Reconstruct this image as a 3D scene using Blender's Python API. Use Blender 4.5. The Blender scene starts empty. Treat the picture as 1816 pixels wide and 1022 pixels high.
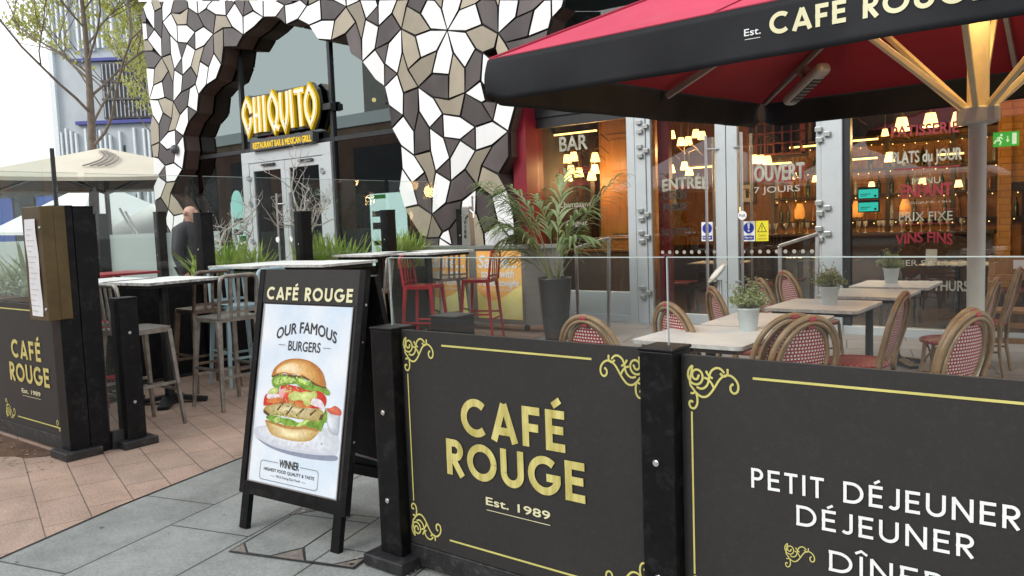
import bpy, math, random
from mathutils import Vector, Matrix
R_ = math.radians
sc = bpy.context.scene
C = sc.collection

# ------------------------------------------------------------------ camera
cam_d = bpy.data.cameras.new("Camera")
cam = bpy.data.objects.new("Camera", cam_d)
C.objects.link(cam)
_m = ((0.791954, 0.021915, -0.610187), (0.609517, -0.087329, 0.787948), (-0.036019, -0.995938, -0.082518))
cam.matrix_world = Matrix(((_m[0][0], -_m[0][1], -_m[0][2], 0), (_m[1][0], -_m[1][1], -_m[1][2], 0),
                           (_m[2][0], -_m[2][1], -_m[2][2], 1.45), (0, 0, 0, 1)))
cam_d.sensor_width = 36.0
cam_d.lens = 1420.0 / 1816.0 * 36.0
cam_d.clip_start = 0.05
cam_d.clip_end = 2000
sc.camera = cam

# ------------------------------------------------------------------ sky, sun, exposure
SUN_EL, SUN_AZ = R_(33), R_(200)
w = bpy.data.worlds.new("World")
sc.world = w
w.use_nodes = True
nt = w.node_tree
nt.nodes.clear()
sky = nt.nodes.new('ShaderNodeTexSky')
sky.sky_type = 'NISHITA'
sky.sun_disc = False
sky.sun_elevation = SUN_EL
sky.sun_rotation = SUN_AZ
sky.air_density = 1.2
sky.dust_density = 3.0
mixw = nt.nodes.new('ShaderNodeMix')
mixw.data_type = 'RGBA'
tc = nt.nodes.new('ShaderNodeTexCoord')
nz = nt.nodes.new('ShaderNodeTexNoise')
nz.inputs['Scale'].default_value = 2.2
nz.inputs['Detail'].default_value = 6
mr = nt.nodes.new('ShaderNodeMapRange')
mr.inputs['From Min'].default_value = 0.3
mr.inputs['From Max'].default_value = 0.7
mr.inputs['To Min'].default_value = 0.80
mr.inputs['To Max'].default_value = 0.97
nt.links.new(tc.outputs['Generated'], nz.inputs['Vector'])
nt.links.new(nz.outputs['Fac'], mr.inputs['Value'])
nt.links.new(mr.outputs['Result'], mixw.inputs[0])
nt.links.new(sky.outputs[0], mixw.inputs[6])
mixw.inputs[7].default_value = (11.0, 11.4, 11.7, 1)      # bright cloud cover
bg = nt.nodes.new('ShaderNodeBackground')
bg.inputs['Strength'].default_value = 0.1
wo = nt.nodes.new('ShaderNodeOutputWorld')
nt.links.new(mixw.outputs[2], bg.inputs['Color'])
nt.links.new(bg.outputs[0], wo.inputs['Surface'])
sun_d = bpy.data.lights.new("Sun", 'SUN')
sun_d.energy = 1.5
sun_d.angle = R_(24)
sun_d.color = (1.0, 0.96, 0.9)
sun = bpy.data.objects.new("Sun", sun_d)
C.objects.link(sun)
_sd = Vector((math.sin(SUN_AZ) * math.cos(SUN_EL), math.cos(SUN_AZ) * math.cos(SUN_EL), math.sin(SUN_EL)))
sun.rotation_euler = _sd.to_track_quat('Z', 'Y').to_euler()
sc.view_settings.view_transform = 'Standard'
sc.view_settings.look = 'None'
sc.view_settings.exposure = 0.62
sc.view_settings.gamma = 1.0
cy = sc.cycles
cy.max_bounces = 10
cy.diffuse_bounces = 4
cy.glossy_bounces = 4
cy.transmission_bounces = 4
cy.transparent_max_bounces = 24
cy.sample_clamp_indirect = 6.0
cy.caustics_reflective = False
cy.caustics_refractive = False

# ------------------------------------------------------------------ materials
MATS = {}


def N(t, k, **kw):
    n = t.nodes.new(k)
    for a, b in kw.items():
        setattr(n, a, b)
    return n


def mat(name, col, rough=0.6, metal=0.0, var=0.0, vscale=8.0, bump=0.0, bscale=60.0, col2=None, stretch=None, emit=None,
        spec=None, rvar=0.0, dust=0.0, dustcol=(0.16, 0.15, 0.135), dscale=14.0):
    """Principled material whose colour, gloss and relief vary with noise in object space."""
    m = bpy.data.materials.new(name)
    m.use_nodes = True
    t = m.node_tree
    b = t.nodes['Principled BSDF']
    b.inputs['Roughness'].default_value = rough
    b.inputs['Metallic'].default_value = metal
    if spec is not None:
        b.inputs['Specular IOR Level'].default_value = spec
    b.inputs['Base Color'].default_value = (*col, 1)
    tcn = N(t, 'ShaderNodeTexCoord')
    vec = tcn.outputs['Object']
    if stretch:
        mp = N(t, 'ShaderNodeMapping')
        mp.inputs['Scale'].default_value = stretch
        t.links.new(vec, mp.inputs['Vector'])
        vec = mp.outputs['Vector']
    if var or col2 or rvar:
        n = N(t, 'ShaderNodeTexNoise')
        n.inputs['Scale'].default_value = vscale
        n.inputs['Detail'].default_value = 5
        n.inputs['Roughness'].default_value = 0.6
        t.links.new(vec, n.inputs['Vector'])
        if var or col2:
            r = N(t, 'ShaderNodeValToRGB')
            c2 = col2 if col2 else tuple(min(1, c * (1 + var)) for c in col)
            c1 = col if col2 else tuple(c * (1 - var) for c in col)
            r.color_ramp.elements[0].position = 0.33
            r.color_ramp.elements[1].position = 0.67
            r.color_ramp.elements[0].color = (*c1, 1)
            r.color_ramp.elements[1].color = (*c2, 1)
            t.links.new(n.outputs['Fac'], r.inputs['Fac'])
            t.links.new(r.outputs['Color'], b.inputs['Base Color'])
        if rvar:
            mr_ = N(t, 'ShaderNodeMapRange')
            mr_.inputs['To Min'].default_value = max(0.02, rough - rvar)
            mr_.inputs['To Max'].default_value = min(1, rough + rvar)
            t.links.new(n.outputs['Fac'], mr_.inputs['Value'])
            t.links.new(mr_.outputs['Result'], b.inputs['Roughness'])
    if bump:
        n2 = N(t, 'ShaderNodeTexNoise')
        n2.inputs['Scale'].default_value = bscale
        n2.inputs['Detail'].default_value = 4
        t.links.new(vec, n2.inputs['Vector'])
        bp = N(t, 'ShaderNodeBump')
        bp.inputs['Strength'].default_value = bump
        bp.inputs['Distance'].default_value = 0.01
        t.links.new(n2.outputs['Fac'], bp.inputs['Height'])
        t.links.new(bp.outputs['Normal'], b.inputs['Normal'])
    if dust:
        n3 = N(t, 'ShaderNodeTexNoise')
        n3.inputs['Scale'].default_value = dscale
        n3.inputs['Detail'].default_value = 9
        n3.inputs['Roughness'].default_value = 0.75
        t.links.new(vec, n3.inputs['Vector'])
        m3 = N(t, 'ShaderNodeMapRange')
        m3.inputs['From Min'].default_value = 0.52
        m3.inputs['From Max'].default_value = 0.78
        m3.inputs['To Max'].default_value = dust
        t.links.new(n3.outputs['Fac'], m3.inputs['Value'])
        x3 = N(t, 'ShaderNodeMix', data_type='RGBA')
        t.links.new(m3.outputs['Result'], x3.inputs[0])
        if b.inputs['Base Color'].links: t.links.new(b.inputs['Base Color'].links[0].from_socket, x3.inputs[6])
        else: x3.inputs[6].default_value = (*col, 1)
        x3.inputs[7].default_value = (*dustcol, 1)
        t.links.new(x3.outputs[2], b.inputs['Base Color'])
    if emit:
        b.inputs['Emission Color'].default_value = (*emit[0], 1)
        b.inputs['Emission Strength'].default_value = emit[1]
    MATS[name] = m
    return m


def glass(name, tint=(0.93, 0.97, 0.95), ior=1.45, rough=0.0, gcol=(1, 1, 1), dirt=0.0, dirtcol=(0.6, 0.62, 0.6)):
    m = bpy.data.materials.new(name)
    m.use_nodes = True
    t = m.node_tree
    t.nodes.clear()
    o = N(t, 'ShaderNodeOutputMaterial')
    tr = N(t, 'ShaderNodeBsdfTransparent')
    tr.inputs['Color'].default_value = (*tint, 1)
    gl = N(t, 'ShaderNodeBsdfGlossy')
    gl.inputs['Roughness'].default_value = rough
    gl.inputs['Color'].default_value = (*gcol, 1)
    fr = N(t, 'ShaderNodeFresnel')
    fr.inputs['IOR'].default_value = ior
    ge = N(t, 'ShaderNodeNewGeometry')
    mt = N(t, 'ShaderNodeMath', operation='SUBTRACT')
    mt.inputs[0].default_value = 1.0
    t.links.new(ge.outputs['Backfacing'], mt.inputs[1])
    mu = N(t, 'ShaderNodeMath', operation='MULTIPLY')
    t.links.new(fr.outputs[0], mu.inputs[0])
    t.links.new(mt.outputs[0], mu.inputs[1])
    mx = N(t, 'ShaderNodeMixShader')
    t.links.new(mu.outputs[0], mx.inputs[0])
    if dirt:
        di = N(t, 'ShaderNodeBsdfDiffuse')
        di.inputs['Color'].default_value = (*dirtcol, 1)
        m2 = N(t, 'ShaderNodeMixShader')
        tcn = N(t, 'ShaderNodeTexCoord')
        nn = N(t, 'ShaderNodeTexNoise')
        nn.inputs['Scale'].default_value = 3
        nn.inputs['Detail'].default_value = 6
        mrr = N(t, 'ShaderNodeMapRange')
        mrr.inputs['From Min'].default_value = 0.3
        mrr.inputs['From Max'].default_value = 0.75
        mrr.inputs['To Min'].default_value = dirt * 0.5
        mrr.inputs['To Max'].default_value = dirt * 1.5
        t.links.new(tcn.outputs['Object'], nn.inputs['Vector'])
        t.links.new(nn.outputs['Fac'], mrr.inputs['Value'])
        t.links.new(mrr.outputs['Result'], m2.inputs[0])
        t.links.new(tr.outputs[0], m2.inputs[1])
        t.links.new(di.outputs[0], m2.inputs[2])
        t.links.new(m2.outputs[0], mx.inputs[1])
    else:
        t.links.new(tr.outputs[0], mx.inputs[1])
    t.links.new(gl.outputs[0], mx.inputs[2])
    t.links.new(mx.outputs[0], o.inputs['Surface'])
    MATS[name] = m
    return m


def leafmat(name, c1, c2, vs):
    """leaf: diffuse with light coming through, two greens mixed by noise"""
    m = mat(name, c1, 0.5, col2=c2, vscale=vs)
    t = m.node_tree
    b = t.nodes['Principled BSDF']
    tr = N(t, 'ShaderNodeBsdfTranslucent')
    mx = N(t, 'ShaderNodeMixShader')
    mx.inputs[0].default_value = 0.35
    t.links.new(b.inputs['Base Color'].links[0].from_socket, tr.inputs['Color'])
    t.links.new(b.outputs[0], mx.inputs[1])
    t.links.new(tr.outputs[0], mx.inputs[2])
    t.links.new(mx.outputs[0], t.nodes['Material Output'].inputs['Surface'])
    return m


def brickmat(name, c1, c2, cm, bw, rh, mortar, rot=0.0, shift=(0, 0), rough=0.8, offset=0.5, plane='XY', bump=0.4, var=0.25,
             stain=0.0, spots=None):
    m = bpy.data.materials.new(name)
    m.use_nodes = True
    t = m.node_tree
    b = t.nodes['Principled BSDF']
    b.inputs['Roughness'].default_value = rough
    tcn = N(t, 'ShaderNodeTexCoord')
    vec = tcn.outputs['Object']
    if plane != 'XY':
        sx = N(t, 'ShaderNodeSeparateXYZ')
        cx = N(t, 'ShaderNodeCombineXYZ')
        t.links.new(vec, sx.inputs[0])
        t.links.new(sx.outputs[plane[0]], cx.inputs[0])
        t.links.new(sx.outputs[plane[1]], cx.inputs[1])
        vec = cx.outputs[0]
    mp = N(t, 'ShaderNodeMapping')
    mp.inputs['Rotation'].default_value = (0, 0, -rot)
    t.links.new(vec, mp.inputs['Vector'])
    mp2 = N(t, 'ShaderNodeMapping')
    mp2.inputs['Location'].default_value = (shift[0], shift[1], 0)
    t.links.new(mp.outputs[0], mp2.inputs['Vector'])
    br = N(t, 'ShaderNodeTexBrick')
    br.offset = offset
    br.inputs['Scale'].default_value = 1.0
    br.inputs['Brick Width'].default_value = bw
    br.inputs['Row Height'].default_value = rh
    br.inputs['Mortar Size'].default_value = mortar
    br.inputs['Mortar Smooth'].default_value = 0.2
    br.inputs['Bias'].default_value = 0.0
    br.inputs['Color1'].default_value = (*c1, 1)
    br.inputs['Color2'].default_value = (*c2, 1)
    br.inputs['Mortar'].default_value = (*cm, 1)
    t.links.new(mp2.outputs[0], br.inputs['Vector'])
    last = br.outputs['Color']
    if var:
        n = N(t, 'ShaderNodeTexNoise')
        n.inputs['Scale'].default_value = 2.3
        n.inputs['Detail'].default_value = 9
        n.inputs['Roughness'].default_value = 0.68
        t.links.new(tcn.outputs['Object'], n.inputs['Vector'])
        mr_ = N(t, 'ShaderNodeMapRange')
        mr_.inputs['From Min'].default_value = 0.3
        mr_.inputs['From Max'].default_value = 0.7
        mr_.inputs['To Min'].default_value = 1 - var
        mr_.inputs['To Max'].default_value = 1 + var
        t.links.new(n.outputs['Fac'], mr_.inputs['Value'])
        mm = N(t, 'ShaderNodeMix', data_type='RGBA', blend_type='MULTIPLY')
        mm.inputs[0].default_value = 1.0
        t.links.new(last, mm.inputs[6])
        t.links.new(mr_.outputs['Result'], mm.inputs[7])
        last = mm.outputs[2]
    if spots:
        n = N(t, 'ShaderNodeTexNoise')
        n.inputs['Scale'].default_value = 90
        n.inputs['Detail'].default_value = 3
        t.links.new(tcn.outputs['Object'], n.inputs['Vector'])
        mr_ = N(t, 'ShaderNodeMapRange')
        mr_.inputs['From Min'].default_value = 0.35
        mr_.inputs['From Max'].default_value = 0.65
        mr_.inputs['To Min'].default_value = 1 - spots
        mr_.inputs['To Max'].default_value = 1 + spots
        t.links.new(n.outputs['Fac'], mr_.inputs['Value'])
        mm = N(t, 'ShaderNodeMix', data_type='RGBA', blend_type='MULTIPLY')
        mm.inputs[0].default_value = 1.0
        t.links.new(last, mm.inputs[6])
        t.links.new(mr_.outputs['Result'], mm.inputs[7])
        last = mm.outputs[2]
    if stain:
        n = N(t, 'ShaderNodeTexNoise')
        n.inputs['Scale'].default_value = 1.1
        n.inputs['Detail'].default_value = 10
        n.inputs['Roughness'].default_value = 0.72
        n.inputs['Distortion'].default_value = 0.6
        t.links.new(tcn.outputs['Object'], n.inputs['Vector'])
        mr_ = N(t, 'ShaderNodeMapRange')
        mr_.inputs['From Min'].default_value = 0.50
        mr_.inputs['From Max'].default_value = 0.72
        mr_.inputs['To Min'].default_value = 1.0
        mr_.inputs['To Max'].default_value = 1 - stain
        t.links.new(n.outputs['Fac'], mr_.inputs['Value'])
        mm = N(t, 'ShaderNodeMix', data_type='RGBA', blend_type='MULTIPLY')
        mm.inputs[0].default_value = 1.0
        t.links.new(last, mm.inputs[6])
        t.links.new(mr_.outputs['Result'], mm.inputs[7])
        last = mm.outputs[2]
    t.links.new(last, b.inputs['Base Color'])
    if bump:
        bp = N(t, 'ShaderNodeBump')
        bp.inputs['Strength'].default_value = bump
        bp.inputs['Distance'].default_value = 0.006
        bp.invert = True
        t.links.new(br.outputs['Fac'], bp.inputs['Height'])
        t.links.new(bp.outputs['Normal'], b.inputs['Normal'])
    MATS[name] = m
    return m


mat('black_paint', (0.0038, 0.0038, 0.0048), 0.42, spec=0.2, var=0.3, vscale=9, bump=0.05, bscale=90, rvar=0.12, dust=0.16)
mat('board_black', (0.027, 0.0255, 0.0245), 0.55, spec=0.3, var=0.07, vscale=2.2, rvar=0.10, bump=0.06, bscale=240, dust=0.10, dscale=46)
mat('flange_black', (0.012, 0.012, 0.014), 0.5, var=0.4, vscale=20, bump=0.15, dust=0.5, dscale=18)
mat('gold', (0.40, 0.34, 0.085), 0.42, col2=(0.66, 0.58, 0.22), vscale=11, stretch=(3, 1, 0.6))
mat('gold_plain', (0.56, 0.51, 0.16), 0.45, var=0.12, vscale=6)
mat('white_print', (0.78, 0.79, 0.8), 0.5, var=0.03)
mat('cream_print', (0.70, 0.66, 0.42), 0.5, var=0.03)
mat('dark_print', (0.025, 0.026, 0.03), 0.5, var=0.1)
mat('steel', (0.55, 0.55, 0.56), 0.32, 1.0, var=0.08, vscale=20)
mat('bolt_steel', (0.75, 0.75, 0.76), 0.25, 1.0, var=0.05)
mat('frame_grey', (0.50, 0.54, 0.56), 0.38, 0.25, var=0.05, vscale=5, dust=0.15, dustcol=(.25, .25, .24), dscale=5)
mat('dark_frame', (0.018, 0.019, 0.021), 0.35, var=0.2)
mat('bronze_case', (0.105, 0.072, 0.030), 0.38, 0.55, var=0.18, vscale=8)
mat('paper', (0.72, 0.73, 0.77), 0.7, var=0.05, vscale=4)
for i_, k_ in enumerate((1.0, .93, .87)):
    mat('tile_white' + 'abc'[i_], (0.80 * k_, 0.81 * k_, 0.82 * k_), 0.35, var=0.04, vscale=1.4, stretch=(2.5, 1, .5), dust=.10, dustcol=(.45, .44, .42), dscale=3)
for i_, k_ in enumerate((1.0, .72, 1.30)):
    mat('tile_dark' + 'abc'[i_], (0.074 * k_, 0.062 * k_, 0.062 * k_), 0.36, 0.25, var=0.28, vscale=1.5, stretch=(1, 1, .6), rvar=.1)
for i_, k_ in enumerate((1.0, .80, .62)):
    mat('tile_beige' + 'abc'[i_], (0.36 * k_, 0.315 * k_, 0.24 * k_), 0.35, 0.2, var=0.12, vscale=1.5)
mat('joint_dark', (0.012, 0.011, 0.011), 0.8, var=0.2)
mat('reveal_brown', (0.085, 0.052, 0.043), 0.40, var=0.2, vscale=2)
mat('marble', (0.70, 0.69, 0.67), 0.45, spec=0.25, col2=(0.84, 0.84, 0.82), vscale=5, rvar=0.06)
mat('marble_edge', (0.62, 0.61, 0.59), 0.5, col2=(0.36, 0.35, 0.33), vscale=26)
mat('marble_worn', (0.62, 0.61, 0.59), 0.5, col2=(0.08, 0.075, 0.07), vscale=22)
mat('iron', (0.016, 0.016, 0.017), 0.45, 0.4, var=0.3, vscale=30, bump=0.1)
mat('rattan', (0.185, 0.105, 0.045), 0.42, col2=(0.33, 0.215, 0.11), vscale=9, bump=0.15, bscale=40)
mat('rattan_dark', (0.10, 0.055, 0.028), 0.5, col2=(0.18, 0.10, 0.05), vscale=12)
mat('red_paint', (0.34, 0.012, 0.02), 0.32, var=0.12)
mat('blue_paint', (0.30, 0.42, 0.46), 0.4, var=0.06)
mat('raw_steel', (0.20, 0.185, 0.165), 0.38, 0.75, col2=(0.36, 0.34, 0.31), vscale=14)
mat('brown_steel', (0.11, 0.075, 0.055), 0.42, 0.6, col2=(0.22, 0.17, 0.13), vscale=14)
mat('seat_wood', (0.13, 0.05, 0.03), 0.6, var=0.3)
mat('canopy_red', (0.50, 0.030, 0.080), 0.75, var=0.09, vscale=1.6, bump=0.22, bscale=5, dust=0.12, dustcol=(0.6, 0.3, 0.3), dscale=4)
mat('canopy_red_shaded', (0.25, 0.005, 0.016), 0.85, var=0.08, vscale=2, bump=0.15, bscale=6)  # darker copy of the canopy red, with the underside shade in its colour
mat('canopy_seam', (0.30, 0.015, 0.04), 0.8, var=0.1)
mat('valance_black', (0.010, 0.011, 0.014), 0.7, spec=0.3, var=0.2, vscale=3, bump=0.12, bscale=11, dust=0.04, dustcol=(.12, .12, .125), dscale=6)
mat('umbrella_wood', (0.66, 0.57, 0.36), 0.45, var=0.08, vscale=5)
mat('mast_cream', (0.50, 0.49, 0.43), 0.42, var=0.07, vscale=7)
mat('rib_grey', (0.30, 0.27, 0.25), 0.45, 0.3, var=0.1)
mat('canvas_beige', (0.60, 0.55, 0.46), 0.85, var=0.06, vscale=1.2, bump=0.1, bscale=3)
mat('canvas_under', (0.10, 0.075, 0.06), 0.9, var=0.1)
mat('tent_white', (0.78, 0.79, 0.80), 0.7, var=0.04, vscale=1)
mat('galv', (0.46, 0.52, 0.52), 0.5, 0.1, col2=(0.56, 0.61, 0.61), vscale=16)
mat('pot_black', (0.028, 0.027, 0.027), 0.4, var=0.2)
mat('soil', (0.03, 0.02, 0.014), 0.95, var=0.4, vscale=40, bump=0.6)
leafmat('palm_green', (0.13, 0.20, 0.06), (0.34, 0.42, 0.22), 5)
mat('wet_brown', (0.075, 0.035, 0.02), 0.25, col2=(0.16, 0.09, 0.055), vscale=6)
mat('palm_stem', (0.20, 0.20, 0.09), 0.55, var=0.25)
leafmat('spike_green', (0.20, 0.33, 0.04), (0.44, 0.54, 0.11), 4)
mat('herb_green', (0.17, 0.22, 0.08), 0.6, col2=(0.36, 0.42, 0.20), vscale=30)
mat('herb_flower', (0.62, 0.62, 0.42), 0.7, var=0.1)
leafmat('leaf_spring', (0.44, 0.48, 0.12), (0.62, 0.64, 0.25), 1.5)
leafmat('leaf_pale', (0.20, 0.25, 0.13), (0.45, 0.50, 0.33), 6)
mat('bark', (0.115, 0.09, 0.075), 0.9, col2=(0.19, 0.155, 0.125), vscale=6, bump=0.5, bscale=20)
mat('twig_pale', (0.34, 0.30, 0.27), 0.7, col2=(0.50, 0.46, 0.42), vscale=14)
mat('bar_metal', (0.34, 0.33, 0.31), 0.36, 0.6, var=0.06, vscale=3, stretch=(1, 1, 12))
mat('bar_top', (0.46, 0.49, 0.48), 0.3, 0.7, var=0.06)
mat('poster_orange', (0.92, 0.36, 0.08), 0.5, col2=(0.95, 0.58, 0.18), vscale=3.2)
mat('poster_yellow', (0.95, 0.74, 0.16), 0.5, col2=(0.97, 0.92, 0.42), vscale=2.6)
mat('frosted', (0.40, 0.47, 0.46), 0.55, var=0.04, vscale=1)
mat('planter_pink', (0.30, 0.19, 0.16), 0.7, var=0.15)
mat('skin', (0.52, 0.29, 0.21), 0.5, var=0.06)
mat('jacket', (0.014, 0.016, 0.024), 0.6, var=0.3, vscale=5)
mat('trousers', (0.02, 0.022, 0.03), 0.8, var=0.2)
mat('shoe_black', (0.012, 0.011, 0.011), 0.4)
mat('stubble_grey', (0.30, 0.25, 0.22), 0.8)
mat('amber_wood', (0.19, 0.068, 0.013), 0.4, col2=(0.33, 0.135, 0.03), vscale=3, stretch=(6, 6, 0.8))
mat('amber_dark', (0.06, 0.024, 0.009), 0.5, col2=(0.12, 0.05, 0.017), vscale=3, stretch=(6, 6, 0.8))
brickmat('amber_brick', (0.52, 0.24, 0.06), (0.44, 0.19, 0.045), (0.30, 0.12, 0.03), 0.24, 0.085, 0.006, plane='XZ', var=0.15, bump=0.3)
mat('cafe_red', (0.19, 0.008, 0.018), 0.4, var=0.12)
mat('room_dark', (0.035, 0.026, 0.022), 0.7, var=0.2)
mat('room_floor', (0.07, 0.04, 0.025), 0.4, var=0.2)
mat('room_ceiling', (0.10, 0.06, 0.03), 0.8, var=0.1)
mat('dark_wood', (0.035, 0.018, 0.012), 0.4, var=0.25)
mat('cloth_white', (0.74, 0.72, 0.68), 0.8, var=0.03)
mat('bottle_green', (0.02, 0.06, 0.03), 0.1, var=0.2)
mat('bottle_amber', (0.30, 0.12, 0.02), 0.12, var=0.2)
mat('bottle_clear', (0.45, 0.45, 0.42), 0.1, var=0.1)
mat('lampshade', (0.9, 0.62, 0.25), 0.6, emit=((1.0, 0.60, 0.20), 3.6))
mat('striplight', (0.9, 0.6, 0.2), 0.5, emit=((1.0, 0.60, 0.16), 4.5))
mat('exit_green', (0.03, 0.36, 0.06), 0.4, emit=((0.10, 0.62, 0.08), 0.55))
mat('exit_white', (0.8, 0.85, 0.75), 0.4, emit=((0.85, 1.0, 0.7), 0.7))
mat('screen_teal', (0.02, 0.3, 0.28), 0.4, emit=((0.03, 0.55, 0.46), 0.8))
mat('screen_dark', (0.01, 0.012, 0.012), 0.3)
mat('lightbox_white', (0.8, 0.85, 0.82), 0.5, emit=((0.85, 1.0, 0.94), 2.2))
mat('teal_disc', (0.22, 0.50, 0.46), 0.5)
mat('neon_red', (0.6, 0.02, 0.1), 0.5, emit=((1.0, 0.03, 0.16), 1.0))
mat('sign_blue', (0.012, 0.03, 0.34), 0.4)
mat('sign_yellow', (0.75, 0.66, 0.03), 0.4)
mat('sign_white', (0.8, 0.81, 0.82), 0.4)
mat('sign_black', (0.01, 0.01, 0.01), 0.4)
mat('vinyl_cream', (0.33, 0.325, 0.26), 0.6, var=.35, vscale=9)
mat('vinyl_red', (0.22, 0.012, 0.02), 0.6, var=.35, vscale=9)
mat('vinyl_black', (0.02, 0.018, 0.016), 0.6)
mat('vinyl_grey', (0.42, 0.40, 0.36), 0.6)
mat('chiq_yellow', (0.78, 0.52, 0.01), 0.45, var=0.05)
mat('chiq_cream', (0.80, 0.70, 0.50), 0.5, col2=(0.80, 0.78, 0.72), vscale=7)
mat('chiq_grey', (0.060, 0.064, 0.070), 0.45, var=0.1)
mat('rust_red', (0.16, 0.03, 0.02), 0.5, var=.2)
mat('glow_orange', (0.7, 0.30, 0.08), 0.6, var=.3, vscale=9, emit=((1.0, 0.42, 0.08), 0.35))
mat('amber_panel', (0.30, 0.115, 0.022), 0.4, col2=(0.46, 0.20, 0.045), vscale=3, stretch=(6, 6, 0.8))
mat('wood_oak', (0.34, 0.17, 0.07), 0.5, var=0.2, vscale=5, stretch=(4, 4, 1))
mat('heater_grey', (0.42, 0.40, 0.37), 0.4, 0.3)
mat('louvre_white', (0.66, 0.70, 0.73), 0.6, var=0.05)
mat('louvre_dark', (0.075, 0.068, 0.075), 0.6, var=0.2)
mat('band_blue', (0.05, 0.06, 0.26), 0.5)
mat('far_blue', (0.03, 0.07, 0.30), 0.3, col2=(0.05, 0.13, 0.42), vscale=1.0)
mat('far_dark', (0.035, 0.045, 0.05), 0.4, var=0.3, vscale=0.8)
mat('far_grey', (0.40, 0.44, 0.47), 0.7, var=0.1, vscale=0.5)
mat('far_brick', (0.25, 0.16, 0.12), 0.8, var=0.2, vscale=0.6)
mat('dome_white', (0.74, 0.75, 0.76), 0.7, var=0.05, vscale=0.3)
mat('ground_grey', (0.21, 0.215, 0.205), 0.85, var=0.1, vscale=0.8)
for nm, c in dict(plate=(0.55, 0.57, 0.64), plshade=(0.24, 0.27, 0.36), bowl=(0.38, 0.41, 0.47), sauce=(0.52, 0.09, 0.05), bunlow=(0.50, 0.32, 0.10),
                  bunedge=(0.40, 0.19, 0.05), leaf=(0.17, 0.31, 0.04), leaflight=(0.46, 0.60, 0.18), patty=(0.36, 0.27, 0.09),
                  char=(0.10, 0.055, 0.02), tomato=(0.52, 0.035, 0.02), tomlight=(0.66, 0.35, 0.34), orange=(0.62, 0.19, 0.05),
                  onion=(0.70, 0.62, 0.66), guac=(0.46, 0.52, 0.14), bun=(0.44, 0.17, 0.03), bunlight=(0.74, 0.52, 0.27),
                  bunred=(0.42, 0.17, 0.04), crumb=(0.62, 0.50, 0.20), crumbd=(0.08, 0.06, 0.05)).items():
    mat('print_' + nm, c, 0.35, var={'plate': .05, 'bowl': .05, 'plshade': .08, 'leaf': .45, 'leaflight': .35, 'patty': .35, 'guac': .35}.get(nm, .2), vscale=38)
mat('poster_sky', (0.58, 0.68, 0.80), 0.3, col2=(0.78, 0.80, 0.84), vscale=4)
mat('cover_plate', (0.17, 0.145, 0.125), 0.6, var=.3, vscale=20)
mat('gum_spot', (0.10, 0.10, 0.095), 0.8, var=.2)
mat('rust_wood', (0.30, 0.21, 0.16), 0.5, var=0.2)
glass('glass_clear', (0.95, 0.975, 0.965), dirt=0.014)
glass('glass_screen_dull', (0.955, 0.97, 0.962), dirt=0.010, dirtcol=(0.5, 0.52, 0.5))
glass('glass_shop', (0.80, 0.81, 0.78), ior=2.05)
glass('glass_dark', (0.42, 0.46, 0.46), ior=2.0)
glass('glass_coated', (0.36, 0.42, 0.42), ior=3.0, gcol=(0.86, 1.0, 0.97))

_A = R_(105)
brickmat('paving_grey_mat', (0.205, 0.215, 0.207), (0.235, 0.245, 0.236), (0.05, 0.05, 0.046), 0.89, 0.49, 0.0055, rot=R_(105), shift=(-2.34, 3.62 - 7.26 + 0.02), rough=0.8,
         offset=0.34, bump=0.5, var=0.24, spots=0.14, stain=.35)
brickmat('paving_red_mat', (0.345, 0.235, 0.178), (0.30, 0.215, 0.172), (0.12, 0.082, 0.066), 0.46, 0.222, 0.0035, rot=R_(-18), rough=0.8,
         offset=0.4, bump=0.5, var=0.26, spots=0.20, stain=.38)
brickmat('paving_terrace_mat', (0.30, 0.27, 0.25), (0.27, 0.25, 0.235), (0.12, 0.11, 0.10), 1.2, 0.6, 0.008, rot=R_(15), rough=0.75, bump=0.4, var=0.15, spots=0.1)
WEAVE = brickmat('weave', (0.72, 0.66, 0.60), (0.78, 0.72, 0.66), (0.30, 0.022, 0.030), 0.021, 0.019, 0.0052, plane='XZ', rough=0.5, offset=0.25, bump=0.5, var=0.06)
brickmat('weave_seat', (0.42, 0.10, 0.09), (0.30, 0.04, 0.04), (0.27, 0.02, 0.025), 0.021, 0.012, 0.003, plane='XY', rough=0.5, offset=0.5, bump=0.5, var=0.06)
mat('red_band', (0.33, 0.03, 0.035), 0.5, var=0.2, vscale=60)

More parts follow.
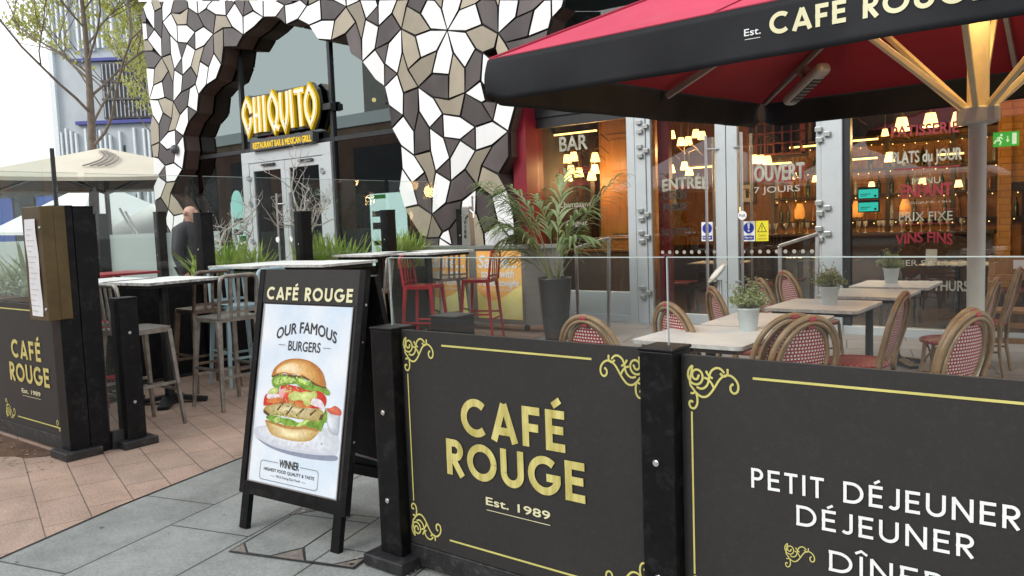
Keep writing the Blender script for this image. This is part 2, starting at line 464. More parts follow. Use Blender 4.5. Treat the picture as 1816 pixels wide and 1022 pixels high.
BURGER=[('plate',[(40,474),(96,437),(213,415),(369,411),(518,418),(621,429),(622,528),(502,542),(118,510)]),('plshade',[(48,453),(96,437),(213,415),(369,411),(518,418),(621,429),(621,406),(492,394),(357,392),(215,402),(114,424)]),('bowl',[(523,631),(563,629),(632,624),(627,606),(626,529),(606,519),(576,525),(551,553)]),('sauce',[(532,632),(562,639),(589,651),(628,634),(629,612),(594,610),(558,614)]),('bunlow',[(121,537),(180,532),(261,523),(339,524),(413,535),(474,531),(498,526),(478,499),(437,473),(362,462),(270,461),(181,471),(140,501)]),('bunedge',[(121,537),(180,535),(260,528),(338,530),(413,541),(473,536),(498,526),(475,521),(415,526),(340,515),(262,514),(181,523),(128,528)]),('leaf',[(122,553),(167,568),(240,560),(295,561),(366,550),(421,589),(432,565),(468,574),(511,584),(527,631),(543,607),(542,572),(528,565),(511,525),(481,535),(444,533),(405,541),(354,528),(314,531),(276,525),(228,535),(189,527),(138,541)]),('leaflight',[(178,548),(216,563),(227,543),(196,532)]),('leaflight',[(338,531),(380,557),(422,587),(428,570),(404,549),(368,532)]),('patty',[(99,572),(116,606),(167,622),(284,637),(341,622),(417,621),(491,627),(523,605),(504,578),(455,563),(409,568),(348,566),(270,569),(191,568)]),('char',[(192,592),(227,627),(239,626),(204,591)]),('char',[(261,578),(302,624),(311,622),(273,575)]),('char',[(325,577),(379,619),(389,616),(336,571)]),('char',[(424,595),(462,622),(471,620),(436,589)]),('char',[(501,603),(523,605),(512,579),(490,576)]),('char',[(99,572),(107,586),(151,567),(136,557)]),('tomato',[(95,609),(98,648),(120,666),(203,678),(211,711),(273,720),(390,712),(480,708),(523,686),(528,651),(498,631),(416,625),(284,638),(120,608)]),('tomlight',[(198,662),(209,692),(252,700),(234,660),(217,637)]),('orange',[(124,639),(211,653),(237,639),(167,624),(122,623)]),('orange',[(263,652),(309,631),(379,620),(438,632),(368,644)]),('onion',[(115,659),(144,669),(194,670),(201,656),(125,641)]),('onion',[(431,660),(444,674),(493,668),(518,645),(512,632),(433,641)]),('guac',[(268,668),(293,686),(315,695),(355,689),(384,699),(422,698),(450,708),(466,691),(462,676),(423,664),(431,642),(393,634),(367,654),(291,648)]),('leaf',[(148,709),(139,732),(153,749),(188,761),(268,759),(337,764),(401,745),(446,740),(506,733),(547,711),(542,694),(511,698),(480,708),(406,704),(343,716),(311,729),(250,719),(203,708),(195,678),(160,669),(119,671),(165,694)]),('leaflight',[(159,734),(205,753),(268,756),(312,746),(288,728),(232,729),(186,714)]),('leaflight',[(323,755),(377,751),(402,732),(356,734)]),('guac',[(123,671),(145,692),(185,698),(195,678),(161,668)]),('char',[(138,759),(170,769),(211,767),(266,769),(321,768),(375,768),(430,748),(514,734),(515,724),(447,733),(376,757),(322,758),(268,759),(188,760),(143,746)]),('bun',[(141,756),(144,781),(173,810),(225,836),(294,849),(372,847),(434,831),(483,801),(509,762),(514,732),(446,742),(375,767),(321,767),(285,774),(266,768),(218,775),(207,765),(175,769),(168,761)]),('bunlight',[(166,771),(194,803),(258,825),(314,822),(348,798),(340,769),(285,776),(217,778)]),('bunred',[(388,840),(434,831),(483,801),(509,762),(514,732),(476,738),(472,774),(437,808)]),('crumb',[(390,457),(400,463),(405,457),(394,452)]),('crumbd',[(515,470),(527,473),(526,467)])]
CHIQ=[[(-1353,372),(-1356,384),(-1366,397),(-1375,384),(-1378,367),(-1365,337),(-1355,355),(-1356,364)],[(-1341,401),(-1342,333)],[(-1326,401),(-1327,334)],[(-1342,366),(-1325,366)],[(-1311,401),(-1311,333)],[(-1284,399),(-1295,382),(-1294,358),(-1282,335),(-1271,358),(-1272,380),(-1284,399)],[(-1280,343),(-1267,334)],[(-1259,400),(-1259,357),(-1250,335),(-1241,358),(-1239,400)],[(-1229,401),(-1227,332)],[(-1219,396),(-1190,396)],[(-1204,395),(-1202,332)],[(-1175,398),(-1186,377),(-1185,353),(-1175,334),(-1163,353),(-1162,378),(-1175,398)]]
CHIQ_BACK=[(-1384,398),(-1368,409),(-1358,406),(-1297,404),(-1285,408),(-1273,406),(-1189,405),(-1176,409),(-1161,395),(-1156,371),(-1166,342),(-1176,325),(-1184,329),(-1295,328),(-1377,328),(-1389,338),(-1393,372)]
CHIQ_SUB=[(-1365,321),(-1174,321),(-1176,302),(-1367,300)]
TV=[(-1694,634),(-1670,645),(-1660,643),(-1648,616),(-1654,580),(-1683,609),(-1627,637),(-1618,619),(-1608,633),(-1570,626),(-1585,601),(-1619,589),(-1521,616),(-1519,599),(-1551,594),(-1699,621),(-1685,599),(-1702,602),(-1684,564),(-1702,564),(-1628,557),(-1632,518),(-1664,543),(-1666,537),(-1702,542),(-1594,558),(-1597,520),(-1565,573),(-1567,539),(-1529,568),(-1486,581),(-1469,554),(-1501,548),(-1532,531),(-1504,514),(-1437,534),(-1472,516),(-1455,586),(-1425,568),(-1486,609),(-1430,599),(-1450,591),(-1389,591),(-1390,561),(-1379,589),(-1360,579),(-1359,585),(-1336,549),(-1339,516),(-1373,536),(-1326,579),(-1403,539),(-1405,504),(-1417,473),(-1439,497),(-1362,497),(-1461,474),(-1489,489),(-1504,460),(-1524,483),(-1557,471),(-1556,504),(-1586,486),(-1566,438),(-1599,422),(-1595,461),(-1610,487),(-1665,500),(-1698,506),(-1638,469),(-1673,466),(-1695,438),(-1632,435),(-1659,433),(-1512,447),(-1534,441),(-1473,440),(-1503,425),(-1438,447),(-1546,406),(-1577,393),(-1514,391),(-1611,388),(-1643,403),(-1663,381),(-1687,404),(-1600,363),(-1628,362),(-1666,343),(-1547,374),(-1571,348),(-1700,339),(-1700,382),(-1602,329),(-1638,325),(-1676,311),(-1698,315),(-1614,296),(-1650,292),(-1568,318),(-1583,280),(-1681,272),(-1700,276),(-1650,257),(-1614,256),(-1677,225),(-1703,218),(-1704,250),(-1635,233),(-1650,199),(-1608,215),(-1584,188),(-1629,184),(-1667,172),(-1703,188),(-1641,143),(-1599,156),(-1574,149),(-1585,114),(-1676,133),(-1706,144),(-1675,93),(-1708,100),(-1653,103),(-1621,89),(-1667,49),(-1709,48),(-1597,46),(-1303,554),(-1274,537),(-1303,524),(-1317,577),(-1271,568),(-1236,561),(-1210,546),(-1237,530),(-1182,551),(-1187,546),(-1164,547),(-1148,534),(-1174,515),(-1209,512),(-1225,524),(-1143,543),(-1115,538),(-1144,534),(-1111,537),(-1111,503),(-1145,499),(-1077,530),(-1046,513),(-1077,496),(-1046,524),(-1088,465),(-1125,472),(-1025,484),(-1052,469),(-1012,517),(-1000,484),(-1013,454),(-1014,418),(-1043,436),(-973,510),(-970,500),(-971,468),(-967,509),(-926,501),(-939,482),(-901,497),(-906,488),(-920,455),(-982,433),(-950,438),(-877,471),(-857,443),(-890,439),(-862,489),(-847,486),(-833,470),(-823,436),(-829,483),(-792,476),(-798,462),(-756,469),(-765,465),(-755,433),(-787,428),(-728,463),(-724,452),(-726,415),(-721,462),(-687,455),(-693,432),(-643,447),(-662,436),(-673,402),(-714,400),(-632,445),(-632,420),(-638,406),(-611,441),(-614,431),(-647,374),(-668,357),(-694,365),(-721,364),(-733,396),(-683,336),(-699,312),(-733,318),(-762,353),(-756,392),(-881,404),(-909,390),(-920,418),(-934,387),(-961,406),(-964,371),(-984,383),(-889,360),(-921,355),(-846,409),(-858,377),(-813,401),(-824,370),(-769,400),(-791,376),(-793,339),(-826,334),(-857,340),(-925,320),(-956,339),(-890,323),(-902,293),(-840,313),(-868,295),(-804,306),(-754,323),(-761,321),(-742,293),(-776,287),(-714,275),(-952,303),(-958,334),(-904,256),(-933,273),(-869,260),(-840,278),(-806,271),(-777,253),(-745,257),(-829,245),(-859,227),(-799,226),(-829,211),(-766,229),(-777,202),(-714,239),(-735,215),(-869,198),(-883,227),(-911,212),(-933,237),(-901,177),(-932,173),(-943,205),(-871,161),(-841,177),(-779,195),(-808,180),(-721,192),(-749,183),(-872,154),(-884,124),(-898,127),(-851,133),(-858,124),(-812,160),(-837,137),(-781,161),(-803,137),(-740,145),(-767,129),(-832,112),(-719,123),(-734,99),(-766,104),(-710,159),(-708,125),(-788,112),(-805,97),(-865,86),(-890,86),(-820,71),(-755,67),(-791,64),(-709,72),(-826,35),(-886,33),(-789,36),(-711,38)]
TP=['W0,1,2,3,4,5','B2,6,7,3','D6,8,7','W8,9,10,11,7','D9,12,13,14,10','D15,0,5,16,17','W17,16,18,19','D16,4,18','W4,20,21,22,18','B19,18,22,23,24','D3,7,11,20,4','D11,25,26,21,20','W10,27,28,25,11','B10,14,13,29,27','D13,30,31,32,29','W27,29,32,33,28','D32,34,33','W32,31,35,36,34','D30,37,38,35,31','W12,39,30,13','W39,40,41,37,30','W40,42,43,38,37,41','D42,44,45,43','W44,46,45','W45,47,48,49,43','D46,50,47,45','B38,43,49,51,35','B35,51,52,53,54','D51,49,48,55,52','D35,54,56,57,36','B34,36,57,58,59','W33,34,59,60,61','D28,33,61','W25,28,61,62,26','D61,60,62','W62,60,63,64,65','B21,26,62,65,66','D24,23,21,67,68','B67,21,66,69,70','W68,67,70,71','D69,66,65,64,72','W70,69,72,73,71','D60,59,58,74,75,63','W57,56,76,77,74,58','W54,53,78,76,56','D64,63,75,79,80','W75,74,77,81,79','B73,72,64,82,83','W71,73,83,84,85','B64,80,86,87,82','D83,82,87,88,84','W80,79,89,90,86','D79,81,89','B85,84,88,91,92','W87,86,93,94,88','D86,90,93','B91,88,95,96','D88,94,93,97,98,95','W90,99,100,97,93','W96,95,98,101,102','D98,103,101','W98,97,100,104,103','W101,103,105,106,107','B103,104,108,109,105','B108,110,111,112,109','D105,109,113,114,106','W109,112,115,113','W112,111,116,115','D111,117,118,116','D114,113,119,120','W120,119,121,122','D113,115,123,121,119','B115,116,118,124,123','W122,121,123,125,126','D123,124,118,127,125','W47,128,129,130,48','D50,131,128,47','W131,132,129,128','W132,133,134,135,129','D133,136,137,134','W134,137,138,139,140,141','D135,134,141,142','D138,143,139','B143,144,145','W145,146,147,148,140,139','D146,149,150,151,147','W149,152,150','W148,147,151,153,154','B150,155,156,153,151','B150,157,158,159,155','D155,159,160,161,156','W152,157,150','W157,162,163,158','D163,164,158','W165,166,167,164,163','B166,168,169,170,167','W158,164,171,160,159','D167,170,172,171,164','B169,173,174,175,170','D168,176,173,169','W176,177,178,179,174,173','B177,180,178','W180,181,182,179,178','B181,183,184,182','W182,184,185,186,179','D184,183,187,188,189,185','B187,190,188','W190,191,192,189,188','D191,193,194,192','D194,195,196,189,192','W193,197,198,199,195,194','W197,200,201,198','D195,199,202,203,204,196','B189,196,204,205,206','W205,204,203,207,208,209,210,211','B170,175,212,213,214','W170,214,215,216,172','D172,216,171','W171,216,217,218,160','D216,215,217','B214,213,219,220,215','W175,174,179,221,212','B221,222,219,213,212','W179,223,224,222,221','W179,186,225,226,223','B186,185,189,206,211,225','B223,226,227,228,224','D222,224,228,229,219','D225,211,210,227,226','W215,220,230,231,217','D220,219,232,233,230','W219,229,234,235,232','B229,228,227,236,234','W227,210,237,238','D227,238,239,240,236','D238,237,209,239','W209,208,241,239','D217,231,230,242,243','W230,233,244,245,242','D232,235,246,244,233','D234,247,235','W234,236,240,248,247','D240,249,248','W240,239,241,250,249','W235,247,251,252,246','D247,248,251','W248,249,253,254,251','B249,250,255,256,253','D250,241,257,258,255','B244,246,252,259,260','W245,244,260,261,262','D252,251,254','W262,261,263,264,265','D261,260,259,266,263','W252,254,267,266,259','D254,253,256,268,269,267','B255,258,270,271,256','B264,263,266,272,273,274','B266,275,276,273','D266,267,269,277,278,275','W269,268,279,280,277','D268,271,281,282,279','W275,278,283,276','W282,281,284,285,286','W271,270,287,288,284,281','B280,279,282,286,289','D278,277,280,289,290,283','D274,273,276,291,292','W276,283,290,293,291','D290,289,286,285,294,295,293','D284,288,296,294,285','B292,291,293,297,298','D293,295,299,297','W295,294,296,300,299']
def topz(x): return 6.45 - .1855*(x+17.1) if x<-6.1 else 4.41

# ------------------------------------------------------------------ mesh helpers
class Fr:
    """A plane in the world: origin, unit U (right), unit V (up); n goes towards the viewer's side."""
    def __init__(s, o, u, v):
        s.o = Vector(o); s.u = Vector(u).normalized(); s.v = Vector(v).normalized(); s.n = s.u.cross(s.v)

    def p(s, u, v, n=0.0):
        return s.o + s.u * u + s.v * v + s.n * n


class MB:
    def __init__(s):
        s.v = []; s.f = []; s.m = []; s.s = []; s.k = 0

    def face(s, pts, mi=0, smooth=False):
        b = len(s.v)
        s.v += [tuple(p) for p in pts]
        s.f.append(tuple(range(b, b + len(pts)))); s.m.append(mi); s.s.append(smooth)

    def grid(s, rows, mi=0, smooth=True, closed=False):
        """rows: list of equal-length rings of points."""
        b = len(s.v); n = len(rows[0])
        for r in rows: s.v += [tuple(p) for p in r]
        for i in range(len(rows) - 1):
            for j in range(n if closed else n - 1):
                a = b + i * n + j; c = b + i * n + (j + 1) % n
                s.f.append((a, c, c + n, a + n)); s.m.append(mi); s.s.append(smooth)
        return b

    def box(s, c, d, rot=0.0, mi=0, taper=1.0):
        """box centred at c with sizes d, turned about z by rot; taper scales the top."""
        cx, cy, cz = c; hx, hy, hz = d[0] / 2, d[1] / 2, d[2] / 2
        cs, sn = math.cos(rot), math.sin(rot)
        P = []
        for z, t in ((-hz, 1.0), (hz, taper)):
            for x, y in ((-hx, -hy), (hx, -hy), (hx, hy), (-hx, hy)):
                x *= t; y *= t
                P.append((cx + x * cs - y * sn, cy + x * sn + y * cs, cz + z))
        b = len(s.v); s.v += P
        for q in ((3, 2, 1, 0), (4, 5, 6, 7), (0, 1, 5, 4), (1, 2, 6, 5), (2, 3, 7, 6), (3, 0, 4, 7)):
            s.f.append(tuple(b + i for i in q)); s.m.append(mi); s.s.append(False)

    def bx(s, x0, x1, y0, y1, z0, z1, mi=0):
        s.box(((x0 + x1) / 2, (y0 + y1) / 2, (z0 + z1) / 2), (x1 - x0, y1 - y0, z1 - z0), 0, mi)

    def bar(s, a, b, wd, h=None, mi=0, up=(0, 0, 1), wd2=None):
        a = Vector(a); b = Vector(b); h = h or wd; wd2 = wd2 or wd
        d = (b - a).normalized(); u = Vector(up)
        if abs(d.dot(u)) > 0.98: u = Vector((0, 1, 0))
        x = d.cross(u).normalized(); y = x.cross(d)
        P = []
        for p, ww in ((a, wd), (b, wd2)):
            hh = h * ww / wd
            for i, j in ((-1, -1), (1, -1), (1, 1), (-1, 1)):
                P.append(tuple(p + x * (ww / 2 * i) + y * (hh / 2 * j)))
        o = len(s.v); s.v += P
        for q in ((0, 1, 2, 3), (7, 6, 5, 4), (0, 4, 5, 1), (1, 5, 6, 2), (2, 6, 7, 3), (3, 7, 4, 0)):
            s.f.append(tuple(o + i for i in q)); s.m.append(mi); s.s.append(False)

    def tube(s, pts, r, n=8, mi=0, closed=False, caps=True):
        pts = [Vector(p) for p in pts]; L = len(pts)
        rr = r if isinstance(r, (list, tuple)) else [r] * L
        rows = []; prev = None
        for i, p in enumerate(pts):
            if closed: d = pts[(i + 1) % L] - pts[i - 1]
            else: d = pts[min(i + 1, L - 1)] - pts[max(i - 1, 0)]
            if d.length < 1e-9: d = Vector((0, 0, 1))
            d.normalize()
            if prev is None:
                u = Vector((0, 0, 1)) if abs(d.z) < 0.9 else Vector((1, 0, 0))
                x = d.cross(u).normalized()
            else:
                x = prev - d * prev.dot(d)
                x = x.normalized() if x.length > 1e-6 else d.orthogonal().normalized()
            prev = x; y = d.cross(x)
            rows.append([p + (x * math.cos(2 * math.pi * k / n) + y * math.sin(2 * math.pi * k / n)) * rr[i] for k in range(n)])
        if closed: rows.append(rows[0])
        s.grid(rows, mi, True, True)
        if caps and not closed:
            s.face(list(reversed(rows[0])), mi); s.face(rows[-1], mi)

    def lathe(s, prof, c=(0, 0, 0), n=20, mi=0, smooth=True, capb=True, capt=True):
        rows = [[(c[0] + r * math.cos(2 * math.pi * k / n), c[1] + r * math.sin(2 * math.pi * k / n), c[2] + z) for k in range(n)] for r, z in prof]
        s.grid(rows, mi, smooth, True)
        if capb and prof[0][0] > 1e-4: s.face(list(reversed(rows[0])), mi)
        if capt and prof[-1][0] > 1e-4: s.face(rows[-1], mi)

    def sph(s, c, r, n=10, mi=0, sz=1.0):
        s.lathe([(max(1e-5, r * math.sin(math.pi * i / n)), -r * sz * math.cos(math.pi * i / n)) for i in range(n + 1)], c, n * 2, mi, True, False, False)

    def poly(s, fr, pts, n0=0.0, th=0.0, mi=0, side=None):
        """flat polygon in plane fr at height n0; th > 0 gives it thickness towards the viewer."""
        f = [fr.p(u, v, n0 + th) for u, v in pts]
        a = sum(pts[i - 1][0] * pts[i][1] - pts[i][0] * pts[i - 1][1] for i in range(len(pts)))
        if a < 0: f = f[::-1]; pts = pts[::-1]
        s.face(f, mi)
        if th:
            b = [fr.p(u, v, n0) for u, v in pts]
            s.face(b[::-1], side if side is not None else mi)
            L = len(pts)
            for i in range(L):
                j = (i + 1) % L
                s.face([b[i], b[j], f[j], f[i]], side if side is not None else mi)

    def ribbon(s, fr, pts, wd, n0=0.0, th=0.0, mi=0, closed=False):
        """a stroke of width wd along a 2D path with mitred corners."""
        s.k += 1; n0 = n0 + 0.00012 * (s.k % 24)
        P = [Vector((p[0], p[1])) for p in pts]; L = len(P)
        ww = wd if isinstance(wd, (list, tuple)) else [wd] * L
        Lf = []; Rt = []
        for i in range(L):
            if closed: a = P[i - 1]; c = P[(i + 1) % L]
            else: a = P[max(i - 1, 0)]; c = P[min(i + 1, L - 1)]
            d1 = (P[i] - a); d2 = (c - P[i])
            if d1.length < 1e-9: d1 = d2
            if d2.length < 1e-9: d2 = d1
            d1 = d1.normalized(); d2 = d2.normalized()
            n1 = Vector((-d1.y, d1.x)); n2 = Vector((-d2.y, d2.x))
            m = n1 + n2
            m = m.normalized() if m.length > 1e-6 else n1
            k = ww[i] / 2 / max(0.45, m.dot(n1))
            Lf.append(P[i] + m * k); Rt.append(P[i] - m * k)
        rng = range(L if closed else L - 1)
        for i in rng:
            j = (i + 1) % L
            q = [(Rt[i].x, Rt[i].y), (Rt[j].x, Rt[j].y), (Lf[j].x, Lf[j].y), (Lf[i].x, Lf[i].y)]
            s.face([fr.p(u, v, n0 + th) for u, v in q], mi)
            if th:
                b = [fr.p(u, v, n0) for u, v in q]; f = [fr.p(u, v, n0 + th) for u, v in q]
                s.face([b[0], b[1], f[1], f[0]], mi); s.face([b[2], b[3], f[3], f[2]], mi)
                if not closed and i == 0: s.face([b[3], b[0], f[0], f[3]], mi)
                if not closed and i == L - 2: s.face([b[1], b[2], f[2], f[1]], mi)

    def disc(s, fr, u, v, r, n0=0.0, th=0.0, mi=0, n=18, ry=None):
        ry = ry or r
        s.poly(fr, [(u + r * math.cos(2 * math.pi * k / n), v + ry * math.sin(2 * math.pi * k / n)) for k in range(n)], n0, th, mi)

    def add(s, me, M, mi=0):
        b = len(s.v)
        s.v += [tuple(M @ v.co) for v in me.vertices]
        for p in me.polygons:
            s.f.append(tuple(b + i for i in p.vertices)); s.m.append(mi); s.s.append(False)

    def build(s, name, mats, parent=None, bevel=0.0, seg=2, local=False):
        me = bpy.data.meshes.new(name)
        me.from_pydata(s.v, [], s.f)
        if isinstance(mats, str): mats = [mats]
        for mm in mats: me.materials.append(MATS[mm])
        me.polygons.foreach_set('material_index', s.m)
        me.polygons.foreach_set('use_smooth', s.s)
        me.update()
        o = bpy.data.objects.new(name, me)
        C.objects.link(o)
        if bevel:
            md = o.modifiers.new('Bevel', 'BEVEL')
            md.width = bevel; md.segments = seg; md.limit_method = 'ANGLE'; md.angle_limit = R_(40)
        if parent is not None:
            o.parent = parent
            if not local:
                o.matrix_parent_inverse = world_of(parent).inverted()
        return o


def world_of(o):
    M = Matrix.LocRotScale(o.location, o.rotation_euler, o.scale)
    if o.parent is not None:
        M = world_of(o.parent) @ o.matrix_parent_inverse @ M
    return M


def tag(o, label=None, cat=None, group=None, kind=None):
    if label: o['label'] = label
    if cat: o['category'] = cat
    if group: o['group'] = group
    if kind: o['kind'] = kind
    return o


def thing(name, label, cat, loc=(0, 0, 0), rz=0.0, group=None):
    o = bpy.data.objects.new(name, None)
    o.empty_display_size = 0.1
    C.objects.link(o)
    o.location = loc
    o.rotation_euler = (0, 0, rz)
    return tag(o, label, cat, group)


def dup(root, loc, rz, label=None, group=None, scale=None):
    def cp(o, parent):
        c = o.copy()
        C.objects.link(c)
        if parent is not None: c.parent = parent
        for ch in list(o.children):
            cp(ch, c)
        return c
    r = cp(root, None)
    r.location = loc
    r.rotation_euler = (0, 0, rz)
    if scale: r.scale = scale if isinstance(scale, tuple) else (scale, scale, scale)
    if label: r['label'] = label
    if group: r['group'] = group
    return r


_fc = {}


def text_mesh(s, extrude=0.0):
    if (s, extrude) in _fc: return _fc[(s, extrude)]
    cu = bpy.data.curves.new('txt', 'FONT')
    cu.body = s
    cu.size = 1
    cu.extrude = extrude
    cu.resolution_u = 4
    o = bpy.data.objects.new('txt', cu)
    C.objects.link(o)
    bpy.context.view_layer.update()
    me = bpy.data.meshes.new_from_object(o.evaluated_get(bpy.context.evaluated_depsgraph_get()))
    bpy.data.objects.remove(o)
    bpy.data.curves.remove(cu)
    _fc[(s, extrude)] = me
    return me


def put_text(mb, s, fr, u, v, h, wd=None, mi=0, n0=0.003, align='l', arch=0.0, bold=0.0, th=0.0, slant=0.0):
    """writing with bounding box height h and width wd, lower left (or centre) at u, v on plane fr."""
    me = text_mesh(s)
    xs = [q.co.x for q in me.vertices]; ys = [q.co.y for q in me.vertices]
    x0, x1, y0, y1 = min(xs), max(xs), min(ys), max(ys)
    k = h / (y1 - y0)
    kx = wd / (x1 - x0) if wd else k
    W = (x1 - x0) * kx
    off = {'l': 0, 'c': -W / 2, 'r': -W}[align]
    copies = [(0, 0)] if not bold else [(0, 0), (bold, 0), (-bold, 0), (0, bold), (0, -bold)]
    for ci, (bx_, by_) in enumerate(copies):
        b = len(mb.v)
        for q in me.vertices:
            lu = (q.co.x - x0) * kx; lv = (q.co.y - y0) * k
            cu = lu - W / 2
            mb.v.append(tuple(fr.p(u + off + lu + bx_ + slant * lv, v + lv + by_ - arch * (cu / (W / 2)) ** 2, n0 + ci * 0.00015)))
        for p in me.polygons:
            mb.f.append(tuple(b + i for i in p.vertices)); mb.m.append(mi); mb.s.append(False)
    return W


def arc(cx, cy, r, a0, a1, n=14, ry=None):
    ry = ry or r
    return [(cx + r * math.cos(R_(a0 + (a1 - a0) * i / n)), cy + ry * math.sin(R_(a0 + (a1 - a0) * i / n))) for i in range(n + 1)]


def glyph(ch, t):
    """strokes of a geometric capital, height 1; returns (width, [paths])"""
    h = t / 2
    if ch == 'C': return .86, [arc(.5, .5, .5 - h, 48, 312, 22)]
    if ch == 'G': return .98, [arc(.5, .5, .5 - h, 48, 350, 26), [(.56, .46), (.5 + .5 - h * .2, .46)]]
    if ch == 'O': return 1.0, [arc(.5, .5, .5 - h, 0, 360, 32)]
    if ch == 'A': return .82, [[(h * .7, 0), (.41, .97)], [(.82 - h * .7, 0), (.41, .97)], [(.16, .27), (.66, .27)]]
    if ch in 'EÉ':
        g = [[(h, 0), (h, 1)], [(0, h), (.56, h)], [(0, .52), (.52, .52)], [(0, 1 - h), (.56, 1 - h)]]
        if ch == 'É': g.append([(.22, 1.1), (.44, 1.25)])
        return .56, g
    if ch == 'Ê': return .56, [[(h, 0), (h, 1)], [(0, h), (.56, h)], [(0, .52), (.52, .52)], [(0, 1 - h), (.56, 1 - h)]]
    if ch == 'F': return .54, [[(h, 0), (h, 1)], [(0, .48), (.49, .48)], [(0, 1 - h), (.54, 1 - h)]]
    if ch == 'R': return .60, [[(h, 0), (h, 1)], [(0, 1 - h), (.30, 1 - h)] + arc(.30, .70, .30 - h, 90, -90, 12) + [(0, .40 + h)], [(.26, .42), (.55, 0)]]
    if ch == 'P': return .58, [[(h, 0), (h, 1)], [(0, 1 - h), (.28, 1 - h)] + arc(.28, .70, .30 - h, 90, -90, 12) + [(0, .40 + h)]]
    if ch == 'U': return .74, [[(h, 1), (h, .37)] + arc(.37, .37, .37 - h, 180, 360, 14) + [(.74 - h, 1)]]
    if ch == 'T': return .60, [[(.30, 0), (.30, 1)], [(0, 1 - h), (.60, 1 - h)]]
    if ch in 'IÎ':
        g = [[(h, 0), (h, 1)]]
        if ch == 'Î': g += [[(h - .2, 1.1), (h, 1.25), (h + .2, 1.1)]]
        return t, g
    if ch == 'D': return .84, [[(h, 0), (h, 1)], [(0, 1 - h), (.34, 1 - h)] + arc(.34, .5, .5 - h, 90, -90, 16) + [(0, h)]]
    if ch == 'J': return .46, [[(.46 - h, 1), (.46 - h, .25)] + arc(.22, .25, .24 - h, 0, -150, 10)]
    if ch == 'N': return .78, [[(h, 0), (h, 1)], [(.78 - h, 0), (.78 - h, 1)], [(h * .8, .98), (.78 - h * .8, .02)]]
    return .4, []


def deco(mb, s, fr, u, v, h, wd=None, t=.15, gap=.16, space=.42, mi=0, n0=0.003, align='l', slope=0.0, th=0.0):
    """writing in the geometric capitals above: cap height h, total width wd"""
    W = 0
    for i, c in enumerate(s):
        W += (space if c == ' ' else glyph(c, t)[0]) + (gap if i < len(s) - 1 else 0)
    kx = (wd / W) if wd else h
    off = {'l': 0, 'c': -W * kx / 2, 'r': -W * kx}[align]
    x = 0
    for c in s:
        if c == ' ':
            x += space + gap; continue
        gw, st = glyph(c, t)
        for p in st:
            tt = t * .8 if (c in 'ÉÎ' and p[0][1] > 1.05) else t
            mb.ribbon(fr, [(u + off + (x + a) * kx, v + b * h + slope * (x + a) * kx) for a, b in p], tt * h, n0, th, mi)
        x += gw + gap
    return W * kx


def scroll(mb, fr, u, v, k, su=1, sv=1, mi=0, n0=0.002, wd=None):
    """corner flourish: u, v is the outer corner; su, sv mirror it."""
    wd = wd or 23 * k
    def T(pts): return [(u + su * (x - 195) * k, v + sv * -(y - 295) * k) for x, y in pts]
    sp = []
    for i in range(34):
        a = R_(-20 + i * 19.0); r = 14 + 88 * (i / 33) ** 0.9
        sp.append((298 + r * math.cos(a), 428 + r * 1.12 * math.sin(a)))
    for pts in (sp,
                [(sp[-1][0], sp[-1][1]), (225, 505), (262, 570), (292, 610), (306, 668), (302, 730), (275, 772), (240, 775), (216, 742), (222, 705), (246, 700)],
                [(285, 600), (340, 640), (400, 640), (450, 600), (500, 530), (550, 450), (605, 402), (665, 395), (715, 425), (748, 480), (745, 545), (710, 575), (675, 555), (668, 510), (690, 480)],
                [(300, 545), (345, 560), (390, 545), (425, 500), (440, 430), (465, 365), (515, 330), (565, 335), (605, 375)],
                [(385, 440), (430, 455), (470, 500), (485, 535)],
                [(410, 375), (440, 420), (480, 440)],
                [(640, 340), (638, 385), (600, 410), (560, 380)],
                [(232, 615), (262, 615), (290, 590)]):
        q = []
        for i in range(len(pts) - 1):      # smooth the path
            p0 = pts[max(i - 1, 0)]; p1 = pts[i]; p2 = pts[i + 1]; p3 = pts[min(i + 2, len(pts) - 1)]
            for t in (0, .33, .66):
                q.append(tuple(.5 * ((2 * p1[j]) + (-p0[j] + p2[j]) * t + (2 * p0[j] - 5 * p1[j] + 4 * p2[j] - p3[j]) * t * t + (-p0[j] + 3 * p1[j] - 3 * p2[j] + p3[j]) * t ** 3) for j in (0, 1)))
        q.append(pts[-1])
        mb.ribbon(fr, T(q), wd, n0, 0, mi)
    for x, y in ((325, 425), (248, 705), (690, 485), (412, 378), (640, 340)):
        mb.disc(fr, *T([(x, y)])[0], wd * .62, n0 + .0004, 0, mi, 10)


def XZ(y): return Fr((0, y, 0), (1, 0, 0), (0, 0, 1))      # a plane facing the camera's side (-y); u = x, v = z


# ------------------------------------------------------------------ ground
g = MB()
g.face([(-400, -400, -0.012), (400, -400, -0.012), (400, 400, -0.012), (-400, 400, -0.012)])
tag(g.build('ground', 'ground_grey'), kind='structure')
g = MB()
g.face([(-30, -25, -0.004), (12, -25, -0.004), (12, 9.9, -0.004), (-30, 9.9, -0.004)])
tag(g.build('grey_paving', 'paving_grey_mat'), kind='structure')
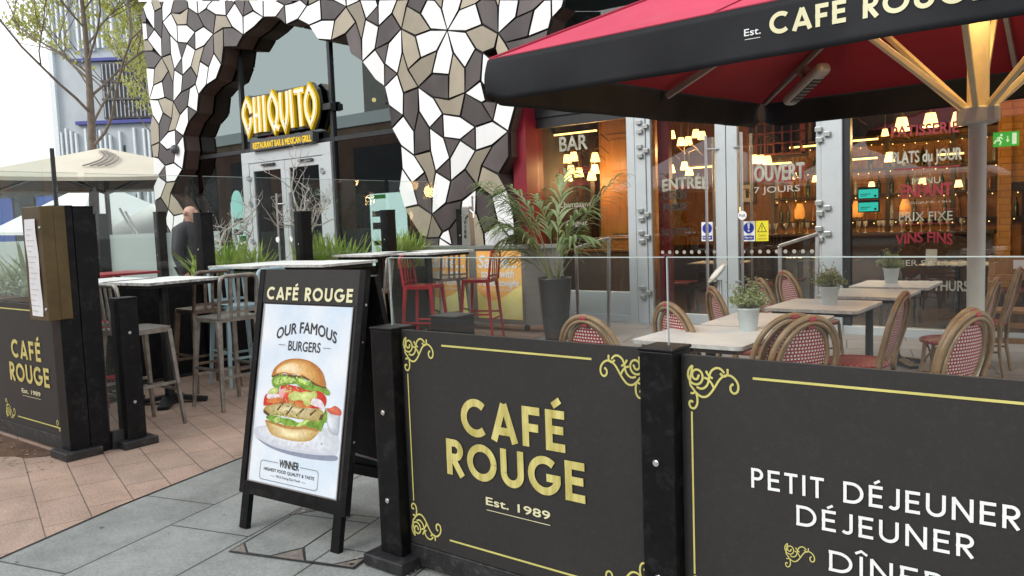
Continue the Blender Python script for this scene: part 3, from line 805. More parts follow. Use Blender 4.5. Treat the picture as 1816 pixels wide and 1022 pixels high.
# the red slabs lie beyond a straight joint that runs away from the viewer
bl = [(-2.6, -3.8), (-4.067, 1.352), (-4.284, 2.003), (-4.515, 2.95), (-4.95, 4.6), (-5.55, 6.9), (-6.3, 9.9)]
g = MB()
g.face([(x, y, 0.0) for x, y in bl] + [(-40, 9.9, 0), (-40, -3.8, 0)])
tag(g.build('red_paving', 'paving_red_mat'), kind='structure')
g = MB()
g.ribbon(Fr((0, 0, 0.002), (1, 0, 0), (0, 1, 0)), bl, 0.006)
tag(g.build('paving_joint', 'joint_dark'), kind='structure')
g = MB()
g.face([(-4.8, 4.1, 0.003), (8, 4.1, 0.003), (8, 9.7, 0.003), (-6.15, 9.7, 0.003)])
tag(g.build('terrace_paving', 'paving_terrace_mat'), kind='structure')

# recessed slab cover let into the grey paving
FL = Fr((0, 0, 0), (1, 0, 0), (0, 1, 0))
mh = thing('inspection_cover', 'grey recessed pavement cover with cut slab infill under the sandwich board', 'manhole cover', (-3.0, 2.25, 0))
fr_ = Fr((-3.22, 1.98, 0.0), (math.cos(R_(17)), math.sin(R_(17)), 0), (-math.sin(R_(17)), math.cos(R_(17)), 0))
b = MB(); b.poly(fr_, [(0, 0), (.66, 0), (.66, .56), (0, .56)], 0.0005, 0.002)
b.build('frame', 'flange_black', mh)
b = MB()
b.poly(fr_, [(.015, .10), (.015, .46), (.10, .545), (.31, .545), (.31, .13), (.22, .015), (.10, .015)], 0.0025, 0.002)
b.poly(fr_, [(.322, .13), (.322, .545), (.54, .545), (.645, .44), (.645, .12), (.55, .015), (.41, .015)], 0.0025, 0.002)
b.build('slab_infill', 'paving_grey_mat', mh)
b = MB()
for q in ([(.01, .01), (.09, .01), (.01, .09)], [(.65, .01), (.65, .10), (.56, .01)], [(.01, .55), (.01, .475), (.085, .55)], [(.65, .55), (.55, .55), (.65, .455)], [(.235, .01), (.4, .01), (.316, .115)]):
    b.poly(fr_, q, 0.0025, 0.0018)
b.build('corner_plate', 'cover_plate', mh)
b = MB()
for x, y in ((.03, .03), (.63, .03), (.03, .53), (.63, .53), (.316, .04)): b.disc(fr_, x, y, .011, .0046, .0015)
b.build('key_plug', 'steel', mh)
rg = random.Random(9)
b = MB()
for i in range(14):
    x = rg.uniform(-4.6, -2.6); y = rg.uniform(1.2, 3.2); s_ = rg.uniform(.005, .011)
    b.poly(FL, [(x + s_ * rg.uniform(.7, 1.1) * math.cos(a), y + s_ * rg.uniform(.7, 1.1) * math.sin(a)) for a in [j * .785 for j in range(8)]], .0012)
tag(b.build('gum_marks', 'gum_spot'), kind='structure')
# wet brown leaf litter by the left barrier
rnd = random.Random(5)
b = MB()
for i in range(90):
    t = rnd.random(); x = -6.75 + t * 1.35; y = 2.22 - rnd.random() ** 1.6 * .30 + t * .02
    a = rnd.random() * 6.3; s_ = .006 + rnd.random() * .014; c, s2 = math.cos(a) * s_, math.sin(a) * s_
    b.face([(x - c, y - s2, .004), (x + s2 * .5, y - c * .5, .005 + rnd.random() * .004), (x + c, y + s2, .004), (x - s2 * .5, y + c * .5, .006)])
for i in range(26):
    x = -2.75 + rnd.random() * 1.0; y = 2.24 + rnd.random() * .06; s_ = .005 + rnd.random() * .008
    b.face([(x - s_, y, .004), (x, y - s_ * .5, .006), (x + s_, y, .004), (x, y + s_ * .5, .007)])
tag(b.build('fallen_leaves', 'rust_wood'), 'dry brown leaf litter along the foot of the black barriers', 'leaves', kind='stuff')
b = MB()
b.poly(FL, [(-6.9, 2.3), (-6.9, 1.90), (-6.6, 1.98), (-6.45, 1.93), (-6.2, 2.02), (-6.05, 2.00), (-5.9, 2.10), (-5.78, 2.12), (-5.70, 2.22), (-5.66, 2.3)], .0015)
tag(b.build('wet_stain', 'wet_brown'), kind='structure')

# ------------------------------------------------------------------ barriers
def bolts(root, y, x, zs):
    for z in zs:
        b = MB()
        f = Fr((x, y, z), (1, 0, 0), (0, 0, 1))
        b.disc(f, 0, 0, .011, 0, .005, 0, 14)
        b.disc(f, 0, 0, .007, .005, .004, 0, 12)
        b.build('bolt', 'bolt_steel', root)


def barrier_post(x0, x1, y0, y1, h, label, group, bolt_z=(), foot=True, ribbed=True):
    t = thing('barrier_post', label, 'barrier post', ((x0 + x1) / 2, (y0 + y1) / 2, 0), 0, group)
    b = MB(); b.bx(x0, x1, y0, y1, .0 if not foot else .055, h - .012)
    b.build('shaft', 'black_paint', t, .004)
    b = MB(); b.bx(x0 - .004, x1 + .004, y0 - .004, y1 + .004, h - .0115, h)
    b.build('cap', 'black_paint', t, .004)
    if foot:
        b = MB(); b.bx(x0 - .055, x1 + .055, y0 - .055, y1 + .055, .001, .054)
        b.build('foot_flange', 'flange_black', t, .006)
    bolts(t, y0 - .0005, (x0 + x1) / 2 - .005, bolt_z)
    return t


GL = 'low black posts of the front barrier'
barrier_post(-2.53, -2.405, 2.28, 2.41, 1.03, 'low square black post beside the sandwich board, left end of the front barrier', GL, (.67, .29))
barrier_post(-1.255, -1.135, 2.28, 2.41, 1.03, 'low square black post between the two front logo panels', GL, (.655, .27))
barrier_post(.05, .17, 2.28, 2.41, 1.03, 'low square black post at the right end of the menu words panel', GL, (.655, .27))
GT = 'tall black posts round the terrace'
barrier_post(-5.60, -5.47, 2.28, 2.41, 1.66, 'tall black corner post that carries the bronze menu case', GT, ())
barrier_post(-5.60, -5.47, 2.414, 2.545, 1.655, 'tall black post directly behind the menu case corner post', GT, (), foot=False)
barrier_post(-5.53, -5.40, 2.63, 2.76, 1.03, 'short black post at the end of the small glass wing', GL, ())
pp = bpy.data.objects
for z in (.79, .31):
    b = MB(); f = Fr((-5.40 + .0005, 2.69, z), (0, 1, 0), (0, 0, 1)); b.disc(f, 0, 0, .011, 0, .006, 0, 14)
    b.build('bolt', 'bolt_steel', [o for o in bpy.data.objects if o.name.startswith('barrier_post') and o.type == 'EMPTY'][-1])
for y, lb in ((3.45, 'tall black barrier post just right of the menu case corner'), (4.64, 'tall black barrier post in front of the bald man'), (5.9, 'tall black barrier post in front of the grey framed double doors'),
              (7.25, 'tall black barrier post between the green plants and the lit menu board'), (8.72, 'tall black barrier post behind the left end of the bar counter')):
    barrier_post(-7.67, -7.53, y - .07, y + .07, 1.66, lb, GT, (1.28, .99), foot=False)
b_ = thing('barrier_post', 'low square black post standing behind the glass near the red bar stools', 'barrier post', (-2.5, 2.75, 0), 0, GL)
b = MB(); b.bx(-2.57, -2.42, 2.69, 2.83, .002, 1.018); b.build('shaft', 'black_paint', b_, .004)
b = MB(); b.bx(-2.574, -2.416, 2.686, 2.834, 1.0185, 1.03); b.build('cap', 'black_paint', b_, .004)

PY = 2.335                                     # face of the front panels
S = PY / 2.36


def panel(x0, x1, z0, z1, label, y=PY):
    t = thing('cafe_barrier', label, 'barrier panel', ((x0 + x1) / 2, y + .02, 0), 0, 'printed black panels of the barrier')
    b = MB(); b.bx(x0, x1, y, y + .012, z0, z1); b.build('board', 'board_black', t, .0015)
    b = MB(); b.bx(x0, x1, y - .006, y + .035, .012, z0 - .001); b.build('base_rail', 'flange_black', t, .004)
    return t


F1 = XZ(PY)
p1 = panel(-2.404, -1.256, .105, 1.019, 'black logo panel with gold lettering and Est. 1989 between the two low posts')
b = MB()
deco(b, 'CAFÉ', F1, -2.085, .615, .152, .495, t=.20, gap=.17, slope=.0)
deco(b, 'ROUGE', F1, -2.170, .443, .147, .66, t=.20, gap=.13)
b.build('logo_lettering', 'gold', p1)
b = MB()
put_text(b, 'Est. 1989', F1, -1.972, .352, .031, .305, bold=.0009)
b.bx(-1.970, -1.668, PY - .0035, PY - .003, .330, .3325)
b.build('date_lettering', 'cream_print', p1)
b = MB()
for q in ([(-2.175, .966), (-1.470, .966)], [(-2.372, .835), (-2.372, .292)], [(-2.175, .163), (-1.49, .163)]):
    b.ribbon(F1, q, .0075 if q[0][1] == q[1][1] else .006, .002)
b.build('border_line', 'gold_plain', p1)
for (u, v, su, sv) in ((-2.392, .996, 1, 1), (-1.265, .996, -1, 1), (-2.392, .132, 1, -1), (-1.265, .132, -1, -1)):
    b = MB(); scroll(b, F1, u, v, .000305, su, sv); b.build('corner_scroll', 'gold_plain', p1)

p2 = panel(-1.134, .049, .105, 1.008, 'black panel with white French meal names right of the middle low post')
F2 = F1
b = MB()
for s_, u, v, wd, sl in (('PETIT DÉJEUNER', -.905, .611, .70, .018), ('DÉJEUNER', -.768, .521, .462, .01), ('DÎNER', -.675, .404, .30, .0)):
    deco(b, s_, F2, u, v, .062, wd, t=.145, gap=.21, space=.40, slope=sl)
b.build('meal_lettering', 'white_print', p2)
b = MB()
for q in ([(-.897, .9505), (-.04, .9505)], [(-1.098, .825), (-1.098, .288)], [(-.897, .163), (-.04, .163)]):
    b.ribbon(F2, q, .0075 if q[0][1] == q[1][1] else .006, .002)
b.build('border_line', 'gold_plain', p2)
for (u, v, su, sv) in ((-1.112, .983, 1, 1), (.03, .983, -1, 1), (-1.112, .132, 1, -1), (.03, .132, -1, -1)):
    b = MB(); scroll(b, F2, u, v, .000305, su, sv); b.build('corner_scroll', 'gold_plain', p2)
for u, su in ((-.805, 1), (-.255, -1)):
    b = MB()
    scroll(b, F2, u, .462, .00016, su, 1, wd=.0032)
    b.build('word_flourish', 'gold_plain', p2)

pl_ = panel(-7.45, -5.604, .105, 1.0, 'black logo panel left of the menu case with small gold lettering')
b = MB()
deco(b, 'CAFÉ', F1, -6.435, .600, .135, .50, t=.20, gap=.17)
deco(b, 'ROUGE', F1, -6.490, .428, .135, .66, t=.20, gap=.13)
b.build('logo_lettering', 'gold', pl_)
b = MB()
put_text(b, 'Est. 1989', F1, -6.31, .352, .03, .31, bold=.0008)
b.bx(-6.30, -6.0, PY - .0035, PY - .003, .330, .3325)
b.build('date_lettering', 'cream_print', pl_)
b = MB()
for q in ([(-7.1, .955), (-6.0, .955)], [(-6.42, .163), (-5.74, .163)]): b.ribbon(F1, q, .0085, .002)
b.build('border_line', 'gold_plain', pl_)
for (u, v, su, sv) in ((-6.63, .128, 1, -1), (-5.61, .128, -1, -1), (-6.63, 1.0, -1, 1)):
    b = MB(); scroll(b, F1, u, v, .00030, su, sv); b.build('corner_scroll', 'gold_plain', pl_)


def glass_sheet(x0, x1, y0, y1, z0, z1, label, group='clear glass screens above the barriers', m='glass_clear', rod=True):
    t = thing('glass_screen', label, 'glass screen', ((x0 + x1) / 2, (y0 + y1) / 2, z0), 0, group)
    b = MB(); b.bx(x0, x1, y0, y1, z0, z1); b.build('pane', m, t)
    return t


def edge_strip(t, x0, x1, y0, y1, z0, z1):
    b = MB(); b.bx(x0, x1, y0, y1, z0, z1); b.build('polished_edge', 'frosted', t)


t = glass_sheet(-2.478, -1.20, 2.358, 2.366, .95, 1.315, 'clear glass pane above the gold logo panel by the sandwich board', m='glass_screen_dull'); edge_strip(t, -2.478, -1.20, 2.358, 2.366, 1.3155, 1.3185)
edge_strip(t, -2.4815, -2.4785, 2.358, 2.366, 1.03, 1.3185)
t = glass_sheet(-1.187, .09, 2.358, 2.366, .95, 1.315, 'clear glass pane above the panel of French meal names', m='glass_screen_dull'); edge_strip(t, -1.187, .09, 2.358, 2.366, 1.3155, 1.3185)
edge_strip(t, -1.1905, -1.1875, 2.358, 2.366, 1.03, 1.3185)
t = glass_sheet(-7.45, -5.55, 2.358, 2.366, .98, 2.03, 'tall clear glass pane above the left logo panel')
b = MB(); b.bx(-5.585, -5.570, 2.35, 2.374, 1.661, 2.035); b.build('edge_bar', 'dark_frame', t)
t = glass_sheet(-5.470, -5.462, 2.53, 2.66, .13, 1.0, 'narrow low glass wing between the corner post and the short post')
b = MB(); b.bx(-5.49, -5.445, 2.546, 2.629, .005, .125); b.build('base_rail', 'flange_black', t, .003)
b = MB(); b.bx(-5.475, -5.457, 2.655, 2.6615, .10, 1.0); b.build('edge_bar', 'dark_frame', t)
ys = [2.42, 3.45, 4.64, 5.9, 7.25]
nm = ['from the front corner', 'in front of the cream parasol', 'behind the pale blue stools', 'in front of the double doors', 'beside the bar counter']
for i in range(4):
    y0, y1 = ys[i] + .03, ys[i + 1] - .03
    t = glass_sheet(-7.604, -7.596, y0, y1, .96, 2.03, 'tall glass pane of the far side barrier ' + ['at its front corner', 'in front of the bald man', 'in front of the double doors', 'by the right clump of plants'][i])
    edge_strip(t, -7.604, -7.596, y0, y1, 2.0305, 2.034)
    p = thing('cafe_barrier', 'plain black panel of the far side barrier ' + ['near its front corner', 'behind the first pair of tall tables', 'behind the pale blue bar stools', 'behind the steel stool by the sandwich board'][i], 'barrier panel', (-7.6, (y0 + y1) / 2, 0), 0, 'plain black barrier panels')
    b = MB(); b.bx(-7.615, -7.585, y0 + .045, y1 - .045, .03, .955); b.build('board', 'black_paint', p, .002)
    b = MB(); b.bx(-7.63, -7.57, y0 + .045, y1 - .045, .002, .029); b.build('base_rail', 'flange_black', p)
t = glass_sheet(-7.604, -7.596, 7.29, 8.2, .96, 2.03, 'tall glass pane of the far side barrier next to the bar counter'); edge_strip(t, -7.604, -7.596, 7.29, 8.2, 2.0305, 2.034)

# bronze menu case on the corner post
t = thing('menu_case', 'bronze framed menu case with a curling white paper on the tall corner post', 'menu case', (-5.6, 2.25, .92))
b = MB(); b.bx(-5.715, -5.435, 2.20, 2.2775, .925, 1.655); b.bx(-5.468, -5.4355, 2.2778, 2.35, .926, 1.654); b.build('frame', 'bronze_case', t, .003)
b = MB()
rows = []
for i in range(15):
    v = i / 14; z = .952 + v * .625
    rows.append([(-5.668 + j * .033 + (.006 * math.sin(v * 5)), 2.1975 - .005 * math.sin(v * 6 + j * .5) ** 2, z) for j in range(6)])
b.grid(rows); b.build('paper', 'paper', t)
b = MB()
for i in range(16):
    b.bx(-5.648, -5.555 + .03 * math.sin(i * 2.1), 2.1895, 2.190, .985 + i * .035, .9875 + i * .035)
b.build('paper_writing', 'vinyl_grey', t)
bolts(t, 2.1995, -5.455, (1.52, 1.0))
for z in (.79, .63):
    pass

# ------------------------------------------------------------------ sandwich board
BO = Vector((-3.446, 2.186, 0)); BU = Vector((.99786, .06536, 0)); BV = Vector((-.01256, .19181, .98135))
FB = Fr(BO, BU, BV)
ab = thing('sandwich_board', 'black wooden sandwich board with a burger poster standing on the grey paving', 'a-board', tuple(BO + BU * .34))
b = MB()


def brd(u0, u1, v0, v1, n0, n1, mb):
    mb.poly(FB, [(u0, v0), (u1, v0), (u1, v1), (u0, v1)], n0, n1 - n0)


for nm_, (u0, u1) in (('l', (.0, .052)), ('r', (.637, .689))):
    b = MB(); brd(u0, u1, 0.0, .235, -.028, 0, b); b.build('front_leg', 'black_paint', ab, .003)
b = MB()
brd(-.022, .014, .17, 1.279, -.03, .004, b); brd(.675, .711, .17, 1.279, -.03, .004, b); brd(.0145, .6745, .17, .232, -.03, .003, b)
b.build('frame', 'black_paint', ab, .003)
b = MB(); brd(.0145, .6745, .2325, 1.112, -.028, -.004, b); b.build('backing', 'board_black', ab)
b = MB(); brd(.0145, .6745, 1.1125, 1.279, -.028, .001, b); b.build('header', 'board_black', ab, .002)
b = MB(); deco(b, 'CAFÉ ROUGE', FB, .044, 1.128, .064, .60, t=.21, gap=.16, space=.34, slope=-.004, n0=.003)
b.build('logo_lettering', 'cream_print', ab)
# rear frame
BV2 = Vector((-.0126, -.19181, .98135))
o2 = BO + Vector((-.03 * .0654, .56, 0))
FR2 = Fr(o2 + BU * 0, BU, BV2)
b = MB()
for u0, u1 in ((-.022, .03), (.66, .711)):
    b.poly(FR2, [(u0, 0), (u1, 0), (u1, 1.25), (u0, 1.25)], 0, .03)
b.poly(FR2, [(.03, .18), (.66, .18), (.66, .24), (.03, .24)], .001, .028)
b.build('rear_frame', 'black_paint', ab, .003)
b = MB(); b.poly(FR2, [(.03, .2405), (.66, .2405), (.66, 1.25), (.03, 1.25)], .006, .014); b.build('rear_panel', 'black_paint', ab)
b = MB(); b.tube([FB.p(.70, .45, -.02), FB.p(.71, .43, -.2) + Vector((0, 0, -.03)), FR2.p(.70, .45, .01)], .006, 6); b.build('stay_chain', 'steel', ab)
for z in (1.12, .95, .5):
    b = MB(); b.disc(Fr(FB.p(.7112, z, -.014), (-BU.y, BU.x, 0), BV), 0, 0, .006, 0, .003, 0, 10); b.build('screw', 'bolt_steel', ab)
# the poster: one printed sheet
b = MB()
brd(.034, .648, .238, 1.105, -.0035, 0, b)
ps = b.build('poster', 'poster_sky', ab)
SH = dict(bun=(.38, .62, (.86, .56, .22)), bunlow=(.5, .35, (.84, .74, .46)), patty=(.45, .6, (.72, .62, .38)), tomato=(.4, .7, (.72, .10, .06)), bowl=(.3, .5, (.74, .77, .82)), plate=(.4, .7, (.80, .82, .86)), sauce=(.4, .6, (.66, .18, .10)), guac=(.5, .6, (.66, .72, .30)), bunlight=(.45, .6, (.90, .74, .50)))
order = []
b = MB(); k = 0
for n_, pts in BURGER:
    mi = 'print_' + n_
    if mi not in order: order.append(mi)
    k += 1
    P = [(min(.646, max(.036, a / 1000)), c / 1000) for a, c in pts]
    q = []
    if n_ in ('char', 'crumb', 'crumbd') and len(P) < 8: q = P
    else:
        L = len(P)
        for i in range(L):
            p0, p1_, p2_, p3 = P[i - 1], P[i], P[(i + 1) % L], P[(i + 2) % L]
            for tt in (0, .33, .66):
                q.append(tuple(min(.646, max(.036, .5 * ((2 * p1_[j]) + (-p0[j] + p2_[j]) * tt + (2 * p0[j] - 5 * p1_[j] + 4 * p2_[j] - p3[j]) * tt * tt + (-p0[j] + 3 * p1_[j] - 3 * p2_[j] + p3[j]) * tt ** 3))) if j == 0 else
                               .5 * ((2 * p1_[j]) + (-p0[j] + p2_[j]) * tt + (2 * p0[j] - 5 * p1_[j] + 4 * p2_[j] - p3[j]) * tt * tt + (-p0[j] + 3 * p1_[j] - 3 * p2_[j] + p3[j]) * tt ** 3) for j in (0, 1)))
    b.poly(FB, q, .0003 + k * .00007, 0, order.index(mi))
    if n_ in SH:
        cx_, cv_, c1 = SH[n_]
        bs = Vector((sum(p[0] for p in q) / len(q), sum(p[1] for p in q) / len(q)))
        us = [p[0] for p in q]; vs = [p[1] for p in q]
        ce = Vector((min(us) + (max(us) - min(us)) * cx_, min(vs) + (max(vs) - min(vs)) * cv_))
        c0_ = tuple(MATS[mi].node_tree.nodes['Principled BSDF'].inputs['Base Color'].default_value)[:3]
        for lv_ in range(1, 7):
            nm2 = mi + '_tone_' + 'abcdefg'[lv_]
            if nm2 not in MATS:
                f_ = lv_ / 6
                mat(nm2, tuple(c0_[j] * (1 - f_) + c1[j] * f_ for j in range(3)), 0.35, var=.14, vscale=45)
            if nm2 not in order: order.append(nm2)
            z_ = 1 - lv_ / 7.2
            b.poly(FB, [tuple(ce + (Vector(p) - ce) * z_) for p in q], .0003 + k * .00007 + lv_ * .000008, 0, order.index(nm2))
# torn edges of leaf and crumb texture
rb = random.Random(3)
def scat(n, u0, u1, v0, v1, kinds, smin, smax):
    for i in range(n):
        u = rb.uniform(u0, u1); v = rb.uniform(v0, v1); s_ = rb.uniform(smin, smax) * .8; a0 = rb.random() * 6
        mi = 'print_' + rb.choice(kinds)
        if mi not in order: order.append(mi)
        b.poly(FB, [(u + s_ * rb.uniform(.5, 1) * math.cos(a0 + j * 1.05), v + s_ * .7 * rb.uniform(.5, 1) * math.sin(a0 + j * 1.05)) for j in range(6)], .0025 + i * .000008, 0, order.index(mi))
scat(60, .15, .38, .565, .60, ['leaflight', 'leaf', 'guac', 'crumb', 'bunlight'], .004, .011)
scat(70, .14, .42, .615, .655, ['patty', 'crumb', 'char', 'guac'], .003, .008)
scat(40, .24, .37, .67, .715, ['guac', 'leaflight'], .004, .010)
scat(46, .17, .46, .725, .765, ['leaf', 'leaflight', 'leaf'], .005, .013)
b.build('burger_print', order, ps)
b = MB()
put_text(b, 'OUR FAMOUS', FB, .352, .972, .052, .415, align='c', arch=.040, bold=.0018, n0=.0006)
put_text(b, 'BURGERS', FB, .347, .885, .046, .222, align='c', bold=.0012, n0=.0006)
b.ribbon(FB, [(.165, .909), (.215, .909)], .0022, .002); b.ribbon(FB, [(.478, .909), (.528, .909)], .0022, .002)
put_text(b, 'WINNER', FB, .318, .327, .036, .136, align='c', bold=.0014, n0=.0006)
put_text(b, 'HIGHEST FOOD QUALITY & TASTE', FB, .318, .297, .017, .352, align='c', bold=.0005, n0=.0006)
put_text(b, 'MCA Eating Out Panel', FB, .318, .272, .015, .165, align='c', n0=.002)
b.ribbon(FB, [(.195, .279), (.225, .279)], .0016, .002); b.ribbon(FB, [(.412, .279), (.442, .279)], .0016, .002)
bxp = [(.242, .345), (.128, .345), (.116, .334), (.116, .266), (.128, .255), (.508, .255), (.520, .266), (.520, .334), (.508, .345), (.394, .345)]
b.ribbon(FB, bxp, .0022, .002)
b.build('poster_lettering', 'dark_print', ps)
b = MB()
for u0, u1, v0, v1 in ((.030, .036, .236, 1.107), (.646, .652, .236, 1.107), (.030, .652, .233, .2375)):
    brd(u0, u1, v0, v1, .0003, .0035, b)
b.build('clip_edge', 'steel', ps)
# ------------------------------------------------------------------ rattan bistro chairs
def by(z): return .185 + (z - .46) * .24


def make_chair():
    t = thing('bistro_chair', 'x', 'chair', (0, 0, 0), 0, 'red woven rattan bistro chairs')
    b = MB()
    b.grid([[(.21 * k * math.cos(a) * (1 if abs(math.cos(a)) < .8 else .98), -.01 + .205 * k * math.sin(a), .468 + .012 * (1 - k)) for a in [2 * math.pi * i / 28 for i in range(28)]] for k in (1, .8, .5, .2, .001)], 0, True, True)
    b.build('seat', 'weave_seat', t)
    b = MB()
    b.tube([(.212 * math.cos(a), -.01 + .207 * math.sin(a), .458) for a in [2 * math.pi * i / 28 for i in range(28)]], .016, 8, 0, True)
    b.build('seat_rim', 'red_band', t)
    b = MB()
    for i in range(36):
        a = 2 * math.pi * i / 36
        b.box((.221 * math.cos(a), -.01 + .216 * math.sin(a), .468), (.009, .009, .010), a)
    b.build('rim_studs', 'vinyl_cream', t)
    E_ = lambda a, rx, rz, zc: (rx * math.cos(a), by(zc + rz * math.sin(a)), zc + rz * math.sin(a))
    b = MB()
    rows = [[(lambda p: (p[0], p[1] + .02 * (1 - k * k), p[2]))(E_(2 * math.pi * i / 30, .145 * k, .195 * k, .705)) for i in range(30)] for k in (1, .75, .5, .25, .001)]
    b.grid(rows, 0, True, True)
    b.build('woven_back', 'weave', t)
    b = MB(); b.tube([E_(2 * math.pi * i / 36, .157, .208, .705) for i in range(36)], .0135, 8, 0, True)
    b.build('inner_hoop', 'rattan', t)
    arch = [(-.19, .185, .30), (-.205, by(.5), .5)] + [(lambda a: (.222 * math.cos(a), by(.71 + .245 * math.sin(a)) + .004, .71 + .245 * math.sin(a)))(math.pi - math.pi * i / 20) for i in range(21)] + [(.205, by(.5), .5), (.19, .185, .30)]
    b = MB(); b.tube(arch, .0165, 8); b.tube([(x * .88, y + .012, z - .026 if z > .6 else z) for x, y, z in arch], .011, 8)
    b.build('back_hoop', 'rattan', t)
    b = MB()
    for x, z in ((0, .945), (.0, .905)):
        b.tube([(x - .022, by(z) + .006, z - .001), (x, by(z) + .006, z), (x + .022, by(z) + .006, z - .001)], .022 if z > .92 else .017, 8)
    b.build('binding', 'red_band', t)
    for sx in (-1, 1):
        b = MB(); b.tube([(sx * .16, -.16, .45), (sx * .175, -.18, .22), (sx * .19, -.195, .0)], .0155, 8); b.build('leg', 'rattan', t)
        b = MB(); b.tube([(sx * .19, .185, .46), (sx * .19, .19, .22), (sx * .20, .225, .0)], .0155, 8); b.build('leg', 'rattan', t)
        b = MB(); b.tube([(sx * .178, -.175, .30), (sx * .15, -.10, .40), (sx * .10, -.03, .44)], .009, 6)
        b.tube([(sx * .178, -.18, .22), (sx * .19, .19, .22)], .010, 6); b.build('side_brace', 'rattan_dark', t)
    b = MB(); b.tube([(-.178, -.18, .25), (-.09, -.18, .36), (0, -.18, .42), (.09, -.18, .36), (.178, -.18, .25)], .009, 6)
    b.tube([(-.185, .0, .22), (.185, .0, .22)], .010, 6); b.build('stretcher', 'rattan_dark', t)
    return t


ch = make_chair()
ch.scale = (.95, .95, .95)
# x, y, direction the sitter faces (degrees from +x), label
CH = [(-2.36, 4.02, 84, 'rattan chair rising above the gold logo panel, nearest the black palm pot'),
      (-2.12, 4.74, 62, 'rattan chair at the left end of the first marble table behind the glass edge'),
      (-2.22, 5.75, 42, 'rattan chair left of the second marble table by the steel oval stand'),
      (-2.15, 6.55, 40, 'rattan chair left of the third table, behind the biggest flower pot'),
      (-2.28, 7.45, 48, 'rattan chair furthest back on the left, close to the door sticker'),
      (-1.52, 4.26, 148, 'rattan chair with bright checked back at the front right of the first table'),
      (-1.615, 4.36, 142, 'rattan chair half hidden behind the bright checked chair by the first table'),
      (-1.42, 5.55, 178, 'rattan chair seen edge on at the right end of the second table'),
      (-1.05, 6.75, 178, 'rattan chair just left of the parasol mast, turned edge on'),
      (-1.02, 7.9, 178, 'rattan chair behind the parasol mast beside the wooden high chair'),
      (-.92, 4.80, 160, 'left one of two tilted oval backed chairs before the parasol mast'),
      (-.87, 4.68, 156, 'right one of two tilted oval backed chairs before the parasol mast')]
for i, (x, y, a, lb) in enumerate(CH):
    rz = R_(a + 90)
    if i == 0:
        ch.location = (x, y, 0); ch.rotation_euler = (0, 0, rz); ch['label'] = lb
    else:
        dup(ch, (x, y, .003), rz, lb)
ch.location.z = .003


# ------------------------------------------------------------------ marble tables
def rrect(w, d, r, n=5):
    p = []
    for cx_, cy_, a0 in ((w - r, d - r, 0), (-w + r, d - r, 90), (-w + r, -d + r, 180), (w - r, -d + r, 270)):
        p += arc(cx_, cy_, r, a0, a0 + 90, n)
    return p


def make_table(w, d, h, group, tall=False, edge='marble_edge'):
    t = thing('tall_table' if tall else 'cafe_table', 'x', 'table', (0, 0, 0), 0, group)
    b = MB(); b.poly(Fr((0, 0, h - .024), (1, 0, 0), (0, 1, 0)), rrect(w / 2, d / 2, .02 if tall else .035), 0, .022, 0, 1)
    b.build('table_top', ['marble', edge], t, .004)
    b = MB(); b.box((0, 0, h - .04), (w * .86, d * .86, .028)); b.build('under_frame', 'iron', t)
    b = MB()
    if tall: b.lathe([(.042, .05), (.040, h - .06)], n=14)
    else: b.lathe([(.06, .06), (.033, .1), (.03, h - .1), (.045, h - .055)], n=14)
    b.build('column', 'iron', t)
    b = MB()
    for a in range(4):
        c, s_ = math.cos(R_(45 + 90 * a)), math.sin(R_(45 + 90 * a))
        L = .30 if tall else .27
        for k in range(-2, 3):
            o_ = k * .022
            b.bar((c * .03 - s_ * o_, s_ * .03 + c * o_, .055), (c * L - s_ * o_ * .8, s_ * L + c * o_ * .8, .016), .017, .03, wd2=.015)
    b.lathe([(.075, .012), (.075, .03), (.05, .065)], n=16)
    b.build('base', 'iron', t)
    return t


ct = make_table(.66, .72, .75, 'marble cafe tables')
for i, (x, y, rz, lb) in enumerate([(-1.93, 4.37, 0, 'nearest low marble table carrying the biggest flower pot'), (-1.86, 5.12, 2, 'low marble table pushed up behind the nearest one'),
                                    (-1.80, 6.12, 0, 'low marble table with the middle flower pot'), (-1.72, 7.10, 0, 'low marble table behind the middle flower pot, pale and bare'),
                                    (-1.70, 7.98, 0, 'low marble table with the furthest flower pot, near the window')]):
    if i == 0: ct.location = (x, y, .003); ct['label'] = lb
    else: dup(ct, (x, y, .003), R_(rz), lb)

tt_ = make_table(.70, .70, 1.07, 'tall bar tables', True, 'marble_worn')
TT = [(-6.52, 3.56, 4, 1.0, 'tall marble bar table nearest the sandwich board, with a rough worn edge'), (-7.10, 3.30, 3, 1.0, 'tall marble bar table just right of the menu case post'),
      (-6.95, 4.95, 2, (1.05, 1.35, 1.045), 'tall white bar table in front of the left clump of green plants'), (-6.20, 5.05, 6, (1.0, 1.1, 1.05), 'tall white bar table straight behind the sandwich board'),
      (-7.12, 6.62, 0, (1.0, 1.25, 1.06), 'tall white bar table beside the lit menu board and its black post'), (-6.66, 6.98, 0, (1.12, 1.2, 1.06), 'tall white bar table between the two red stools')]
for i, (x, y, a, k, lb) in enumerate(TT):
    if i == 1:
        tt2 = make_table(.70, .70, 1.07, 'tall bar tables', True); tt2.location = (x, y, 0); tt2.rotation_euler = (0, 0, R_(a)); tt2['label'] = lb
    elif i == 0: tt_.location = (x, y, 0); tt_.rotation_euler = (0, 0, R_(a)); tt_['label'] = lb
    else: dup(tt2, (x, y, 0), R_(a), lb, scale=k)
rt = thing('tall_table', 'tall table with a red painted top beyond the side glass screen', 'table', (-8.7, 4.25, 0), 0, 'tall bar tables')
b = MB(); b.poly(Fr((-8.7, 4.25, 1.03), (1, 0, 0), (0, 1, 0)), rrect(.32, .32, .03), 0, .025); b.build('table_top', 'red_paint', rt, .003)
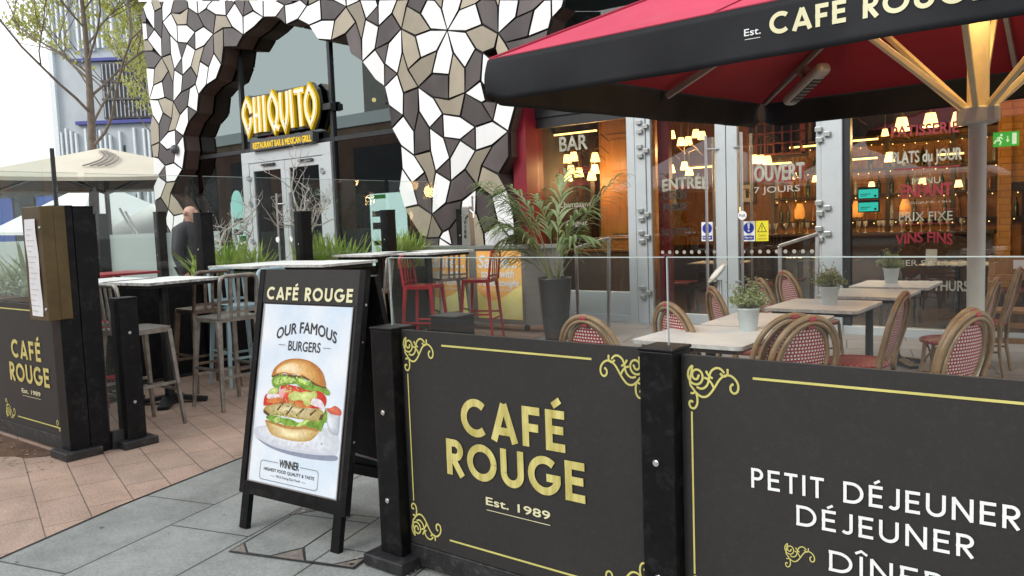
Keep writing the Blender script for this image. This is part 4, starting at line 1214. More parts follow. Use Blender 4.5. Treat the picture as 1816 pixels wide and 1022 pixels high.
b = MB(); b.lathe([(.2, 0), (.2, .02), (.035, .05), (.03, 1.025)], (-8.7, 4.25, 0)); b.build('column', 'iron', rt)


# ------------------------------------------------------------------ bar stools
def make_stool(m, seat_m=None):
    t = thing('bar_stool', 'x', 'bar stool', (0, 0, 0), 0, None)
    b = MB(); b.poly(Fr((0, 0, .742), (1, 0, 0), (0, 1, 0)), rrect(.195, .185, .045), 0, .016)
    b.build('seat', seat_m or m, t, .004)
    b = MB()
    b.bar((-.175, -.165, .730), (.175, -.165, .730), .026, .024); b.bar((-.175, .165, .730), (.175, .165, .730), .026, .024)
    b.bar((-.175, -.16, .730), (-.175, .16, .730), .026, .024); b.bar((.175, -.16, .730), (.175, .16, .730), .026, .024)
    b.build('seat_frame', m, t, .003)
    b = MB()
    pts = [(-.178, .175, .745), (-.172, .20, .95)] + [(-.172 + .05 * (1 - math.cos(R_(a))), .215, 1.045 + .05 * math.sin(R_(a))) for a in (0, 30, 60, 90)]
    pts = pts + [(-x, y, z) for x, y, z in reversed(pts)]
    b.tube(pts, .0165, 8); b.build('back_frame', m, t)
    for x in (-.07, 0, .07):
        b = MB(); b.bar((x, .185, .755), (x, .214, 1.09), .028, .009); b.build('back_slat', m, t, .002)
    b = MB(); b.bar((-.165, .186, .80), (.165, .186, .80), .012, .024); b.build('back_rail', m, t)
    for sx in (-1, 1):
        for sy in (-1, 1):
            b = MB(); b.bar((sx * .168, sy * .158, .735), (sx * .215, sy * .215, .0), .046, .036, wd2=.028); b.build('leg', m, t, .004)
    b = MB()
    q = lambda sx, sy, z: (sx * (.168 + .047 * (1 - z / .735)), sy * (.158 + .057 * (1 - z / .735)), z)
    for s0, s1, z in (((-1, -1), (1, -1), .27), ((1, -1), (1, 1), .33), ((1, 1), (-1, 1), .27), ((-1, 1), (-1, -1), .33)):
        b.bar(q(*s0, z), q(*s1, z), .013, .022)
    b.build('foot_rail', m, t)
    return t


proto = {k: make_stool(*v) for k, v in dict(raw=('raw_steel', 'raw_steel'), red=('red_paint',), blue=('blue_paint',), brown=('brown_steel', 'brown_steel')).items()}
STL = [('raw', -5.98, 3.80, 180, 'worn bare metal bar stool nearest the sandwich board, left of its edge'),
       ('raw', -5.92, 3.00, 92, 'bare metal bar stool behind the short post and narrow glass wing'),
       ('raw', -6.62, 6.02, 215, 'bare metal bar stool showing just above the sandwich board corner'),
       ('brown', -6.85, 4.12, 176, 'brown rusty bar stool under the far side of the rough edged bar table'),
       ('blue', -6.75, 4.42, -8, 'pale blue bar stool beside the brown one'),
       ('blue', -6.06, 4.52, 10, 'pale blue bar stool half hidden behind the sandwich board'),
       ('red', -6.50, 6.72, 20, 'left red bar stool, its slatted back turned to the glass'),
       ('red', -6.40, 7.62, 200, 'right red bar stool directly before the orange drink posters'),
       ('red', -6.62, 2.96, 90, 'red bar stool behind the glass wing, beside the menu case post'),
       ('red', -7.25, 5.62, 90, 'red bar stool whose top rail peeps out behind the tall white table'),
       ('raw', -7.02, 7.75, 150, 'bare metal bar stool behind the table at the left end of the bar counter')]
seen = set()
for k, x, y, a, lb in STL:
    rz = R_(a + 90)
    if k not in seen:
        seen.add(k); o = proto[k]; o.location = (x, y, 0); o.rotation_euler = (0, 0, rz)
    else: o = dup(proto[k], (x, y, 0), rz)
    o['label'] = lb; o['group'] = 'metal slat back bar stools'

# ------------------------------------------------------------------ flower pots on the tables
def herb_pot(loc, s_, label, seed):
    rn = random.Random(seed)
    t = thing('flower_pot', label, 'flower pot', loc, 0, 'galvanised flower pots on the marble tables')
    b = MB(); b.lathe([(.048, .0), (.062, .115), (.066, .118), (.066, .128), (.060, .130), (.058, .11)], n=24, capt=False); b.build('pot', 'galv', t, local=True)
    b = MB(); b.lathe([(.001, .112), (.058, .112)], n=16, capb=False, capt=False); b.build('soil', 'soil', t, local=True)
    b = MB(); c = MB(); f = MB()
    for i in range(150):
        a = rn.random() * 6.283; r = (.092 + .022 * math.sin(3 * a + seed)) * rn.random() ** .6; h = .145 + rn.random() * (.075 + .03 * math.sin(2 * a + seed * 2)) * (1 - (r / .14) ** 2)
        p1_ = Vector((r * math.cos(a), r * math.sin(a), h))
        if i % 3 == 0: b.tube([(p1_.x * .3, p1_.y * .3, .11), (p1_.x * .7, p1_.y * .7, .14), p1_], .0012, 4, caps=False)
        for j in range(5):
            d = Vector((rn.gauss(0, 1), rn.gauss(0, 1), rn.gauss(.3, .8))).normalized(); q = p1_ + d * .012 * rn.random() * 1.6
            x = d.orthogonal().normalized() * (.004 + .004 * rn.random()); L = d * (.012 + .010 * rn.random())
            c.face([q, q + L * .5 + x, q + L, q + L * .5 - x])
        if i % 7 == 0:
            q2 = p1_ + Vector((rn.gauss(0, .03), rn.gauss(0, .03), .05 + rn.random() * .04)); b.tube([p1_, (p1_ + q2) / 2 + Vector((.004, 0, 0)), q2], .001, 4, caps=False)
            for j in range(6):
                q = p1_.lerp(q2, j / 5); d = Vector((rn.gauss(0, 1), rn.gauss(0, 1), .4)).normalized(); x = d.orthogonal().normalized() * .005; L = d * .018; c.face([q, q + L * .5 + x, q + L, q + L * .5 - x])
        if rn.random() < .45:
            b_ = p1_ + Vector((0, 0, .012)); f.sph(b_, .0045, 4)
    b.build('stems', 'palm_stem', t, local=True); c.build('foliage', 'herb_green', t, local=True); f.build('blossom', 'herb_flower', t, local=True)
    t.scale = (s_, s_, s_)


herb_pot((-1.80, 4.62, .7515), 1.06, 'biggest galvanised flower pot, on the nearest marble table', 1)
herb_pot((-1.76, 6.12, .7515), 1.06, 'middle galvanised flower pot, on the table behind the nearest pot', 2)
herb_pot((-1.76, 8.06, .7515), 1.1, 'furthest galvanised flower pot, on the table close to the window', 3)

# ------------------------------------------------------------------ outdoor bar counter
bc = thing('bar_counter', 'grey mobile bar counter with two orange drink posters on its front', 'bar counter', (-6.85, 8.5, 0))
X0, X1, Y0, Y1 = -8.12, -6.20, 8.30, 8.62
b = MB(); b.bx(X0, X1, Y0, Y1, .10, 1.095)
cor = [(X1, Y1 - .0), (X1, Y0)] + []
pr = [(X1 + .0005, Y0), (X1 + .18, Y0 + .07), (X1 + .34, Y0 + .22), (X1 + .38, Y1), (X1 + .0005, Y1)]
b.poly(Fr((0, 0, .10), (1, 0, 0), (0, 1, 0)), pr, 0, .995)
b.build('cabinet', 'bar_metal', bc, .006)
b = MB(); b.poly(Fr((0, 0, 1.096), (1, 0, 0), (0, 1, 0)), [(X0 - .04, Y0 - .03), (X1 + .05, Y0 - .03), (X1 + .26, Y0), (X1 + .42, Y0 + .2), (X1 + .46, Y1 + .03), (X0 - .04, Y1 + .03)], 0, .045)
b.build('counter_top', 'bar_top', bc, .006)
for x0, x1 in ((-7.98, -7.16), (-7.02, -6.26)):
    f = XZ(Y0 - .004)
    b = MB(); b.bx(x0, x1, Y0 - .004, Y0 - .0005, .16, 1.07); po = b.build('poster', 'poster_orange', bc)
    b = MB(); W = x1 - x0
    b.poly(f, [(x0 + .004, .165), (x1 - .004, .165), (x1 - .004, .62), (x0 + W * .82, .56), (x0 + W * .6, .46), (x0 + W * .35, .40), (x0 + W * .15, .44), (x0 + .004, .52)], .0008); b.build('drink_print', 'poster_yellow', po)
    b = MB(); W = x1 - x0
    put_text(b, 'Santé...', f, x0 + .03, .845, .165, W * .86, bold=.006, slant=.2)
    put_text(b, 'toast with', f, x0 + .07, .715, .105, W * .74, bold=.004, slant=.2)
    put_text(b, 'friends tonight', f, x0 + .02, .575, .115, W * .90, bold=.004, slant=.2)
    put_text(b, '(from just £3/pint)', f, x0 + .10, .525, .045, W * .66)
    b.build('poster_lettering', 'sign_white', po)
for x in (X0 + .1, X1 - .1, X1 + .25):
    b = MB(); b.tube([(x - .014, Y0 + .14, .045), (x + .014, Y0 + .14, .045)], .043, 14); b.bx(x - .02, x + .02, Y0 + .11, Y0 + .17, .085, .0995); b.build('castor', 'iron', bc)
bt = thing('beer_tap', 'silver and dark beer tap tower lettered VIER standing on the bar counter', 'beer tap', (-7.30, 8.48, 1.1415))
b = MB(); b.box((0, 0, .27), (.15, .12, .54), 0, 0, .86); b.build('tower', 'bar_metal', bt, .012, local=True)
b = MB(); fx = Fr((0, -.062, 0), (1, 0, 0), (0, 0, 1))
for i, c_ in enumerate('VIER'): put_text(b, c_, fx, 0, .30 - i * .065, .046, align='c', bold=.003, n0=.004)
b.build('lettering', 'sign_black', bt, local=True)
b = MB(); b.disc(fx, 0, .42, .055, .004, .01, 0, 4); b.build('badge', 'steel', bt, local=True)
b = MB(); b.tube([(.05, -.02, .5), (.16, -.05, .44), (.16, -.06, .38)], .016, 8); b.tube([(.13, -.04, .47), (.14, -.05, .68)], .014, 8); b.build('spout', 'steel', bt, local=True)

# ------------------------------------------------------------------ potted palm
pt = thing('potted_palm', 'tall tapering black pot with a green palm in front of the bar counter', 'potted plant', (-5.5, 7.95, .003))
b = MB()
for i in range(1):
    b.lathe([(.135, 0), (.15, .1), (.205, .74), (.205, .76), (.19, .76), (.185, .70)], n=28, capt=False)
b.build('pot', 'pot_black', pt, local=True)
b = MB(); b.lathe([(.001, .70), (.185, .70)], n=20, capb=False, capt=False); b.build('soil', 'soil', pt, local=True)
st = MB(); lf = MB()


def frond(base, az, length, lift, droop, seed, ll0=.52):
    r = random.Random(seed)
    pts = []; p = Vector(base); el = lift
    n = 18
    for i in range(n + 1):
        pts.append(p.copy())
        d = Vector((math.cos(az) * math.cos(el), math.sin(az) * math.cos(el), math.sin(el)))
        p = p + d * (length / n); el -= droop / n * (.25 + 1.5 * i / n)
    st.tube(pts, [.008 * (1 - .75 * i / n) for i in range(n + 1)], 6)
    for i in range(8, n + 1):
        for hh in (0,):
            a = pts[i] if hh == 0 else pts[i].lerp(pts[i - 1], .5); d = (pts[i] - pts[i - 1]).normalized()
            sd = d.cross(Vector((0, 0, 1)))
            sd = sd.normalized() if sd.length > .05 else Vector((1, 0, 0))
            ll = ll0 * (1 - .45 * abs((i - 12) / 7.0)) * r.uniform(.6, 1.1)
            for sg in (-1, 1):
                q = a.copy(); v = (d * r.uniform(.8, 1.7) + sd * sg * r.uniform(.35, .75) + Vector((r.gauss(0, .12), r.gauss(0, .12), .2 + r.uniform(-.2, .3)))).normalized()
                rows = []
                m_ = 7
                for k in range(m_ + 1):
                    wv = .0165 * math.sin(math.pi * (k / m_ * .93 + .07)) ** .6
                    nrm = v.cross(sd).normalized() if abs(v.dot(sd)) < .95 else Vector((0, 0, 1))
                    wd_ = v.cross(nrm).normalized()
                    rows.append([q - wd_ * wv, q + nrm * .003, q + wd_ * wv])
                    q = q + v * (ll / m_); v = (v + Vector((0, 0, -.21 - .14 * r.random()))).normalized()
                lf.grid(rows, 0, True)


# base, azimuth, length, lift, droop
spec = [((.02, 0, .7), 8, 1.42, 66, .50), ((-.03, .02, .7), 188, 1.55, 68, .75), ((-.02, -.02, .7), 208, 1.5, 72, .9), ((-.03, 0, .7), 168, 1.4, 76, .9),
        ((.0, -.04, .7), 205, 1.0, 72, 1.2), ((-.03, -.03, .7), 235, .95, 74, 1.3), ((-.04, -.02, .7), 180, .85, 66, 1.3), ((0, .05, .7), 150, 1.2, 78, .8), ((-.02, -.03, .7), 222, .7, 62, 1.3), ((.03, -.02, .7), 345, 1.0, 76, .9), ((.03, 0, .7), 330, .8, 66, 1.1),
        ((-.02, -.05, .7), 210, 1.35, 76, .7), ((.02, .04, .7), 20, .70, 62, 1.0), ((-.05, 0, .7), 195, .6, 50, 1.0), ((-.03, .03, .7), 195, 1.25, 78, 1.1), ((-.02, .03, .7), 178, 1.05, 60, .9), ((-.01, -.03, .7), 200, 1.15, 64, 1.0), ((.01, .02, .7), 100, 1.35, 84, .5)]
for i, (bp_, az, L, li, dr) in enumerate(spec): frond(bp_, R_(az), L, R_(li), dr, i)
st.build('stems', 'palm_stem', pt, local=True); lf.build('fronds', 'palm_green', pt, local=True)

# ------------------------------------------------------------------ big red parasol
UX0, UX1, UY0, UY1, UZ, UA = -2.85, 1.35, 3.55, 7.75, 2.352, 3.30


def tilt(p):
    p.z += .038 * (p.y - UY0) + .014 * (p.x - UX0)
    return p


CXu, CYu = (UX0 + UX1) / 2, (UY0 + UY1) / 2
um = thing('cafe_parasol', 'big square red parasol with black lettered valance over the terrace', 'parasol', (CXu, CYu, 0))
cor = [(UX0, UY0), (UX1, UY0), (UX1, UY1), (UX0, UY1)]
b = MB()
for i in range(4):
    a = Vector((*cor[i], UZ)); c = Vector((*cor[(i + 1) % 4], UZ)); ap = Vector((CXu, CYu, UA))
    rows = []
    n = 12
    for r in range(n + 1):
        t_ = r / n
        row = []
        for j in range(17):
            s_ = j / 16
            p = a.lerp(c, s_).lerp(ap, t_)
            p.z += -.010 * math.sin(math.pi * s_) * (1 - t_) - .035 * math.sin(math.pi * t_) * math.sin(math.pi * s_)
            row.append(tilt(p))
        rows.append(row)
    b.grid(rows)
cn_ = b.build('canopy', 'canopy_red', um)
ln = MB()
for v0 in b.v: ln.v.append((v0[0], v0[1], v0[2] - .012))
ln.f = [tuple(reversed(f_)) for f_ in b.f]; ln.m = list(b.m); ln.s = list(b.s); ln.build('shaded_underside', 'canopy_red_shaded', um)  # added sheet just below the canopy, coloured dark to stand for its shade
sm = MB()
for i in range(4):
    a = Vector((*cor[i], UZ)); c = Vector((*cor[(i + 1) % 4], UZ)); ap = Vector((CXu, CYu, UA))
    pts = [tilt(a.lerp(ap, t_ / 12) + Vector((0, 0, .004))) for t_ in range(13)]
    sm.tube(pts, .009, 6)
    for s_ in (.3125, .6875):
        pts = []
        for r in range(13):
            t_ = r / 12; p = a.lerp(c, s_).lerp(ap, t_); p.z += -.010 * math.sin(math.pi * s_) * (1 - t_) - .035 * math.sin(math.pi * t_) * math.sin(math.pi * s_) + .004; pts.append(tilt(p))
        sm.tube(pts, .0035, 5)
    pts = []
    for j in range(33):
        s_ = j / 32; p = a.lerp(c, s_); p.z += -.010 * math.sin(math.pi * s_) + .001; pts.append(tilt(p))
    sm.tube(pts, .006, 5)
sm.build('seams', 'canopy_seam', um)
MBv = {}
for i in range(4):
    b = MB()
    a = Vector((*cor[i], UZ)); c = Vector((*cor[(i + 1) % 4], UZ)); d = (c - a).normalized(); nrm = Vector((d.y, -d.x, 0))
    rows = []
    for k in range(9):
        row = []
        for j in range(141):
            s_ = j / 140
            p = a.lerp(c, s_)
            e = min(s_, 1 - s_)
            hgt = .235 - .05 * max(0, 1 - e / .03)
            p.z = UZ - .010 * math.sin(math.pi * s_) - hgt * k / 8 - .004
            p += nrm * (.012 + .012 * math.sin(s_ * 17 + i * 2) * (k / 8) + .035 * math.exp(-e * 16) * math.sin(k / 8 * 2.4) + .010 * math.sin(s_ * 41) * (k / 8) ** 2)
            row.append(tilt(p))
        rows.append(row)
    b.grid(rows)
    vo = b.build('valance', 'valance_black', um)
    md = vo.modifiers.new('Solidify', 'SOLIDIFY'); md.thickness = .004
    if i == 0: front_val = vo
FV = Fr((0, UY0, 0), (1, 0, .0), (0, 0, 1))


def on_cloth(mb):
    for i, (x, y, z) in enumerate(mb.v):
        s_ = (x - UX0) / (UX1 - UX0); e = min(s_, 1 - s_)
        k = max(0, min(1, (UZ + .014 * (x - UX0) - .010 * math.sin(math.pi * s_) - .004 - z) / .235))
        d = .012 + .012 * math.sin(s_ * 17) * k + .035 * math.exp(-e * 16) * math.sin(k * 2.4) + .010 * math.sin(s_ * 41) * k ** 2
        mb.v[i] = (x, UY0 - d - .007 - (UY0 - y) * .4, z)


b = MB()
put_text(b, 'Est.', FV, -1.378, 2.232, .030, .075, bold=.0004); b.ribbon(FV, [(-1.375, 2.217), (-1.34, 2.217), (-1.305, 2.217)], .0022, .003)
put_text(b, '1989', FV, -.39, 2.232, .030, .09, bold=.0004)
on_cloth(b); b.build('date_lettering', 'white_print', front_val)
b = MB(); deco(b, 'CAFÉ ROUGE', FV, -1.265, 2.218, .094, .83, t=.20, gap=.15, space=.36); on_cloth(b); b.build('logo_lettering', 'cream_print', front_val)
b = MB()
b.lathe([(.050, .10), (.050, 1.94)], (CXu - .0, CYu, 0), 20); b.build('mast', 'mast_cream', um)
b = MB(); b.lathe([(.30, .003), (.30, .05), (.07, .09), (.07, .14)], (CXu, CYu, 0), 24); b.build('foot', 'iron', um)
b = MB()
for a in range(4):
    pass
b.box((CXu, CYu, 1.99), (.20, .20, .10), R_(20)); b.build('runner_hub', 'mast_cream', um, .012)
b = MB(); b.lathe([(.060, 2.041), (.060, UA + .05)], (CXu, CYu, 0), 16); b.build('upper_mast', 'umbrella_wood', um)
b = MB(); b.lathe([(.10, UA - .02), (.10, UA + .05)], (CXu, CYu, 0), 16); b.build('crown_hub', 'rib_grey', um)
pl2 = thing('parasol_lamp', 'small warm ring lamp clamped round the upper parasol mast', 'lamp', (CXu, CYu, 2.86))
b = MB(); b.tube([(CXu + .13 * math.cos(R_(a)), CYu + .13 * math.sin(R_(a)), 2.90) for a in range(0, 360, 20)], .022, 8, 0, True); b.build('ring', 'lampshade', pl2)
b = MB()
for a in (0, 90, 180, 270): b.bar((CXu + .055 * math.cos(R_(a)), CYu + .055 * math.sin(R_(a)), 2.90), (CXu + .12 * math.cos(R_(a)), CYu + .12 * math.sin(R_(a)), 2.90), .012)
b.build('bracket', 'iron', pl2)
for a in (225, 315):
    ld = bpy.data.lights.new('ring_light', 'POINT'); ld.energy = 17; ld.color = (1, .70, .28); ld.shadow_soft_size = .05
    lo = bpy.data.objects.new('ring_light', ld); C.objects.link(lo); lo.parent = pl2; lo.location = (.26 * math.cos(R_(a)), .26 * math.sin(R_(a)), -.02)
for k in range(8):
    a = R_(45 * k + 45)
    c, s_ = math.cos(a), math.sin(a)
    L = 2.1 * (1.414 if k % 2 == 0 else 1.0)
    dz = -.012 if k % 2 == 0 else -.075
    e = tilt(Vector((CXu + c * L * .985, CYu + s_ * L * .985, UZ + dz))); o_ = Vector((CXu + c * .08, CYu + s_ * .08, UA - .0))
    b = MB(); b.bar(o_, e, .032, .045); rb_ = b.build('rib', 'rib_grey', um, .004)
    m_ = o_.lerp(e, .42) - Vector((0, 0, .03))
    b = MB(); b.bar((CXu + c * .08, CYu + s_ * .08, 2.03), m_, .032, .036); b.build('strut', 'umbrella_wood', rb_, .004)
# heater hung on the far left rib
hr = thing('patio_heater', 'grey tubular patio heater clamped to a rib under the red parasol', 'heater', (-2.2, 7.1, 2.45))
e0 = tilt(Vector((UX0, UY1, UZ))); e1 = Vector((CXu, CYu, UA + .08)); dv = (e1 - e0).normalized()
c0 = e0 + dv * .74 - Vector((0, 0, .185)); sd = dv.cross(Vector((0, 0, 1))).normalized()
c0 = c0 + Vector((.10, -.10, 0))
b = MB(); b.bar(c0 - dv * .34, c0 + dv * .34, .13, .10); b.build('housing', 'heater_grey', hr, .045, 4)
b = MB(); b.bar(c0 - dv * .22 - Vector((0, 0, .0515)), c0 + dv * .22 - Vector((0, 0, .0515)), .075, .006); b.build('grille', 'iron', hr)
b = MB()
for k in range(7): b.bar(c0 + dv * (-.19 + k * .063) - Vector((0, 0, .0565)) - sd * .036, c0 + dv * (-.19 + k * .063) - Vector((0, 0, .0565)) + sd * .036, .006, .004)
b.build('guard_wire', 'heater_grey', hr)
b = MB(); b.bar(c0 + Vector((0, 0, .052)), c0 + Vector((-.08, .08, .13)), .05, .03); b.bar(c0 + Vector((0, 0, .05)) + dv * .1, c0 + Vector((-.08, .08, .13)) + dv * .1, .03, .03); b.build('bracket', 'rib_grey', hr)

# ------------------------------------------------------------------ wooden high chair
hc = thing('high_chair', 'wooden child high chair with a white notice on its curved back', 'high chair', (-.78, 8.35, .003), R_(8))
for sx in (-1, 1):
    b = MB(); b.bar((sx * .23, -.24, 0), (sx * .20, -.03, .92), .045, .035); b.build('leg', 'wood_oak', hc, .005, local=True)
    b = MB(); b.bar((sx * .23, .26, 0), (sx * .20, .13, .98), .045, .035); b.build('leg', 'wood_oak', hc, .005, local=True)
    b = MB(); b.bar((sx * .215, -.20, .74), (sx * .215, .17, .76), .03, .05); b.bar((sx * .235, -.22, .14), (sx * .235, .24, .14), .03, .04); b.build('side_rail', 'wood_oak', hc, .004, local=True)
b = MB(); b.poly(Fr((0, .142, .70), (1, 0, 0), (0, 0, 1)), [(-.21, .12)] + [(.21 * math.cos(R_(180 - 180 * i / 14)), .15 + .12 * math.sin(R_(180 - 180 * i / 14))) for i in range(15)] + [(.21, .12)], 0, .02)
b.build('backrest', 'wood_oak', hc, .003, local=True)
b = MB(); b.box((0, -.02, .50), (.36, .32, .025)); b.build('seat', 'wood_oak', hc, .003, local=True)
b = MB()
for z, y in ((.25, -.19), (.38, -.155), (.80, -.06)): b.bar((-.21, y, z), (.21, y, z), .03, .05)
b.build('front_rail', 'wood_oak', hc, .004, local=True)
b = MB(); b.box((.03, .118, .90), (.13, .004, .08)); b.build('notice', 'paper', hc, local=True)

# ------------------------------------------------------------------ handrails and the tilted stand before the doors
def handrail(loc, L, label):
    t = thing('handrail', label, 'handrail', loc, 0, 'steel handrails by the entrance')
    b = MB(); b.bar((-L / 2, 0, 1.06), (L / 2, .06, 1.19), .05, .04); b.build('top_rail', 'raw_steel', t, .006, local=True)
    for sx in (-1, 1):
        b = MB(); b.bar((sx * L / 2 * .96, 0, 0), (sx * L / 2 * .96, 0 if sx < 0 else .06, 1.06 if sx < 0 else 1.17), .045, .02); b.build('upright', 'steel', t, .004, local=True)
    b = MB(); b.box((0, .03, .60), (L * .86, .008, .80)); b.build('glass_infill', 'glass_clear', t, local=True)


handrail((-5.72, 9.15, 0), .50, 'sloping steel and glass handrail just left of the entrance doors')
handrail((-2.98, 9.15, 0), .42, 'sloping steel and glass handrail just right of the entrance doors')
sd_ = thing('menu_stand', 'short steel stand with a tilted oval silver plate before the doors', 'stand', (-3.62, 8.45, .003))
b = MB(); b.lathe([(.14, 0), (.14, .02), (.032, .03), (.032, .72)], n=16); b.build('post', 'steel', sd_, local=True)
fo = Fr((0, -.02, .80), (.62, -.15, .55), (-.3, .85, .45))
b = MB(); b.disc(fo, 0, 0, .17, 0, .015, 0, 24, .10); b.build('plate', 'bar_top', sd_, local=True)
b = MB(); b.disc(fo, 0, 0, .12, .0152, .002, 0, 24, .06); b.build('plate_face', 'sign_white', sd_, local=True)
# ------------------------------------------------------------------ patterned facade
fa = thing('patterned_facade', 'building front clad in white, beige and dark brown faceted panels with arched openings', 'facade', (-12, 9.3, 0))
FY = XZ(9.3)
cm_ = {'W': 0, 'D': 1, 'B': 2}
tl = MB(); bk = MB()
V2 = [(a / 100, c / 100) for a, c in TV]
edges = {}
rt_ = random.Random(2)


def add_tile(P, mi):
    cx_ = sum(p[0] for p in P) / len(P); cz_ = sum(p[1] for p in P) / len(P)
    Q = []
    for x, z in P:
        d = math.hypot(cx_ - x, cz_ - z)
        k = min(.3, .016 / max(d, 1e-4) * 1.35)
        Q.append((x + (cx_ - x) * k, z + (cz_ - z) * k))
    tl.poly(FY, Q, .006 + rt_.random() * .004, .028, mi, 9)


for s_ in TP:
    c = s_[0]; ids = s_[1:].split(',')
    ids = [int(i) for i in ids]
    P = [V2[i] for i in ids]
    add_tile(P, cm_[c] * 3 + rt_.choice((0, 0, 1, 2)))
    bk.poly(FY, P, -.02, .022)
    for i in range(len(ids)):
        e = (ids[i - 1], ids[i]); k = tuple(sorted(e))
        edges.setdefault(k, []).append(e)
rv = MB()
for k, l in edges.items():
    if len(l) == 1:
        a, c = V2[k[0]], V2[k[1]]
        if a[1] > topz(a[0]) - .12 and c[1] > topz(c[0]) - .12: continue
        rv.face([(a[0], 9.298, a[1]), (c[0], 9.298, c[1]), (c[0], 9.62, c[1]), (a[0], 9.62, a[1])])
# upper part of the cladding, above the arches
nx, nz_ = 38, 9
G_ = {}
for i in range(nx + 1):
    for j in range(nz_ + 1):
        x = -17.12 + 23.1 * i / nx; z0 = topz(x) + .012
        z = z0 + (10.2 - z0) * j / nz_
        if 0 < j < nz_: z += rt_.uniform(-.2, .2)
        if 0 < i < nx and j > 0: x += rt_.uniform(-.22, .22)
        G_[i, j] = (x, z)
for i in range(nx):
    for j in range(nz_):
        P = [G_[i, j], G_[i + 1, j], G_[i + 1, j + 1], G_[i, j + 1]]
        if rt_.random() < .35:
            add_tile([P[0], P[1], P[2]], rt_.choice((0, 3, 4))); add_tile([P[0], P[2], P[3]], rt_.choice((1, 4, 6)))
        else: add_tile(P, rt_.choice((0, 1, 3, 4, 6)))
        bk.poly(FY, P, -.021, .022)
tl.build('cladding_panels', ['tile_white' + k_ for k_ in 'abc'] + ['tile_dark' + k_ for k_ in 'abc'] + ['tile_beige' + k_ for k_ in 'abc'] + ['joint_dark'], fa)
bk.build('backing', 'joint_dark', fa)
rv.build('arch_reveal', 'reveal_brown', fa)
b = MB()
b.bx(-16.6, -15.9, 9.31, 9.60, 0, .5); b.bx(-10.3, -7.4, 9.31, 9.60, 0, .4); b.bx(-17.1, 6, 9.96, 16, 8.2, 10.3)
b.build('plinth', 'joint_dark', fa)

# ------------------------------------------------------------------ the glazed front with the double doors
cf = thing('glazed_shopfront', 'dark glazed restaurant front with grey double doors behind the arch', 'shopfront', (-13, 10, 0))
Yg = 9.65
b = MB()
for x in (-16.115, -14.118, -11.387, -8.878, -7.189):
    b = MB(); b.bx(x - .035, x + .035, Yg - .05, Yg + .06, 0 if x < -14.185 or x > -11.483 else 3.0615, 8.1); b.build('mullion', 'dark_frame', cf)
b = MB()
b.bx(-16.405, -7.141, Yg - .045, Yg + .055, 3.0036, 3.0808); b.build('transom', 'dark_frame', cf)
b = MB(); b.bx(-16.405, -7.141, Yg - .04, Yg + .05, 5.7443, 5.8215); b.build('transom', 'dark_frame', cf)
for x0, x1 in ((-16.077, -14.157), (-11.348, -8.917), (-8.839, -7.228)):
    b = MB(); b.bx(x0, x1, Yg - .005, Yg + .005, .02, 2.9988); b.build('window_pane', 'glass_dark', cf)
for x0, x1 in ((-16.077, -14.157), (-14.079, -11.426), (-11.348, -8.917), (-8.839, -7.228)):
    b = MB(); b.bx(x0, x1, Yg - .005, Yg + .005, 3.0857, 5.7394); b.build('window_pane', 'glass_coated', cf)
    b = MB(); b.bx(x0, x1, Yg - .005, Yg + .005, 5.8263, 8.1); b.build('window_pane', 'glass_coated', cf)
b = MB()
b.bx(-14.128, -13.896, Yg - .10, Yg + .05, 0, 2.7817); b.bx(-11.628, -11.406, Yg - .10, Yg + .05, 0, 2.7817); b.bx(-14.128, -11.406, Yg - .10, Yg + .05, 2.7822, 2.9988)
b.build('door_frame', 'frame_grey', cf, .006)
for sg, x0, x1 in ((1, -13.891, -12.762), (-1, -12.752, -11.633)):
    d = MB()
    d.bx(x0, x0 + .13, Yg - .09, Yg - .02, .02, 2.7721); d.bx(x1 - .13, x1, Yg - .09, Yg - .02, .02, 2.7721)
    d.bx(x0 + .1305, x1 - .1305, Yg - .088, Yg - .022, 2.6177, 2.7721); d.bx(x0 + .1305, x1 - .1305, Yg - .088, Yg - .022, .02, .22)
    dr = d.build('door', 'frame_grey', cf, .004)
    b = MB(); b.bx(x0 + .131, x1 - .131, Yg - .06, Yg - .05, .221, 2.6167); b.build('glass', 'glass_dark', dr)
    hx_ = x1 - .20 if sg > 0 else x0 + .20
    b = MB(); b.tube([(hx_, Yg - .17, .5), (hx_, Yg - .17, 2.15)], .020, 10)
    for z in (.7, 1.95): b.tube([(hx_, Yg - .17, z), (hx_ + .14 * sg, Yg - .095, z)], .012, 8)
    b.build('handle', 'steel', dr)
    xh = x0 if sg > 0 else x1
    for z in (.45, 1.2, 1.95, 2.45):
        b = MB(); b.bx(xh - .05, xh + .05, Yg - .135, Yg - .092, z, z + .05); b.bx(xh - .05, xh, Yg - .137, Yg - .0915, z + .0505, z + .10); b.build('hinge', 'bar_top', dr, .004)
    b = MB(); b.disc(XZ(Yg - .196), hx_, 1.27, .055, 0, .006); b.build('push_plate', 'sign_white', dr)
    b = MB(); b.bx(x0 + .45, x0 + .85, Yg - .14, Yg - .0895, 2.70, 2.745); b.build('closer', 'dark_frame', dr, .006)
